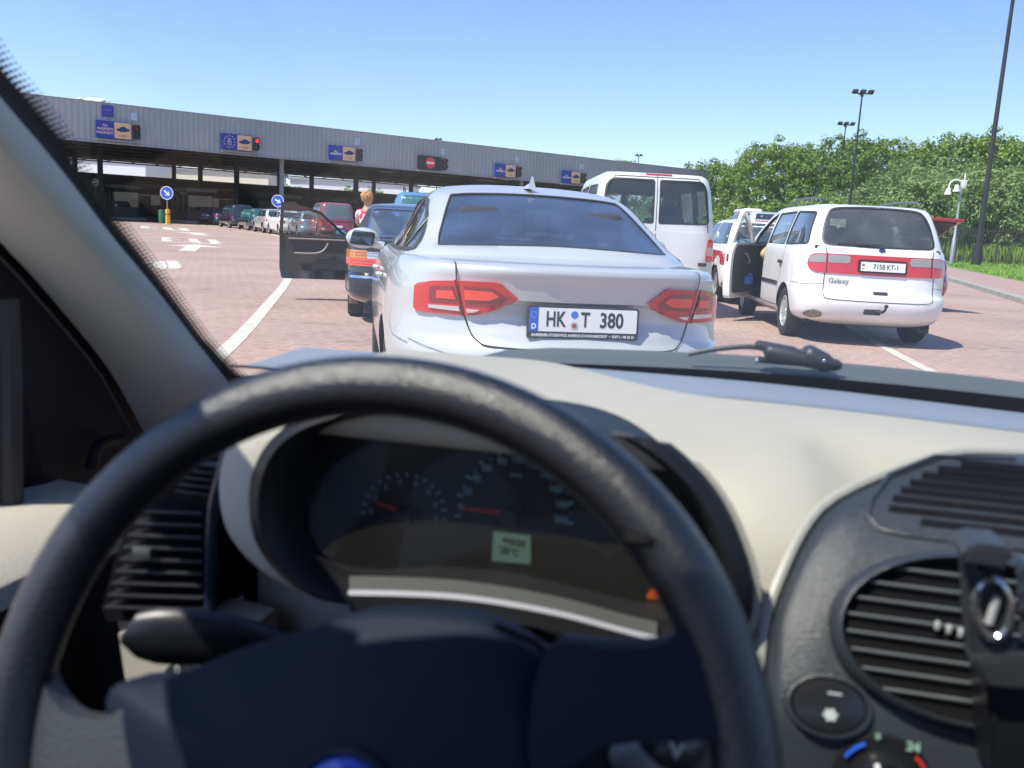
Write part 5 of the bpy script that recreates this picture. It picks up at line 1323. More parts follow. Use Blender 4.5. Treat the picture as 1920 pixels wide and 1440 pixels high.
TR = [ # px, top px, distance, kind, label
 (1165, 300, 175, 'ash', 'small far tree peeking over the canopy end left of the distant lamp'),
 (1235, 326, 160, 'ash', 'low far tree just above the white van roof'),
 (1280, 318, 118, 'ash', 'light green tree at the left end of the tree row'),
 (1318, 298, 112, 'oak0', 'second tree from the left end of the row'),
 (1362, 305, 108, 'oak1', 'rounded tree right of the white van, third in the row'),
 (1400, 282, 104, 'ash', 'tree directly left of the lamp post before the tree row'),
 (1440, 262, 100, 'oak0', 'broad dark tree directly right of the small lamp post'),
 (1490, 266, 98, 'oak1', 'dark tree with a rounded top left of the twin floodlight posts'),
 (1532, 272, 96, 'oak0', 'dark tree just left of the shorter floodlight post'),
 (1578, 250, 94, 'oak1', 'tall tree behind the shorter floodlight post'),
 (1625, 252, 90, 'oak0', 'tall dark tree behind the tallest floodlight post'),
 (1672, 262, 92, 'ash', 'tree just right of the tallest floodlight post'),
 (1716, 266, 90, 'oak1', 'dark tree above the people carrier roof right side'),
 (1765, 250, 88, 'oak0', 'tall dark tree behind the camera mast'),
 (1815, 248, 87, 'oak1', 'tall dark tree right of the camera mast'),
 (1862, 244, 86, 'oak0', 'tall dark tree behind the thick lamp post'),
 (1905, 262, 84, 'oak1', 'dark tree at the right edge of the view'),
 (1950, 270, 84, 'ash', 'tree half cut off by the right edge of the view')]
for i, (u, v, Y, k, lb) in enumerate(TR): tree(k, at_px(u, Y), Y, top_z(u, v, Y)/PROTO_TOP[k], lb, rz=i*1.3)
for i, (u, v, Y, lb) in enumerate([(1712, 300, 74, 'pale willow with a high crown over the people carrier roof'), (1752, 322, 70, 'pale willow directly behind the camera mast'), (1800, 318, 72, 'pale willow between the camera mast and the thick lamp post'), (1846, 305, 74, 'pale willow behind the thick lamp post'), (1892, 300, 72, 'pale willow right of the thick lamp post'), (1935, 320, 70, 'pale willow at the right edge of the view'), (1660, 345, 76, 'low pale willow left of the people carrier roof middle'), (1598, 358, 84, 'low pale willow behind the feet of the floodlight posts')]):
    tree('willow', at_px(u, Y), Y, top_z(u, v, Y)/PROTO_TOP['willow'], lb, 'willow', 'pale willows behind the fence', rz=i*2.1)
rb = random.Random(9)
nb = ['beside the white hatchback roof', 'left of the lamp posts', 'between the lamp posts', 'right of the lamp posts', 'behind the people carrier rail']
bp = [(1350, 395, 86), (1395, 385, 86), (1440, 380, 84), (1480, 378, 84), (1520, 378, 82), (1560, 372, 82), (1610, 380, 80), (1650, 385, 78), (1700, 380, 70), (1740, 405, 78), (1775, 410, 78), (1810, 400, 77), (1845, 408, 77), (1880, 404, 76), (1915, 400, 76), (1950, 404, 76)]
for i, (u, v, Y) in enumerate(bp):
    tree('bush', at_px(u, Y), Y, top_z(u, v, Y)/PROTO_TOP['bush'], 'green bush in the undergrowth at the foot of the tree row', 'bush', 'undergrowth bushes behind the fence', 'bush', rz=i*1.9)
for i, (u, v, Y, lb) in enumerate([(560, 352, 150, 'green tree seen beneath the canopy left of its round column'), (655, 350, 145, 'green tree seen beneath the canopy above the red van'), (700, 352, 140, 'green tree seen beneath the canopy above the person\'s head'), (610, 345, 170, 'pale green tree far behind the canopy')]):
    tree('ash', at_px(u, Y), Y, top_z(u, v, Y)/PROTO_TOP['ash'], lb, group='trees beyond the canopy', rz=i)
# far wood closing the horizon
g = random.Random(21); wv, wf = [], []
for i in range(15000):
    an = g.uniform(-.95, .95); Y = 230+g.uniform(0, 30); x = math.tan(an)*Y; z = g.uniform(0, 1)*(7.5+2.0*math.sin(x*.05)+1.2*math.sin(x*.17))
    n = Vector((g.uniform(-1, 1), -1, g.uniform(-.2, 1))).normalized(); u = n.orthogonal().normalized(); w = n.cross(u); s = g.uniform(.5, 1.2); k = len(wv); p = Vector((x, Y, z))
    wv += [p-u*s, p+w*s*.7, p+u*s, p-w*s*.7]; wf.append((k, k+1, k+2, k+3))
me = bpy.data.meshes.new('far_wood'); me.from_pydata([tuple(v) for v in wv], [], wf); me.materials.append(LM['mid'])
tag(link('far_wood', me, None, None, smooth=False), kind='stuff')

# tall weeds behind the bar fence
g = random.Random(31); wv, wf = [], []
for i in range(9000):
    x = g.uniform(16, 48); y = 69.5-.235*(x-17.5)+g.uniform(.5, 5) if x < 34 else 62-2.4*(x-34.6)+g.uniform(2, 9)
    h = g.uniform(.5, 1.5); a = g.uniform(0, 3.14); w = g.uniform(.05, .12); dx, dy = math.cos(a)*w, math.sin(a)*w; k = len(wv); lx, ly = g.uniform(-.3, .3), g.uniform(-.3, .3)
    wv += [(x-dx, y-dy, .3), (x+dx, y+dy, .3), (x+dx+lx*.6, y+dy+ly*.6, .3+h*.6), (x+lx, y+ly, .3+h), (x-dx+lx*.6, y-dy+ly*.6, .3+h*.6)]; wf.append((k, k+1, k+2, k+3, k+4))
me = bpy.data.meshes.new('tall_weeds'); me.from_pydata(wv, [], wf); me.materials.append(leaf_mat('leaf_weed', (.13, .22, .03), (.22, .34, .05), (.34, .46, .10)))
tag(link('tall_weeds', me, None, None, smooth=False), kind='stuff')
# ---------------------------------------------------------------- the hatchback we sit in
YAW = 0.21
ICAR = thing('hatchback', 'hatchback we sit in, beige dashboard, dark steering wheel and grey windscreen pillar', 'car', (0, 0, 0), -YAW)
cy_, sy_ = math.cos(YAW), math.sin(YAW)
def lray(u, v):
    d = (c_fwd*FOC + r2*(u-960) + d2*(v-720)); return Vector((cy_*d.x-sy_*d.y, sy_*d.x+cy_*d.y, d.z))
def LY(u, v, y): d = lray(u, v); return Vector((0, 0, CAM_H)) + d*(y/d.y)
def LX(u, v, x): d = lray(u, v); return Vector((0, 0, CAM_H)) + d*(x/d.x)
def LPL(u, v, p, n): d = lray(u, v); n = Vector(n); return Vector((0, 0, CAM_H)) + d*((Vector(p)-Vector((0, 0, CAM_H))).dot(n)/d.dot(n))
beige = mat('dash_beige', (.37, .355, .305), .62, noise=.06, nscale=5, bump=.4, bscale=600)
darkp = mat('dash_dark', (.014, .015, .018), .5, spec=.3, bump=.35, bscale=700)
gloss = mat('pod_dark', (.030, .036, .043), .30, bump=.35, bscale=800)
blk = mat('black_inside', (.004, .004, .005), .7, spec=.15)
shade_strip_m = mat('strip_shade_blue', (.20, .235, .29), .6, bump=.2, bscale=700)  # blue-grey paints in the shaded band along the windscreen
leather = mat('rim_leather', (.006, .007, .009), .30, spec=.9, bump=.45, bscale=650)

# dashboard top and front: profile (y, z) rolled down towards the driver
prof = smooth_line([(.835, 1.071), (.825, 1.077), (.80, 1.080), (.74, 1.078), (.67, 1.066), (.615, 1.035), (.588, .98), (.578, .90), (.590, .80), (.62, .66)], 5)
def yshift(x): return .028*(1-((x-.15)/.6)**2) - .012
rows = []
def dash_pt(x, y, z):
    e = sst((x-.002)/.03)                       # left of here the binnacle takes the place of the front face
    if y > .74: y = .74 + (y-.74)*(1+1.75*sst((.02-x)/.22))      # on the left the beige runs right up to the glass
    y2 = y + (max(y, .645)-y)*(1-e)
    drop = .022*sst((x-.075)/.05)*sst((.735-y)/.04)
    return (x, y2+yshift(x)*sst((y2-.6)/.2), z-.012*sst(x/.5)-drop)
for y, z in prof: rows.append([dash_pt(x, y, z) for x in [-.345+i*.0218 for i in range(61)]])
dash = grid_mesh(rows).build('dashboard', beige, ICAR, angle=80)
rows = []
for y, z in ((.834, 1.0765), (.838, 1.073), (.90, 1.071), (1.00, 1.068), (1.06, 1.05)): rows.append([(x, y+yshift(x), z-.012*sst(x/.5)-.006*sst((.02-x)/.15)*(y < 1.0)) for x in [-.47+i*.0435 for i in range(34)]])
grid_mesh(rows).build('dash_shade_strip', shade_strip_m, ICAR, angle=40)

# windscreen: base line, frit band, glass, cowl
base = []
for u, v, y in ((380, 716, .88), (440, 706, .93), (560, 695, .985), (900, 678, 1.03), (1300, 690, 1.05), (1600, 712, 1.05), (1920, 745, 1.035), (2250, 790, .98), (2500, 830, .90)): base.append(tuple(LY(u, v, y)))
base = smooth_line(base, 4)
xr0, xr1 = base[0][0], base[-1][0]
def gl_pt(i, t):
    x, y, z = base[i]; xc = .20
    return Vector((xc+(x-xc)*(1-.22*t*t), y*(1-t)+(.170-.03*((x-xc)/.82)**2)*t+.02*math.sin(math.pi*t), z+.475*t+.035*math.sin(math.pi*t)-.09*t*((x-xc)/.82)**4))
rows = [[gl_pt(i, t/8) for i in range(len(base))] for t in range(0, 9)]
scr_m = glass('windscreen_glass', (.93, .955, .95), .55, dust_sheen=.075, dust_sheen_col=(.80, .90, 1.0), ior=1.25)
grid_mesh(rows).build('windscreen', scr_m, ICAR)
_n = scr_m.node_tree; _mr = [n for n in _n.nodes if n.type == 'MAP_RANGE'][0]; _tc = [n for n in _n.nodes if n.type == 'TEX_COORD'][0]
_sx = _n.nodes.new('ShaderNodeSeparateXYZ'); _n.links.new(_tc.outputs['Object'], _sx.inputs[0]); _m2 = _n.nodes.new('ShaderNodeMapRange')   # the wiper has left the far left part cleaner
_m2.inputs['From Min'].default_value = -.395; _m2.inputs['From Max'].default_value = -.385; _m2.inputs['To Min'].default_value = .35; _m2.inputs['To Max'].default_value = 1.0; _n.links.new(_sx.outputs[0], _m2.inputs['Value'])
_ml = _n.nodes.new('ShaderNodeMath'); _ml.operation = 'MULTIPLY'; _n.links.new(_mr.outputs[0], _ml.inputs[0]); _n.links.new(_m2.outputs[0], _ml.inputs[1])
for _l in list(_n.links):
    if _l.from_node == _mr and _l.to_node != _ml: _t = _l.to_socket; _n.links.remove(_l); _n.links.new(_ml.outputs[0], _t)

low = []
for k, (x, y, z) in enumerate(base):
    u = k/(len(base)-1); w_ = .022+.030*sst((x+.35)/.5)
    low.append((x, y-.01, z-w_*.75))
rows = [[Vector(p)+Vector((0, -.006, 0)) for p in base], [Vector(p) for p in low], [Vector(p)+Vector((0, .03, -.03)) for p in low]]
grid_mesh(rows).build('frit_band', mat('frit_black', (.004, .004, .005), .25), ICAR, angle=60)
cw = []
for dy, dz, in ((.0, -.012), (.06, -.006), (.13, .004), (.145, -.01), (.15, -.06)): cw.append([Vector((x, y+.012+dy, z+dz-.004-.045*(dy/.15)*sst((-.22-x)/.22))) for x, y, z in base])
grid_mesh(cw).build('cowl_panel', mat('cowl_plastic', (.075, .085, .085), .6, bump=.3), ICAR, angle=50)
# bonnet in front (below the line of sight)
rows = []
for t in range(0, 9):
    y = 1.20+t*.10; z = 1.00-.06*(t/8)-.20*(t/8)**3
    rows.append([(x, y-.18*((x-.2)/.8)**2, z-.10*abs((x-.2)/.8)**3) for x in [-.60+i*.1 for i in range(17)]])
rows.append([(x, 2.02-.18*((x-.2)/.8)**2, .55) for x in [-.60+i*.1 for i in range(17)]])
grid_mesh(rows).build('bonnet', mat('bonnet_paint', (.16, .17, .18), .3, .4, coat=1), ICAR)
# wiper
wm = mat('wiper_black', (.02, .022, .024), .45)
P = lambda u, v, y=1.12: LY(u, v, y)
b = MB(); b.tube(smooth_line([tuple(P(*q)) for q in ((1290, 664), (1340, 655), (1400, 650), (1440, 655), (1500, 662))], 4), .0035, 6)
c = P(1490, 668); b.box(c, (.075, .035, .018), .008, Matrix.Rotation(rad(8), 3, 'Y'), 3); c = P(1532, 672); b.box(c, (.04, .04, .022), .01, Matrix.Rotation(rad(24), 3, 'Y'), 3)
c = P(1455, 652); b.box(c, (.05, .02, .010), .004, Matrix.Rotation(rad(6), 3, 'Y')); b.tube([tuple(P(1420, 674)), tuple(P(1570, 686))], .0045, 6)
b.ball(P(1560, 684), .008, 2, (1.6, 1, 1))
w = b.build('windscreen_wiper', wm, ICAR)
b = MB(); b.ball(P(1419, 677, 1.10), .0035, 2, (.8, 1, 1.4)); b.ball(P(1545, 677, 1.10), .0022, 2); b.build('nozzle', chrome(), w)

# specks of dirt on the glass
_v = _n.nodes.new('ShaderNodeTexVoronoi'); _v.inputs['Scale'].default_value = 34; _n.links.new(_tc.outputs['Object'], _v.inputs['Vector'])
_lt = _n.nodes.new('ShaderNodeMath'); _lt.operation = 'LESS_THAN'; _lt.inputs[1].default_value = .030; _n.links.new(_v.outputs['Distance'], _lt.inputs[0])
_sc = _n.nodes.new('ShaderNodeSeparateColor'); _n.links.new(_v.outputs['Color'], _sc.inputs[0]); _g = _n.nodes.new('ShaderNodeMath'); _g.operation = 'GREATER_THAN'; _g.inputs[1].default_value = .62; _n.links.new(_sc.outputs[0], _g.inputs[0])
_a = _n.nodes.new('ShaderNodeMath'); _a.operation = 'MULTIPLY'; _n.links.new(_lt.outputs[0], _a.inputs[0]); _n.links.new(_g.outputs[0], _a.inputs[1])
_b = _n.nodes.new('ShaderNodeMath'); _b.operation = 'MULTIPLY_ADD'; _b.inputs[1].default_value = .22; _n.links.new(_a.outputs[0], _b.inputs[0]); _n.links.new(_ml.outputs[0], _b.inputs[2])
for _l in list(_n.links):
    if _l.from_node == _ml and _l.to_node != _b: _t = _l.to_socket; _n.links.remove(_l); _n.links.new(_b.outputs[0], _t)

# pillar trim, dark seal and frit dots along the glass
def PL_(u, v, x=-.52): return LX(u, v, x)
gA = [(-60, 40), (0, 128), (50, 186), (110, 262), (150, 336), (207, 414), (290, 520), (377, 640), (440, 706), (475, 735)]
gB = [(-60, 110), (0, 182), (45, 235), (78, 272), (150, 362), (217, 455), (277, 520), (367, 640), (425, 712), (450, 745)]
gC = [(-60, 380), (0, 455), (40, 495), (70, 528), (110, 575), (150, 622), (185, 665), (217, 710), (252, 776), (290, 850)]
rowsA = [PL_(u, v, -.535) for u, v in gA]; rowsB = [PL_(u, v, -.53) for u, v in gB]; rowsC = [PL_(u, v, -.60) for u, v in gC]
def fillrow(a, b_, n, bulge):
    out = []
    for k in range(n+1):
        t = k/n; out.append([p.lerp(q, t)+Vector((bulge*math.sin(math.pi*t), -bulge*.5*math.sin(math.pi*t), 0)) for p, q in zip(a, b_)])
    return out
pil = grid_mesh(fillrow(rowsB, rowsC, 10, .028)).build('pillar_trim', mat('pillar_cloth', (.40, .405, .385), .85, bump=.2, bscale=300), ICAR)
md = pil.modifiers.new('s', 'SUBSURF'); md.levels = md.render_levels = 1
ext = [p+Vector((-.05, .03, .0)) for p in rowsA]
b = grid_mesh([[p for p in rowsB], [p for p in rowsA]]); b.build('pillar_seal', blk, ICAR)
b = grid_mesh([rowsA, [p+Vector((-.045, .02, .0)) for p in rowsA], [p+Vector((-.09, -.05, -.01)) for p in rowsC], [p+Vector((-.01, -.005, 0)) for p in rowsC]]); b.build('outer_pillar', mat('pillar_paint', (.10, .11, .12), .4), ICAR)
b = MB(); rr = random.Random(2)
for i in range(len(rowsA)-1):
    p, q = rowsA[i], rowsA[i+1]; n_ = max(1, int((q-p).length/.0046)); nrm = Vector((.75, .25, .35)).normalized()
    for k in range(n_):
        c = p.lerp(q, k/n_)
        for j in range(4):
            r_ = .0020*(1-j*.2); cc = c + nrm*(.0012+j*.0036)
            b.cyl(cc, cc+Vector((0, .001, 0)), r_, n=8)
b.build('frit_dots', blk, ICAR, smooth=False)

# steering wheel
W0 = Vector((-.140, .346, .979)); TI = .312
wr, wu = Vector((1, 0, 0)), Vector((0, math.sin(TI), math.cos(TI))); wn = Vector((0, -math.cos(TI), math.sin(TI)))   # wn faces the driver
def WP(a, b_, h=0.0): return W0 + wr*a + wu*b_ + wn*h
rim = MB(); rim.tube([WP(.1757*math.cos(t*2*math.pi/96), .1757*math.sin(t*2*math.pi/96)) for t in range(96)], [.0146+.0010*max(0, math.cos((t-12)*2*math.pi/96*2))**6 for t in range(96)], 22, True)
sw_ = rim.build('steering_wheel', leather, ICAR, angle=80)
pad_m = mat('airbag_navy', (.004, .008, .020), .62, spec=.25, bump=.4, bscale=600)
hub = smooth_line([(-.128, .016), (-.100, .024), (-.066, .042), (-.033, .056), (-.013, .066), (.007, .071), (.04, .074), (.062, .071), (.09, .055), (.108, .03), (.112, .0), (.108, -.03), (.09, -.055), (.05, -.075), (0, -.085), (-.05, -.075), (-.09, -.05), (-.112, -.03), (-.124, -.008)], 4, True)
rows = []
for k in (1.0, .985, .95, .85, .7, .5, .3, .1):
    hh = -.002+.030*(1-k**2.4)
    if k == 1.0: rows.append([WP(a, b_, -.03) for a, b_ in hub])
    rows.append([WP(a*k, b_*k-.004*(1-k), hh if k < 1 else -.008) for a, b_ in hub])
hp = grid_mesh(rows, True); hp.faces([WP(a*.1, b_*.1-.0036, .028) for a, b_ in hub], [tuple(range(len(hub)))])
hub_o = hp.build('airbag_pad', pad_m, sw_, angle=50)
# spokes
def spoke(name, pts, h0, h1, m_):
    n_ = len(pts); b = MB(); me = patch(pts, lambda a, c, o: WP(a, c, o+.012*math.sin(min(1, abs(a)/.17)*math.pi)*.4), h1, h1-h0, .015).me('s', False); b.bm.from_mesh(me)
    return b.build(name, m_, sw_, angle=50)
spoke('spoke', smooth_line([(.085, .066), (.108, .071), (.135, .076), (.150, .088), (.168, .075), (.174, .052), (.160, .041), (.135, .037), (.112, .030), (.085, .015)], 3, True), -.022, .010, pad_m)
spoke('spoke', smooth_line([(-.100, .012), (-.125, .003), (-.145, .002), (-.160, .012), (-.168, .020), (-.171, -.02), (-.166, -.06), (-.14, -.05), (-.12, -.045), (-.095, -.04)], 5, True), -.012, .002, mat('spoke_grey', (.035, .038, .04), .28, spec=.8, bump=.4, bscale=600))
b = MB(); b.tube([WP(a, c, h) for a, c, h in ((.062, .0735, .013), (.080, .069, .013), (.098, .058, .012), (.110, .040, .011), (.117, .015, .010))], .0018, 6); b.build('pad_seam', blk, hub_o)
# horn-pad badge
b = MB(); b.lathe([(.0, .004), (.018, .0035), (.023, .0015), (.0245, 0), (.0245, -.004)], WP(.010, -.0105, .0300), wn, 36)
for v in b.bm.verts: v.co += wr*((v.co-W0).dot(wr)-.010)*-.1
b.build('badge', mat('badge_bright_blue', (.02, .09, .55), .2, coat=1), hub_o)
b = MB(); b.lathe([(.0245, .0), (.0262, .003), (.028, 0)], WP(.010, -.0105, .0294), wn, 36)
for v in b.bm.verts: v.co += wr*((v.co-W0).dot(wr)-.010)*-.1
b.build('badge_ring', mat('badge_dark', (.01, .012, .02), .4), hub_o)
b = MB(); b.ball(WP(.121, .118, .013), .0055, 2, (1.5, 1, .6)); b.build('thumb_mark', blk, sw_)

# instrument binnacle
lipo = [(497, 960), (502, 890), (535, 830), (600, 790), (700, 768), (850, 760), (1000, 766), (1130, 792), (1230, 845), (1310, 925), (1358, 1020), (1378, 1110), (1350, 1190), (1240, 1212), (1100, 1180), (950, 1140), (800, 1122), (650, 1118), (570, 1085), (515, 1025)]
lo = smooth_line([tuple(LY(u, v, .55)) for u, v in lipo], 4, True)
cx_, cz_ = sum(p[0] for p in lo)/len(lo), sum(p[2] for p in lo)/len(lo)
def loop(k, y, zmax=9, dx=0, dz=0): return [(cx_+(p[0]-cx_)*(k+max(0, k-1)*((.9*sst((cx_-p[0])/.1)-1.25*sst((p[0]-cx_)/.1)) if y > .558 else 0)), y, min(zmax, cz_+(p[2]-cz_)*k+dz)) for p in lo]
grid_mesh([loop(1.00, .552, 1.10), loop(1.10, .556, 1.085), loop(1.15, .566, 1.075), loop(1.19, .60, 1.068), loop(1.21, .66, 1.06), loop(1.21, .70, 1.045)], True).build('binnacle', beige, ICAR, angle=60)
lipm = mat('lip_dark', (.010, .011, .013), .42, spec=.3, bump=.3, bscale=700)
lip = grid_mesh([loop(1.075, .556, 1.096), loop(1.06, .545, 1.10), loop(1.00, .541, 1.10), loop(.955, .548), loop(.93, .57), loop(.915, .62)], True).build('cluster_surround', lipm, ICAR, angle=60)
fc = loop(.92, .618); b = MB(); b.faces(fc, [tuple(range(len(fc)))]); clus = b.build('instrument_cluster', mat('cluster_face', (.006, .008, .012), .35), ICAR, smooth=False)
# lower facet of the surround, its sunlit brightness put into the colours
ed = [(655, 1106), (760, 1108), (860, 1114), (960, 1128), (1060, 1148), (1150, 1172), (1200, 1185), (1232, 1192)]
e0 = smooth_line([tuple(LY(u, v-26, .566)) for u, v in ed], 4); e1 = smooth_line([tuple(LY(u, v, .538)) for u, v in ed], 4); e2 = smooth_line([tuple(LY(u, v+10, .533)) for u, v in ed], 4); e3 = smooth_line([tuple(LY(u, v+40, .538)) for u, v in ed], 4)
grid_mesh([e0, e1]).build('lit_lip_facet', mat('lip_sunlit_grey', (.085, .09, .085), .5), lip)
grid_mesh([e1, [tuple(Vector(p)+Vector((0, -.003, -.001))) for p in e1], e2]).build('lit_lip_edge', mat('lip_sunlit_bright', (.75, .76, .80), .25, .6), lip)
grid_mesh([e2, e3]).build('lit_lip_facet', mat('lip_facet_taupe', (.07, .068, .06), .5), lip)
# clear cover over the dials
rows = []
for k in range(7):
    t = k/6; rows.append([(cx_+(p[0]-cx_)*.90*(1-t*.0), .585+.03*max(-1, min(1, (p[2]-cz_)/.06))*.5+.012*t, cz_+(p[2]-cz_)*.90) for p in lo] if k == 0 else None)
cv = MB(); cv.faces(rows[0], [tuple(range(len(rows[0])))]); cv.build('cluster_cover', glass('cover_glass', (.92, .93, .94), .12, dust_sheen=.012, dust_sheen_col=(.8, .75, .65), ior=1.3), lip, smooth=False)
# dials
FY = .616
def CF(u, v, off=0.0): return LY(u, v, FY-off)
dial_ink = mat('dial_ink', (.12, .20, .24), .5, emit=(.20, .36, .42), estr=.02)
pxm = .615/FOC
def ctext(s, u, v, size): 
    c = CF(u, v, .003); return text_mesh(s, size, lambda a, b_: c+Vector((a, 0, b_-a*.02)), .95, bold=.00012)
L = [ctext(s, u, v, .0072) for s, u, v in (('0', 865, 951), ('20', 877, 922), ('40', 893, 897), ('60', 913, 878), ('80', 941, 865), ('100', 970, 862), ('120', 1000, 872), ('140', 1025, 892), ('160', 1042, 917), ('180', 1053, 946), ('200', 1052, 975))]
L += [ctext('km/h', 968, 891, .0045)] + [ctext(str(i), 757+62*math.cos(a), 962-58*math.sin(a), .0052) for i, a in enumerate([math.pi*(1.0-k/7*1.05)-.05 for k in range(8)])]
join_me('dial_numbers', L, dial_ink, clus)
b = MB()
for i in range(21):
    a = math.pi*(1.02-i/20*1.08); c0, c1 = CF(965+102*math.cos(a), 960-108*math.sin(a), .003), CF(965+(112 if i % 2 == 0 else 108)*math.cos(a), 960-(118 if i % 2 == 0 else 113)*math.sin(a), .003)
    b.tube([c0, c1], .0009 if i % 2 == 0 else .0005, 4)
for i in range(15):
    a = math.pi*(1.0-i/14*1.05); b.tube([CF(757+72*math.cos(a), 962-68*math.sin(a), .003), CF(757+80*math.cos(a), 962-76*math.sin(a), .003)], .0006, 4)
b.build('dial_ticks', dial_ink, clus, smooth=False)
ndl = mat('needle_red', (.28, .02, .015), .5, emit=(.6, .02, .01), estr=.02)
b = MB(); b.tube([CF(958, 963, .006), CF(905, 957, .006), CF(862, 952, .006)], [.0018, .0014, .0006], 6); b.build('needle', ndl, clus)
b = MB(); b.tube([CF(757, 962, .006), CF(733, 952, .006), CF(702, 940, .006)], [.0014, .0012, .0005], 6); b.build('needle', ndl, clus)
for u, v in ((960, 963), (763, 965)):
    b = MB(); c = CF(u, v, 0); b.lathe([(.0, .012), (.006, .012), (.0075, .009), (.0078, 0)], c, (0, -1, 0), 20); b.build('needle_cap', mat('cap_black', (.015, .016, .02), .4), clus)
q = [CF(u, v, .004) for u, v in ((925, 999), (993, 1007), (993, 1058), (922, 1052))]
b = MB(); b.faces(q+[p+Vector((0, .004, 0)) for p in q], [(0, 1, 2, 3), (0, 4, 5, 1), (1, 5, 6, 2), (2, 6, 7, 3), (3, 7, 4, 0)]); lcd = b.build('display', mat('lcd_green', (.14, .22, .15), .3, emit=(.22, .36, .25), estr=.14), clus, smooth=False)
def ltext(s, u, v, size): c = CF(u, v, .0055); return text_mesh(s, size, lambda a, b_: c+Vector((a, 0, b_-a*.10)), .95, bold=.0002)
join_me('lettering', [ltext('44658', 963, 1017, .0074), ltext('28\u00b0C', 955, 1035, .0074)], mat('lcd_ink', (.02, .035, .03), .5), lcd)
b = MB(); c = CF(1224, 1117, .004); b.box(c, (.007, .002, .009), .002, Matrix.Rotation(rad(30), 3, 'Y')); b.build('warning_lamp', mat('warn_orange', (.6, .10, .01), .4, emit=(.8, .12, .01), estr=.25), clus)
b = MB(); b.tube(smooth_line([tuple(CF(u, v, .003)) for u, v in ((720, 1000), (860, 985), (960, 990), (1080, 1010), (1180, 1050))], 4), .0007, 4); b.build('dial_bezel', mat('bezel', (.03, .035, .045), .3), clus)

# left vent, side blower, stalk, light switch
vb_ = [(190, 1140), (215, 1050), (260, 930), (320, 850), (392, 850), (398, 930), (392, 1040), (390, 1165), (200, 1165)]
b = MB(); pts = [LY(u, v, .60) for u, v in vb_]
b.faces(pts+[p+Vector((0, .06, 0)) for p in pts], [tuple(range(9))]+[(i, (i+1) % 9, 9+(i+1) % 9, 9+i) for i in range(9)]); vent = b.build('side_air_vent', blk, ICAR, smooth=False)
for k in range(9):
    v = 958+k*22.5; u0 = 300-.42*(v-880) if v < 1010 else 245-(v-1010)*.32
    a, c = LY(max(u0, 200), v-4, .590), LY(388, v+1, .590); b = MB(); b.box((a+c)/2, ((c-a).length, .014, .0022), .0008, Matrix.Rotation(math.atan2(c.z-a.z, c.x-a.x)*-1, 3, 'Y')); b.build('vent_slat', mat('slat_dark', (.014, .015, .017), .4), vent)
for k in range(5):
    v = 868+k*13; a, c = LY(352-k*4, v, .592), LY(424-k*6, v+3, .592); b = MB(); b.box((a+c)/2, ((c-a).length, .010, .0016), .0005); b.build('vent_slat', mat('slat_dark', (.014, .015, .017), .4), vent)
b = MB(); a = LY(268, 1037, .578); b.box(a, (.016, .006, .010), .002); b.build('vent_tab', mat('tab_grey', (.05, .055, .055), .3), vent)
fr_ = smooth_line([tuple(LY(u, v, .588)) for u, v in ((424, 852), (415, 890), (402, 940), (397, 1000), (395, 1080), (392, 1170))], 4)
b = MB(); b.tube(fr_, .0045, 8); b.build('vent_frame', mat('frame_navy', (.012, .018, .035), .35), vent)
b = MB(); b.box((-.30, .70, .86), (.16, .05, .42), .01); b.build('dash_side', darkp, ICAR)
# stalk
b = MB(); st = [LY(u, v, y) for u, v, y in ((700, 1290, .50), (600, 1240, .49), (520, 1215, .48), (440, 1200, .47), (360, 1194, .46), (300, 1192, .455), (262, 1190, .452), (243, 1190, .45))]
vs = []; rr_ = [.010, .010, .013, .0165, .0185, .0185, .015, .006]
for p, r_ in zip(st, rr_):
    for j in range(16):
        t = 2*math.pi*j/16; vs.append(p + Vector((0, math.cos(t)*.009, math.sin(t)*r_)))
b.faces(vs, [(i*16+j, i*16+(j+1) % 16, (i+1)*16+(j+1) % 16, (i+1)*16+j) for i in range(7) for j in range(16)]+[tuple(range(16)), tuple(range(112, 128))])
stalk = b.build('indicator_stalk', mat('stalk_dark', (.008, .009, .012), .4), ICAR)
# light switch and its beige panel
pts = [LY(u, v, .585) for u, v in ((222, 1188), (395, 1160), (470, 1180), (520, 1440), (262, 1440), (245, 1340))]
b = MB(); b.faces(pts+[p+Vector((0, .04, 0)) for p in pts], [tuple(range(6))]+[(i, (i+1) % 6, 6+(i+1) % 6, 6+i) for i in range(6)]); sp_ = b.build('switch_panel', beige, ICAR, smooth=False)
c = LY(362, 1300, .580); b = MB(); b.lathe([(.0, .004), (.026, .004), (.0285, .002), (.029, 0), (.029, -.01)], c, (0, -1, .05), 36); b.build('switch_dial', darkp, sp_)
b = MB(); b.lathe([(.0, .020), (.013, .019), (.0145, .015), (.0155, .004)], c, (0, -1, .05), 28); b.build('switch_knob', darkp, sp_)
b = MB(); b.lathe([(.0150, .016), (.0172, .013), (.0175, .006)], c, (0, -1, .05), 28); b.box(c+Vector((-.006, -.0215, .004)), (.004, .004, .014), .001); b.build('chrome_ring', chrome(), sp_)
join_me('switch_marks', [text_mesh('0', .010, lambda a, b_: c+Vector((a-.010, -.0055, b_+.021))), text_mesh('\u2022', .010, lambda a, b_: c+Vector((a+.012, -.0055, b_+.021)))], mat('mark_pale', (.4, .45, .42), .5), sp_)
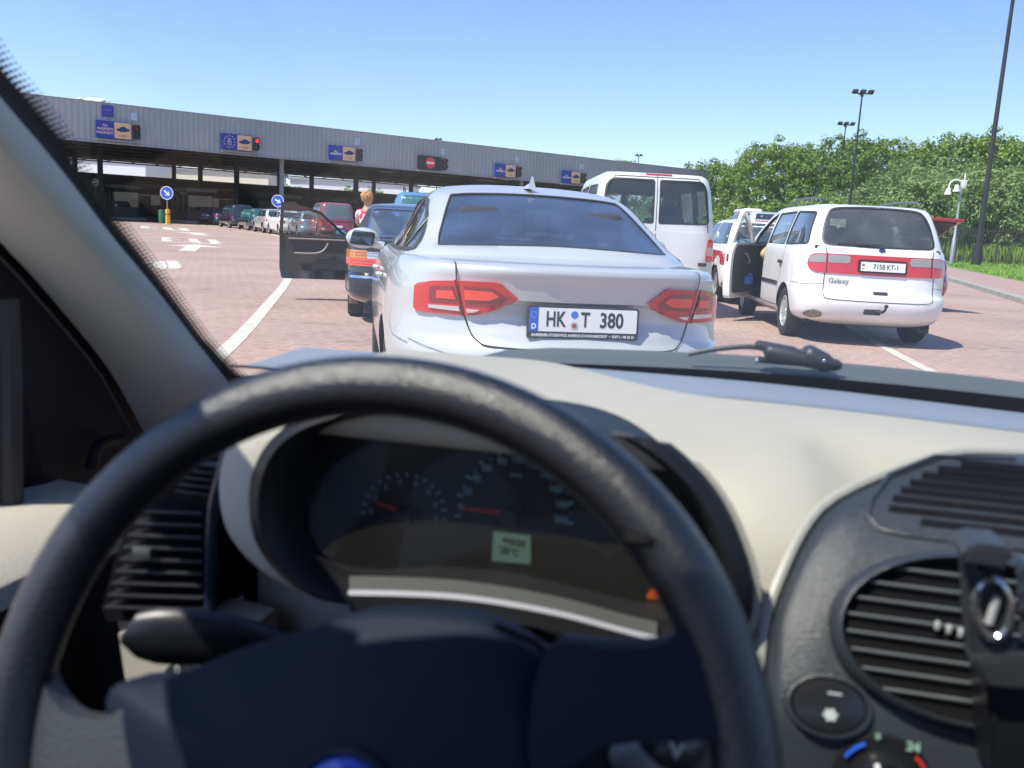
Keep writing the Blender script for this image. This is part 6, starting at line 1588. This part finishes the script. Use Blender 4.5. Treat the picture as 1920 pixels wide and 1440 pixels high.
# ignition side stalk with white marks
b = MB(); c = LY(1255, 1378, .42); b.ball(c, .016, 3, (1.25, 1.4, 1.1)); b.tube([c, c+Vector((-.05, .08, -.03))], .010, 10); b.ball(c+Vector((.030, .03, -.005)), .013, 2, (1.2, 1.2, 1)); ig = b.build('wiper_stalk', mat('stalk_dark2', (.03, .032, .035), .35), ICAR)
join_me('stalk_marks', [text_mesh('V', .011, lambda a, b_: c+Vector((a+.004, -.0235, b_+.006)), bold=.0005), text_mesh('INT', .006, lambda a, b_: c+Vector((a+.003, -.0235, b_-.008)), bold=.0003)], mat('mark_white', (.6, .65, .65), .5), ig)
b = MB(); c = LY(1215, 1425, .41); b.ball(c, .013, 3, (1.5, 1, 1)); b.build('ignition_key', mat('key_grey', (.28, .28, .28), .35, bump=.5, bscale=300), ICAR)

# steering column shroud under the wheel, dark lower dashboard
b = MB(); b.box((-.14, .47, .90), (.16, .24, .12), .04, None, 3); b.build('column_shroud', darkp, ICAR)
b = MB(); b.box((-.03, .72, .60), (1.08, .16, .55), .02); b.build('lower_dashboard', darkp, ICAR)

# centre pod
pod_rows = [(.56, .60, .055), (.535, .76, .055), (.527, .84, .055), (.527, .89, .056), (.53, .93, .056), (.55, .975, .057), (.58, 1.015, .070), (.615, 1.045, .092), (.655, 1.068, .146), (.69, 1.079, .20), (.71, 1.080, .27)]
pys, pzs, pxs = [r[0] for r in pod_rows], [r[1] for r in pod_rows], [r[2] for r in pod_rows]
idx = list(range(len(pod_rows)))
def pod_s(x, s, off=0.0):
    y, z = pchip(idx, pys, s), pchip(idx, pzs, s); e = .05
    ty, tz = pchip(idx, pys, min(10, s+e))-pchip(idx, pys, s-e), pchip(idx, pzs, min(10, s+e))-pchip(idx, pzs, s-e); l = math.hypot(ty, tz) or 1
    return Vector((x, y-tz/l*off, z+ty/l*off))
rows = []
for i in range(51):
    s = i/5; xl = pchip(idx, pxs, s); xr = .66-xl; w_ = xr-xl; row = []
    back = [(xl-.002, .06), (xl-.001, .03), (xl, .012), (xl+.004, .004)]
    for x, d in back: p = pod_s(x, s); row.append(p+Vector((0, d, -d*.3)))
    for k in range(24): row.append(pod_s(xl+.012+(w_-.024)*k/23, s))
    for x, d in back[::-1]: p = pod_s(.66-x, s); row.append(p+Vector((0, d, -d*.3)))
    rows.append(row)
pod = grid_mesh(rows).build('centre_pod', gloss, ICAR, angle=60)
b = MB(); ol = [pod_s(pchip(idx, pxs, s/4)-.004, s/4)+Vector((0, .012, -.002)) for s in range(8, 41)]; b.tube(ol, .004, 8); b.build('pod_edge', mat('pod_edge_grey', (.33, .33, .29), .4), pod)
def s_of(z):
    lo_, hi = 0.0, 10.0
    for _ in range(30):
        m_ = (lo_+hi)/2
        if pchip(idx, pzs, m_) < z: lo_ = m_
        else: hi = m_
    return lo_
# top grille
sl = [(1.0435, .150), (1.0485, .131), (1.0535, .134), (1.0580, .140), (1.0620, .147), (1.0660, .156), (1.0695, .168), (1.0730, .185)]
for z, x0 in sl:
    s0, s1 = s_of(z), s_of(z+.0031)
    patch(rpoly([(x0, s0), (.66-x0, s0), (.66-x0, s1), (x0, s1)], .05, 3) if False else [(x0, s0), (.66-x0, s0), (.66-x0+.002, s1), (x0+.002, s1)], pod_s, .0008, 0, .06).build('grille_slot', blk, pod, smooth=False)
b = MB(); b.tube([pod_s(x, s_of(z), .0005) for x, z in ((.225, 1.0785), (.17, 1.0765), (.135, 1.066), (.121, 1.053), (.118, 1.045), (.124, 1.0395), (.14, 1.0380), (.20, 1.0375), (.33, 1.0375))], .0018, 6); b.build('grille_ridge', gloss, pod)
# round vents
def vent_round(cx, cz, rx, rz, half=1):
    n0 = Vector((0, -.905, .425)); upv = Vector((0, .425, .905)); c = Vector((cx, .5555, cz))
    def V(a, b_, d=0): return c+Vector((1, 0, 0))*a+upv*b_+n0*d
    N_ = 48
    ringp = lambda k, d: [V(rx*k*math.cos(2*math.pi*i/N_), rz*k*math.sin(2*math.pi*i/N_), d) for i in range(N_)]
    o = grid_mesh([ringp(1.10, .002), ringp(1.06, .010), ringp(1.01, .012), ringp(.98, .007), ringp(.965, -.012)], True).build('air_vent', gloss, ICAR, angle=60)
    b = MB(); b.faces(ringp(.99, .0035), [tuple(range(N_))]); b.build('vent_cavity', blk, o, smooth=False)
    for k in range(8):
        bb = rz*(.78-k*.215)
        if abs(bb) > rz*.93: continue
        hw = rx*math.sqrt(1-(bb/rz)**2)*.96; q = MB(); sg_ = [V(-hw+2*hw*i/10, bb, .0065+.001*math.sin(math.pi*i/10)) for i in range(11)]; q.tube(sg_, .0011, 6); q.build('vent_slat', mat('slat_grey', (.10, .115, .115), .3), o)
    q = MB()
    for k in range(6): q.box(V(-.020+k*.0065, .006-k*.0012, .009), (.0028, .003, .0055), .0008)
    q.build('vent_wheel', mat('wheel_pale', (.42, .44, .42), .3), o)
    return o
vent_round(.172, .992, .074, .048); vent_round(.488, .992, .074, .048)
# oval button
def on_pod(u, v, off=0.0):
    best = None
    for i in range(400):
        s = 2+i*.02; p = pod_s(0, s)
        q = LY(u, v, p.y)
        if best is None or abs(q.z-p.z) < best[0]: best = (abs(q.z-p.z), q, s)
    e = pod_s(best[1].x, best[2]+.05)-pod_s(best[1].x, best[2]-.05); up = e.normalized(); n_ = Vector((0, -up.z, up.y)); return best[1]+n_*off, up, n_
c, up, n_ = on_pod(1552, 1322)
def oval(c, up, n_, prof, rx, rz, m_, name, parent, N_=36):
    rows = [[c+Vector((1, 0, 0))*rx*k*math.cos(2*math.pi*i/N_)+up*rz*k*math.sin(2*math.pi*i/N_)+n_*d for i in range(N_)] for k, d in prof]
    b = grid_mesh(rows, True)
    if prof[-1][0] <= .1: b.faces(rows[-1], [tuple(range(N_))])
    return b.build(name, m_, parent, angle=50)
bt = oval(c, up, n_, ((1.18, -.001), (1.12, .004), (1.02, .0045), (.98, .001)), .0225, .0165, gloss, 'hatch_button', pod)
oval(c, up, n_, ((.98, .001), (.93, .0035), (.6, .0045), (.1, .005)), .0225, .0165, mat('button_black', (.014, .015, .017), .25), 'button_cap', bt)
star = []
for i in range(24): a = 2*math.pi*i/24; rr2 = .0044 if i % 4 < 2 else .0034; star.append((rr2*math.cos(a), rr2*math.sin(a)*.9))
b = MB(); b.prism(star, lambda a, b_, t: c+Vector((a+.001, 0, 0))+up*(b_-.005)+n_*t, .0045, .0056); b.prism([(-.004, -.0006), (.004, -.0006), (.004, .0006), (-.004, .0006)], lambda a, b_, t: c+Vector((a+.003, 0, 0))+up*(b_+.0075)+n_*t, .004, .005); b.build('button_symbol', mat('mark_pale', (.4, .45, .42), .5), bt)
# climate knob
c, up, n_ = on_pod(1652, 1462)
kb_ = oval(c, up, n_, ((1.55, .000), (1.5, .002), (1.02, .003), (1.0, .012), (.93, .015), (.1, .0155)), .0185, .0185, mat('knob_black', (.012, .013, .015), .3), 'climate_knob', pod)
def arc(a0, a1, r_, m_, nm):
    b = MB(); b.tube([c+Vector((1, 0, 0))*r_*math.cos(a)+up*r_*math.sin(a)+n_*.0042 for a in [a0+(a1-a0)*i/10 for i in range(11)]], .0011, 6); b.build(nm, m_, kb_)
arc(rad(150), rad(118), .0255, mat('arc_blue', (.02, .10, .6), .4), 'cold_arc'); arc(rad(48), rad(18), .0255, mat('arc_red', (.7, .03, .02), .4), 'warm_arc')
b = MB(); b.box(c+Vector((-.0055, 0, 0))+up*.0125+n_*.0165, (.0032, .003, .010), .001, Matrix.Rotation(rad(-20), 3, 'Y')); b.build('pointer', sign_white, kb_)
join_me('lettering', [text_mesh('24', .0075, lambda a, b_: c+Vector((a+.0145, 0, 0))+up*(b_+.0255)+n_*.0045, bold=.0003), text_mesh('0', .0055, lambda a, b_: c+Vector((a-.0055, 0, 0))+up*(b_+.0285)+n_*.0045, bold=.0002)], mat('mark_green', (.3, .5, .38), .5), kb_)

# phone holder clipped to the vent: rests on the vent, a thing of its own
ph = thing('phone_holder', 'dark spring phone holder clipped onto the right-hand round air vent', 'phone holder', (0, 0, 0), -YAW)
hm = mat('holder_grey', (.030, .032, .036), .35, bump=.3, bscale=500); hb = mat('holder_black', (.008, .009, .010), .4)
def HP(u, v, y=.50): return LY(u, v, y)
def slab(pts, y0, y1, name, m_, parent, bev=.002):
    b = MB(); q0 = [HP(u, v, y0) for u, v in pts]; q1 = [HP(u, v, y0)+Vector((0, y1-y0, 0)) for u, v in pts]; n2 = len(pts)
    b.faces(q0+q1, [tuple(range(n2)), tuple(range(2*n2-1, n2-1, -1))]+[(i, (i+1) % n2, n2+(i+1) % n2, n2+i) for i in range(n2)])
    bmesh.ops.bevel(b.bm, geom=b.bm.edges[:], offset=bev, segments=2, affect='EDGES')
    return b.build(name, m_, parent, angle=50)
slab([(1806, 1048), (1812, 1032), (1826, 1021), (1898, 1028), (1904, 1040), (1898, 1060), (1886, 1056), (1815, 1046)], .47, .50, 'upper_claw', hm, ph)
slab([(1826, 1052), (1890, 1058), (1888, 1096), (1850, 1092)], .492, .505, 'claw_recess', hb, ph)
slab([(1808, 1048), (1832, 1060), (1852, 1092), (1890, 1092), (1898, 1150), (1908, 1244), (1826, 1248), (1816, 1160)], .485, .50, 'back_plate', hm, ph)
c0 = HP(1862, 1142, .4825); b = MB(); pts = [c0+Vector((.0085*math.cos(t)*1.0-.002*math.sin(t), 0, .0135*math.sin(t)*1.15)) for t in [i*math.pi/12 for i in range(24)]]; b.tube(pts, .0022, 8, True); b.build('slot_ring', mat('slot_chrome', (.45, .45, .46), .2, .9), ph)
b = MB(); b.tube([c0+Vector((.001, 0, .007)), c0+Vector((-.001, 0, -.008))], .0022, 8); b.build('slot_bar', mat('slot_pale', (.40, .41, .40), .3), ph)
slab([(1822, 1236), (1925, 1232), (1960, 1260), (1960, 1300), (1850, 1290)], .48, .505, 'lower_ledge', hm, ph)
slab([(1850, 1262), (1960, 1262), (1960, 1470), (1862, 1470)], .492, .53, 'clamp_body', hb, ph)
slab([(1918, 1060), (1960, 1062), (1960, 1240), (1930, 1240)], .49, .505, 'spring_arm', mat('holder_navy', (.03, .045, .075), .25), ph)

# door, mirror sail, armrest top, cabin shell
dd = mat('door_dark', (.008, .008, .009), .7, spec=.25)
sail = [PL_(u, v, x) for u, v, x in ((-60, 340, -.60), (0, 430, -.60), (130, 570, -.60), (245, 710, -.60), (330, 840, -.60), (350, 1060, -.60), (120, 985, -.60), (60, 980, -.61), (-60, 1010, -.61))]
b = MB(); b.faces([p+Vector((-.012, .0, 0)) for p in sail], [tuple(range(len(sail)))]); b.faces([p+Vector((-.03, .0, 0)) for p in sail], [tuple(range(len(sail)))]); b.build('mirror_sail', dd, ICAR, smooth=False)
b = MB(); b.tube(smooth_line([tuple(PL_(u, v, -.60)) for u, v in ((12, 560), (18, 700), (20, 850), (22, 985))], 4), .010, 8); b.build('door_seal', mat('seal_dark', (.03, .028, .026), .7), ICAR)
b = MB(); b.tube(smooth_line([tuple(PL_(u, v, -.595)) for u, v in ((170, 880), (185, 835), (225, 822))], 4), .006, 8); b.build('mirror_lever', dd, ICAR)
# door top (beige) from sill edge rolling down
rows = []
for (dx, z) in ((-.03, .958), (.04, .954), (.095, .945), (.112, .932), (.116, .915)): rows.append([(-.62+dx, y, z-.012*(y-.6)) for y in [-.7+i*.16 for i in range(10)]])
grid_mesh(rows).build('door_top', beige, ICAR)
b = MB(); b.box((-.58, .02, .63), (.15, 1.50, .585), .01); b.build('door_panel', dd, ICAR)
b = MB(); b.box((-.59, -.45, 1.2), (.09, .16, .62), .03); b.build('door_pillar', mat('trim_pale', (.30, .30, .29), .8), ICAR)
gt = [gl_pt(i, 1.0) for i in range(len(base))]
hl = mat('headliner', (.36, .36, .34), .9)
rows = [[p+Vector((0, -.0, .0)) for p in gt], [p+Vector((0, -.05, .012)) for p in gt], [p+Vector((0, -.5, .03)) for p in gt], [Vector((p.x, -1.7, p.z-.02)) for p in gt], [Vector((p.x, -1.7, p.z+.03)) for p in gt], [p+Vector((0, -.5, .06)) for p in gt], [p+Vector((0, -.03, .035)) for p in gt], [p+Vector((0, -.0, .0)) for p in gt]]
grid_mesh(rows).build('roof', hl, ICAR, angle=60)
x0_, x1_ = gt[0].x, gt[-1].x
b = MB(); pp = [p+Vector((-.088, .0, -.01)) for p in rowsA[::-1]]; b.tube(pp[1:]+[gt[0]+Vector((-.03, .10, -.05)), gt[0]+Vector((0, -.02, 0))], .042, 10); b.build('pillar_sun_block', blk, ICAR)  # unseen tube added to keep the sun off the wheel's left side
b = MB(); b.tube([gt[0]+Vector((0, 0, .01)), Vector((x0_-.03, -.5, gt[0].z)), Vector((x0_-.03, -1.7, gt[0].z))], .045, 8); b.tube([gt[-1]+Vector((0, 0, .01)), Vector((x1_+.03, -.5, gt[-1].z)), Vector((x1_+.03, -1.7, gt[-1].z))], .035, 8); b.build('roof_rail', hl, ICAR)
b = MB(); b.tube([Vector(base[-1])+Vector((.02, 0, 0)), gt[-1]], .035, 8); b.build('right_pillar', hl, ICAR)
b = MB(); b.box((1.03, -.4, .62), (.08, 2.4, .56), .02); b.build('passenger_door', dd, ICAR)
b = MB(); b.box((.2, -1.72, .80), (1.64, .08, .9), .02); b.build('tailgate', dd, ICAR)
b = MB(); b.box((.2, -.35, .26), (1.66, 2.9, .06)); b.build('floor', blk, ICAR, smooth=False)
for x in (.58,):
    b = MB(); b.box((x, -.35, .60), (.50, .50, .16), .06, None, 3).box((x, -.62, .92), (.50, .16, .66), .06, Matrix.Rotation(rad(8), 3, 'X'), 3); b.build('front_seat', seat_cloth(), ICAR)
# ---------------------------------------------------------------- people
skin_m = mat('skin', (.50, .29, .20), .55, noise=.08, nscale=12)
def skin_fig(chains, name, material, parent=None, sub=2):
    """chains: lists of (x, y, z, radius); chains that start on an existing point join it"""
    bm = bmesh.new(); lay_ = bm.verts.layers.skin.verify(); idx = {}
    first = True
    for ch in chains:
        prev = None
        for (x, y, z, r) in ch:
            k = (round(x, 4), round(y, 4), round(z, 4))
            v = idx.get(k)
            if v is None:
                v = bm.verts.new((x, y, z)); idx[k] = v
                rr = r if isinstance(r, tuple) else (r, r)
                v[lay_].radius = rr; v[lay_].use_root = first; first = False
            if prev is not None and prev is not v and bm.edges.get((prev, v)) is None: bm.edges.new((prev, v))
            prev = v
    me = bpy.data.meshes.new('sk'); bm.to_mesh(me); bm.free()
    o = bpy.data.objects.new('sk', me); col.objects.link(o)
    o.modifiers.new('s', 'SKIN'); s = o.modifiers.new('u', 'SUBSURF'); s.levels = s.render_levels = sub
    dg = bpy.context.evaluated_depsgraph_get(); dg.update()
    r = bpy.data.meshes.new_from_object(o.evaluated_get(dg), depsgraph=dg); bpy.data.objects.remove(o)
    r.materials.clear(); r.materials.append(material)
    return link(name, r, None, parent, True, 80)
def fingers(w, d, side, r=.008):
    """palm and five fingers continuing from wrist w in direction d"""
    w, d = Vector(w), Vector(d).normalized(); s = Vector(side).normalized(); n = d.cross(s)
    P = w+d*.055; out = [[(*w, .024), (*P, (.034, .020))]]
    for i, (o, l) in enumerate(((-.030, .066), (-.010, .078), (.010, .074), (.029, .060))):
        a = P+s*o+d*.028; b_ = a+d*l*.5+n*.006; c = a+d*l*.85+n*.022; out.append([(*P, .02), (*a, .0095), (*b_, .0085), (*c, .007)])
    a = w+d*.03-s*.034; out.append([(*P, .02), (*a, .011), (*(a+d*.03-s*.016+n*.01), .0095), (*(a+d*.052-s*.018+n*.018), .008)])
    return out
def stand(label, loc, rot, hair, top_m, leg_m, arm_pose, shorts=True, h=1.0, twist=0):
    root = thing('person', label, 'person', loc, rot); root.scale = (h, h, h)
    pel = (0, 0, .96); ch = (0, .0, 1.28); nk = (0, .0, 1.47); hd = (0, .02, 1.66)
    C_ = [[(*pel, (.155, .11)), (0, 0, 1.10, (.135, .10)), (*ch, (.165, .11)), (0, 0, 1.41, (.12, .08)), (*nk, .062), (0, .01, 1.53, .066), (0, .012, 1.60, (.080, .095)), (*hd, (.080, .095)), (0, .01, 1.72, .05)]]
    feet = []
    for s in (-1, 1):
        k = (s*.11, .02, .50)
        C_.append([(*pel, .15), (s*.095, 0, .86, .092), (*k, .058), (s*.115, -.015, .30, .055), (s*.12, -.02, .09, .036), (s*.125, .05, .045, .038), (s*.135, .15, .03, .030)])
    for s, (el, wr_, dr) in zip((-1, 1), arm_pose):
        sh = (s*.19, 0, 1.40)
        C_.append([(0, 0, 1.41, .12), (*sh, .055), (*el, .040), (*wr_, .026)])
        C_ += fingers(wr_, dr, (0, 1, 0) if abs(dr[1]) < .7 else (1, 0, 0))
    skin_fig(C_, 'body', skin_m, root)
    T_ = [[(0, 0, .93, (.165, .12)), (0, 0, 1.10, (.152, .117)), (*ch, (.180, .125)), (0, 0, 1.42, (.13, .09)), (0, 0, 1.46, .07)]]
    for s, (el, wr_, dr) in zip((-1, 1), arm_pose):
        sh = Vector((s*.19, 0, 1.40)); e = Vector(el); T_.append([(0, 0, 1.42, .13), (*sh, .070), (*sh.lerp(e, .6), .058)])
    skin_fig(T_, 'shirt', top_m, root)
    L_ = [[(0, 0, 1.0, (.155, .115)), (*pel, (.165, .122))]]
    for s in (-1, 1): L_.append([(*pel, .16), (s*.095, 0, .86, .105), (s*.105, .01, .62 if shorts else .50, .078 if shorts else .07)] + ([] if shorts else [(s*.118, -.015, .30, .066), (s*.12, -.02, .12, .055)]))
    skin_fig(L_, 'shorts' if shorts else 'trousers', leg_m, root)
    b = MB(); b.ball((0, -.015, 1.675), .118, 3, (.92, 1.0, .98)); g_ = random.Random(4)
    for i in range(60):
        a, p_ = g_.uniform(0, 6.28), g_.uniform(.2, 1.55); b.ball((.105*math.sin(p_)*math.cos(a), -.02+.105*math.sin(p_)*math.sin(a), 1.675+.105*math.cos(p_)), .028, 1)
    b.build('hair', hair, root)
    b = MB(); b.ball((0, .115, 1.625), .016, 2, (.8, 1.2, 1.3)); b.build('nose', skin_m, root)
    for s in (-1, 1):
        b = MB(); b.ball((s*.032, .098, 1.66), .012, 2); b.build('eye', sign_white, root)
        b = MB(); b.ball((s*.088, .01, 1.645), .024, 2, (.4, .8, 1.2)); b.build('ear', skin_m, root)
        b = MB(); b.box((s*.128, .065, .03), (.095, .27, .06), .025); b.build('shoe', sign_black, root)
    b = MB(); b.box((0, .105, 1.588), (.045, .012, .010), .004); b.build('mouth', mat('lips', (.40, .14, .12), .5), root)
    return root
hang = [((-.24, -.02, 1.13), (-.25, .04, .89), (0, .1, -1)), ((.24, -.02, 1.13), (.25, .04, .89), (0, .1, -1))]
stand('person in pale shirt and blue shorts standing under the canopy beside the lanes', ((247-960)/FOC*84, 84, 0), rad(20), mat('hair_dark', (.03, .02, .015), .8), mat('shirt_pale', (.45, .58, .85), .8), mat('shorts_blue', (.02, .06, .32), .8), hang)
lean = [((-.34, .16, 1.20), (-.30, .36, 1.08), (.3, 1, -.1)), ((.27, .12, 1.16), (.12, .32, 1.12), (-.4, 1, 0))]
sp_ = mat('shirt_red', (.55, .05, .10), .8); nt = sp_.node_tree; tc = nt.nodes.new('ShaderNodeTexCoord'); vz = nt.nodes.new('ShaderNodeTexVoronoi'); vz.inputs['Scale'].default_value = 14; cr2 = nt.nodes.new('ShaderNodeValToRGB')
cr2.color_ramp.interpolation = 'CONSTANT'; cr2.color_ramp.elements[0].color = (.50, .03, .07, 1); cr2.color_ramp.elements[1].position = .55; cr2.color_ramp.elements[1].color = (.70, .66, .68, 1)
nt.links.new(tc.outputs['Object'], vz.inputs[0]); nt.links.new(vz.outputs['Color'], cr2.inputs[0]); nt.links.new(cr2.outputs[0], nt.nodes['Principled BSDF'].inputs['Base Color'])
Yp = 15.9; stand('fair-haired person in a red and white shirt standing beyond the black saloon', ((677-960)/FOC*Yp, Yp, 0), rad(-25), mat('hair_fair', (.48, .26, .10), .8, noise=.3, nscale=40), sp_, mat('jeans', (.05, .09, .18), .8), lean, False, .945)
# driver sitting in the people carrier
gx, gy, ga = GAL_POSE
dr_ = thing('person', 'seated driver in tan clothes at the open door of the people carrier', 'person', (gx, gy, 0), -ga)
tan = mat('tan_cloth', (.50, .36, .20), .8, noise=.15, nscale=25)
S = (-.42, 2.62)
body = [[(S[0], S[1], .78, (.16, .12)), (S[0], S[1]-.06, .98, (.15, .11)), (S[0], S[1]-.10, 1.16, (.165, .11)), (S[0], S[1]-.10, 1.27, (.12, .08)), (S[0], S[1]-.09, 1.34, .05), (S[0], S[1]-.07, 1.44, (.075, .09)), (S[0], S[1]-.07, 1.53, .055)],
        [(S[0], S[1]-.10, 1.27, .12), (S[0]-.20, S[1]-.10, 1.25, .055), (S[0]-.47, S[1]-.14, .99, .045), (S[0]-.30, S[1]+.10, .96, .030)],
        [(S[0], S[1]-.10, 1.27, .12), (S[0]+.20, S[1]-.10, 1.25, .055), (S[0]+.26, S[1]+.06, 1.02, .045), (S[0]+.16, S[1]+.26, 1.02, .030)]]
body += fingers((S[0]-.30, S[1]+.10, .96), (.3, 1, -.2), (1, 0, 0)) + fingers((S[0]+.16, S[1]+.26, 1.02), (-.2, 1, .1), (1, 0, 0))
for s in (-1, 1): body.append([(S[0], S[1], .78, .16), (S[0]+s*.11, S[1]+.10, .76, .085), (S[0]+s*.14, S[1]+.46, .76, .062), (S[0]+s*.13, S[1]+.56, .45, .045)])
skin_fig(body, 'body', skin_m, dr_)
sh_ = [[(S[0], S[1], .80, (.17, .13)), (S[0], S[1]-.06, .98, (.165, .125)), (S[0], S[1]-.10, 1.16, (.18, .125)), (S[0], S[1]-.10, 1.27, (.13, .09))], [(S[0], S[1]-.10, 1.27, .13), (S[0]-.20, S[1]-.10, 1.25, .072), (S[0]-.47, S[1]-.14, .99, .070), (S[0]-.33, S[1]+.0, .985, .058)], [(S[0], S[1]-.10, 1.27, .13), (S[0]+.20, S[1]-.10, 1.25, .072), (S[0]+.26, S[1]+.06, 1.02, .062)]]
skin_fig(sh_, 'jacket', tan, dr_)
tr_ = []
for s in (-1, 1): tr_.append([(S[0], S[1], .77, .165), (S[0]+s*.11, S[1]+.10, .76, .098), (S[0]+s*.14, S[1]+.46, .76, .078), (S[0]+s*.13, S[1]+.56, .47, .06)])
skin_fig(tr_, 'trousers', tan, dr_)
b = MB(); b.ball((S[0], S[1]-.085, 1.50), .105, 3, (.92, 1.0, .85)); b.build('hair', MATS['hair_dark'], dr_)
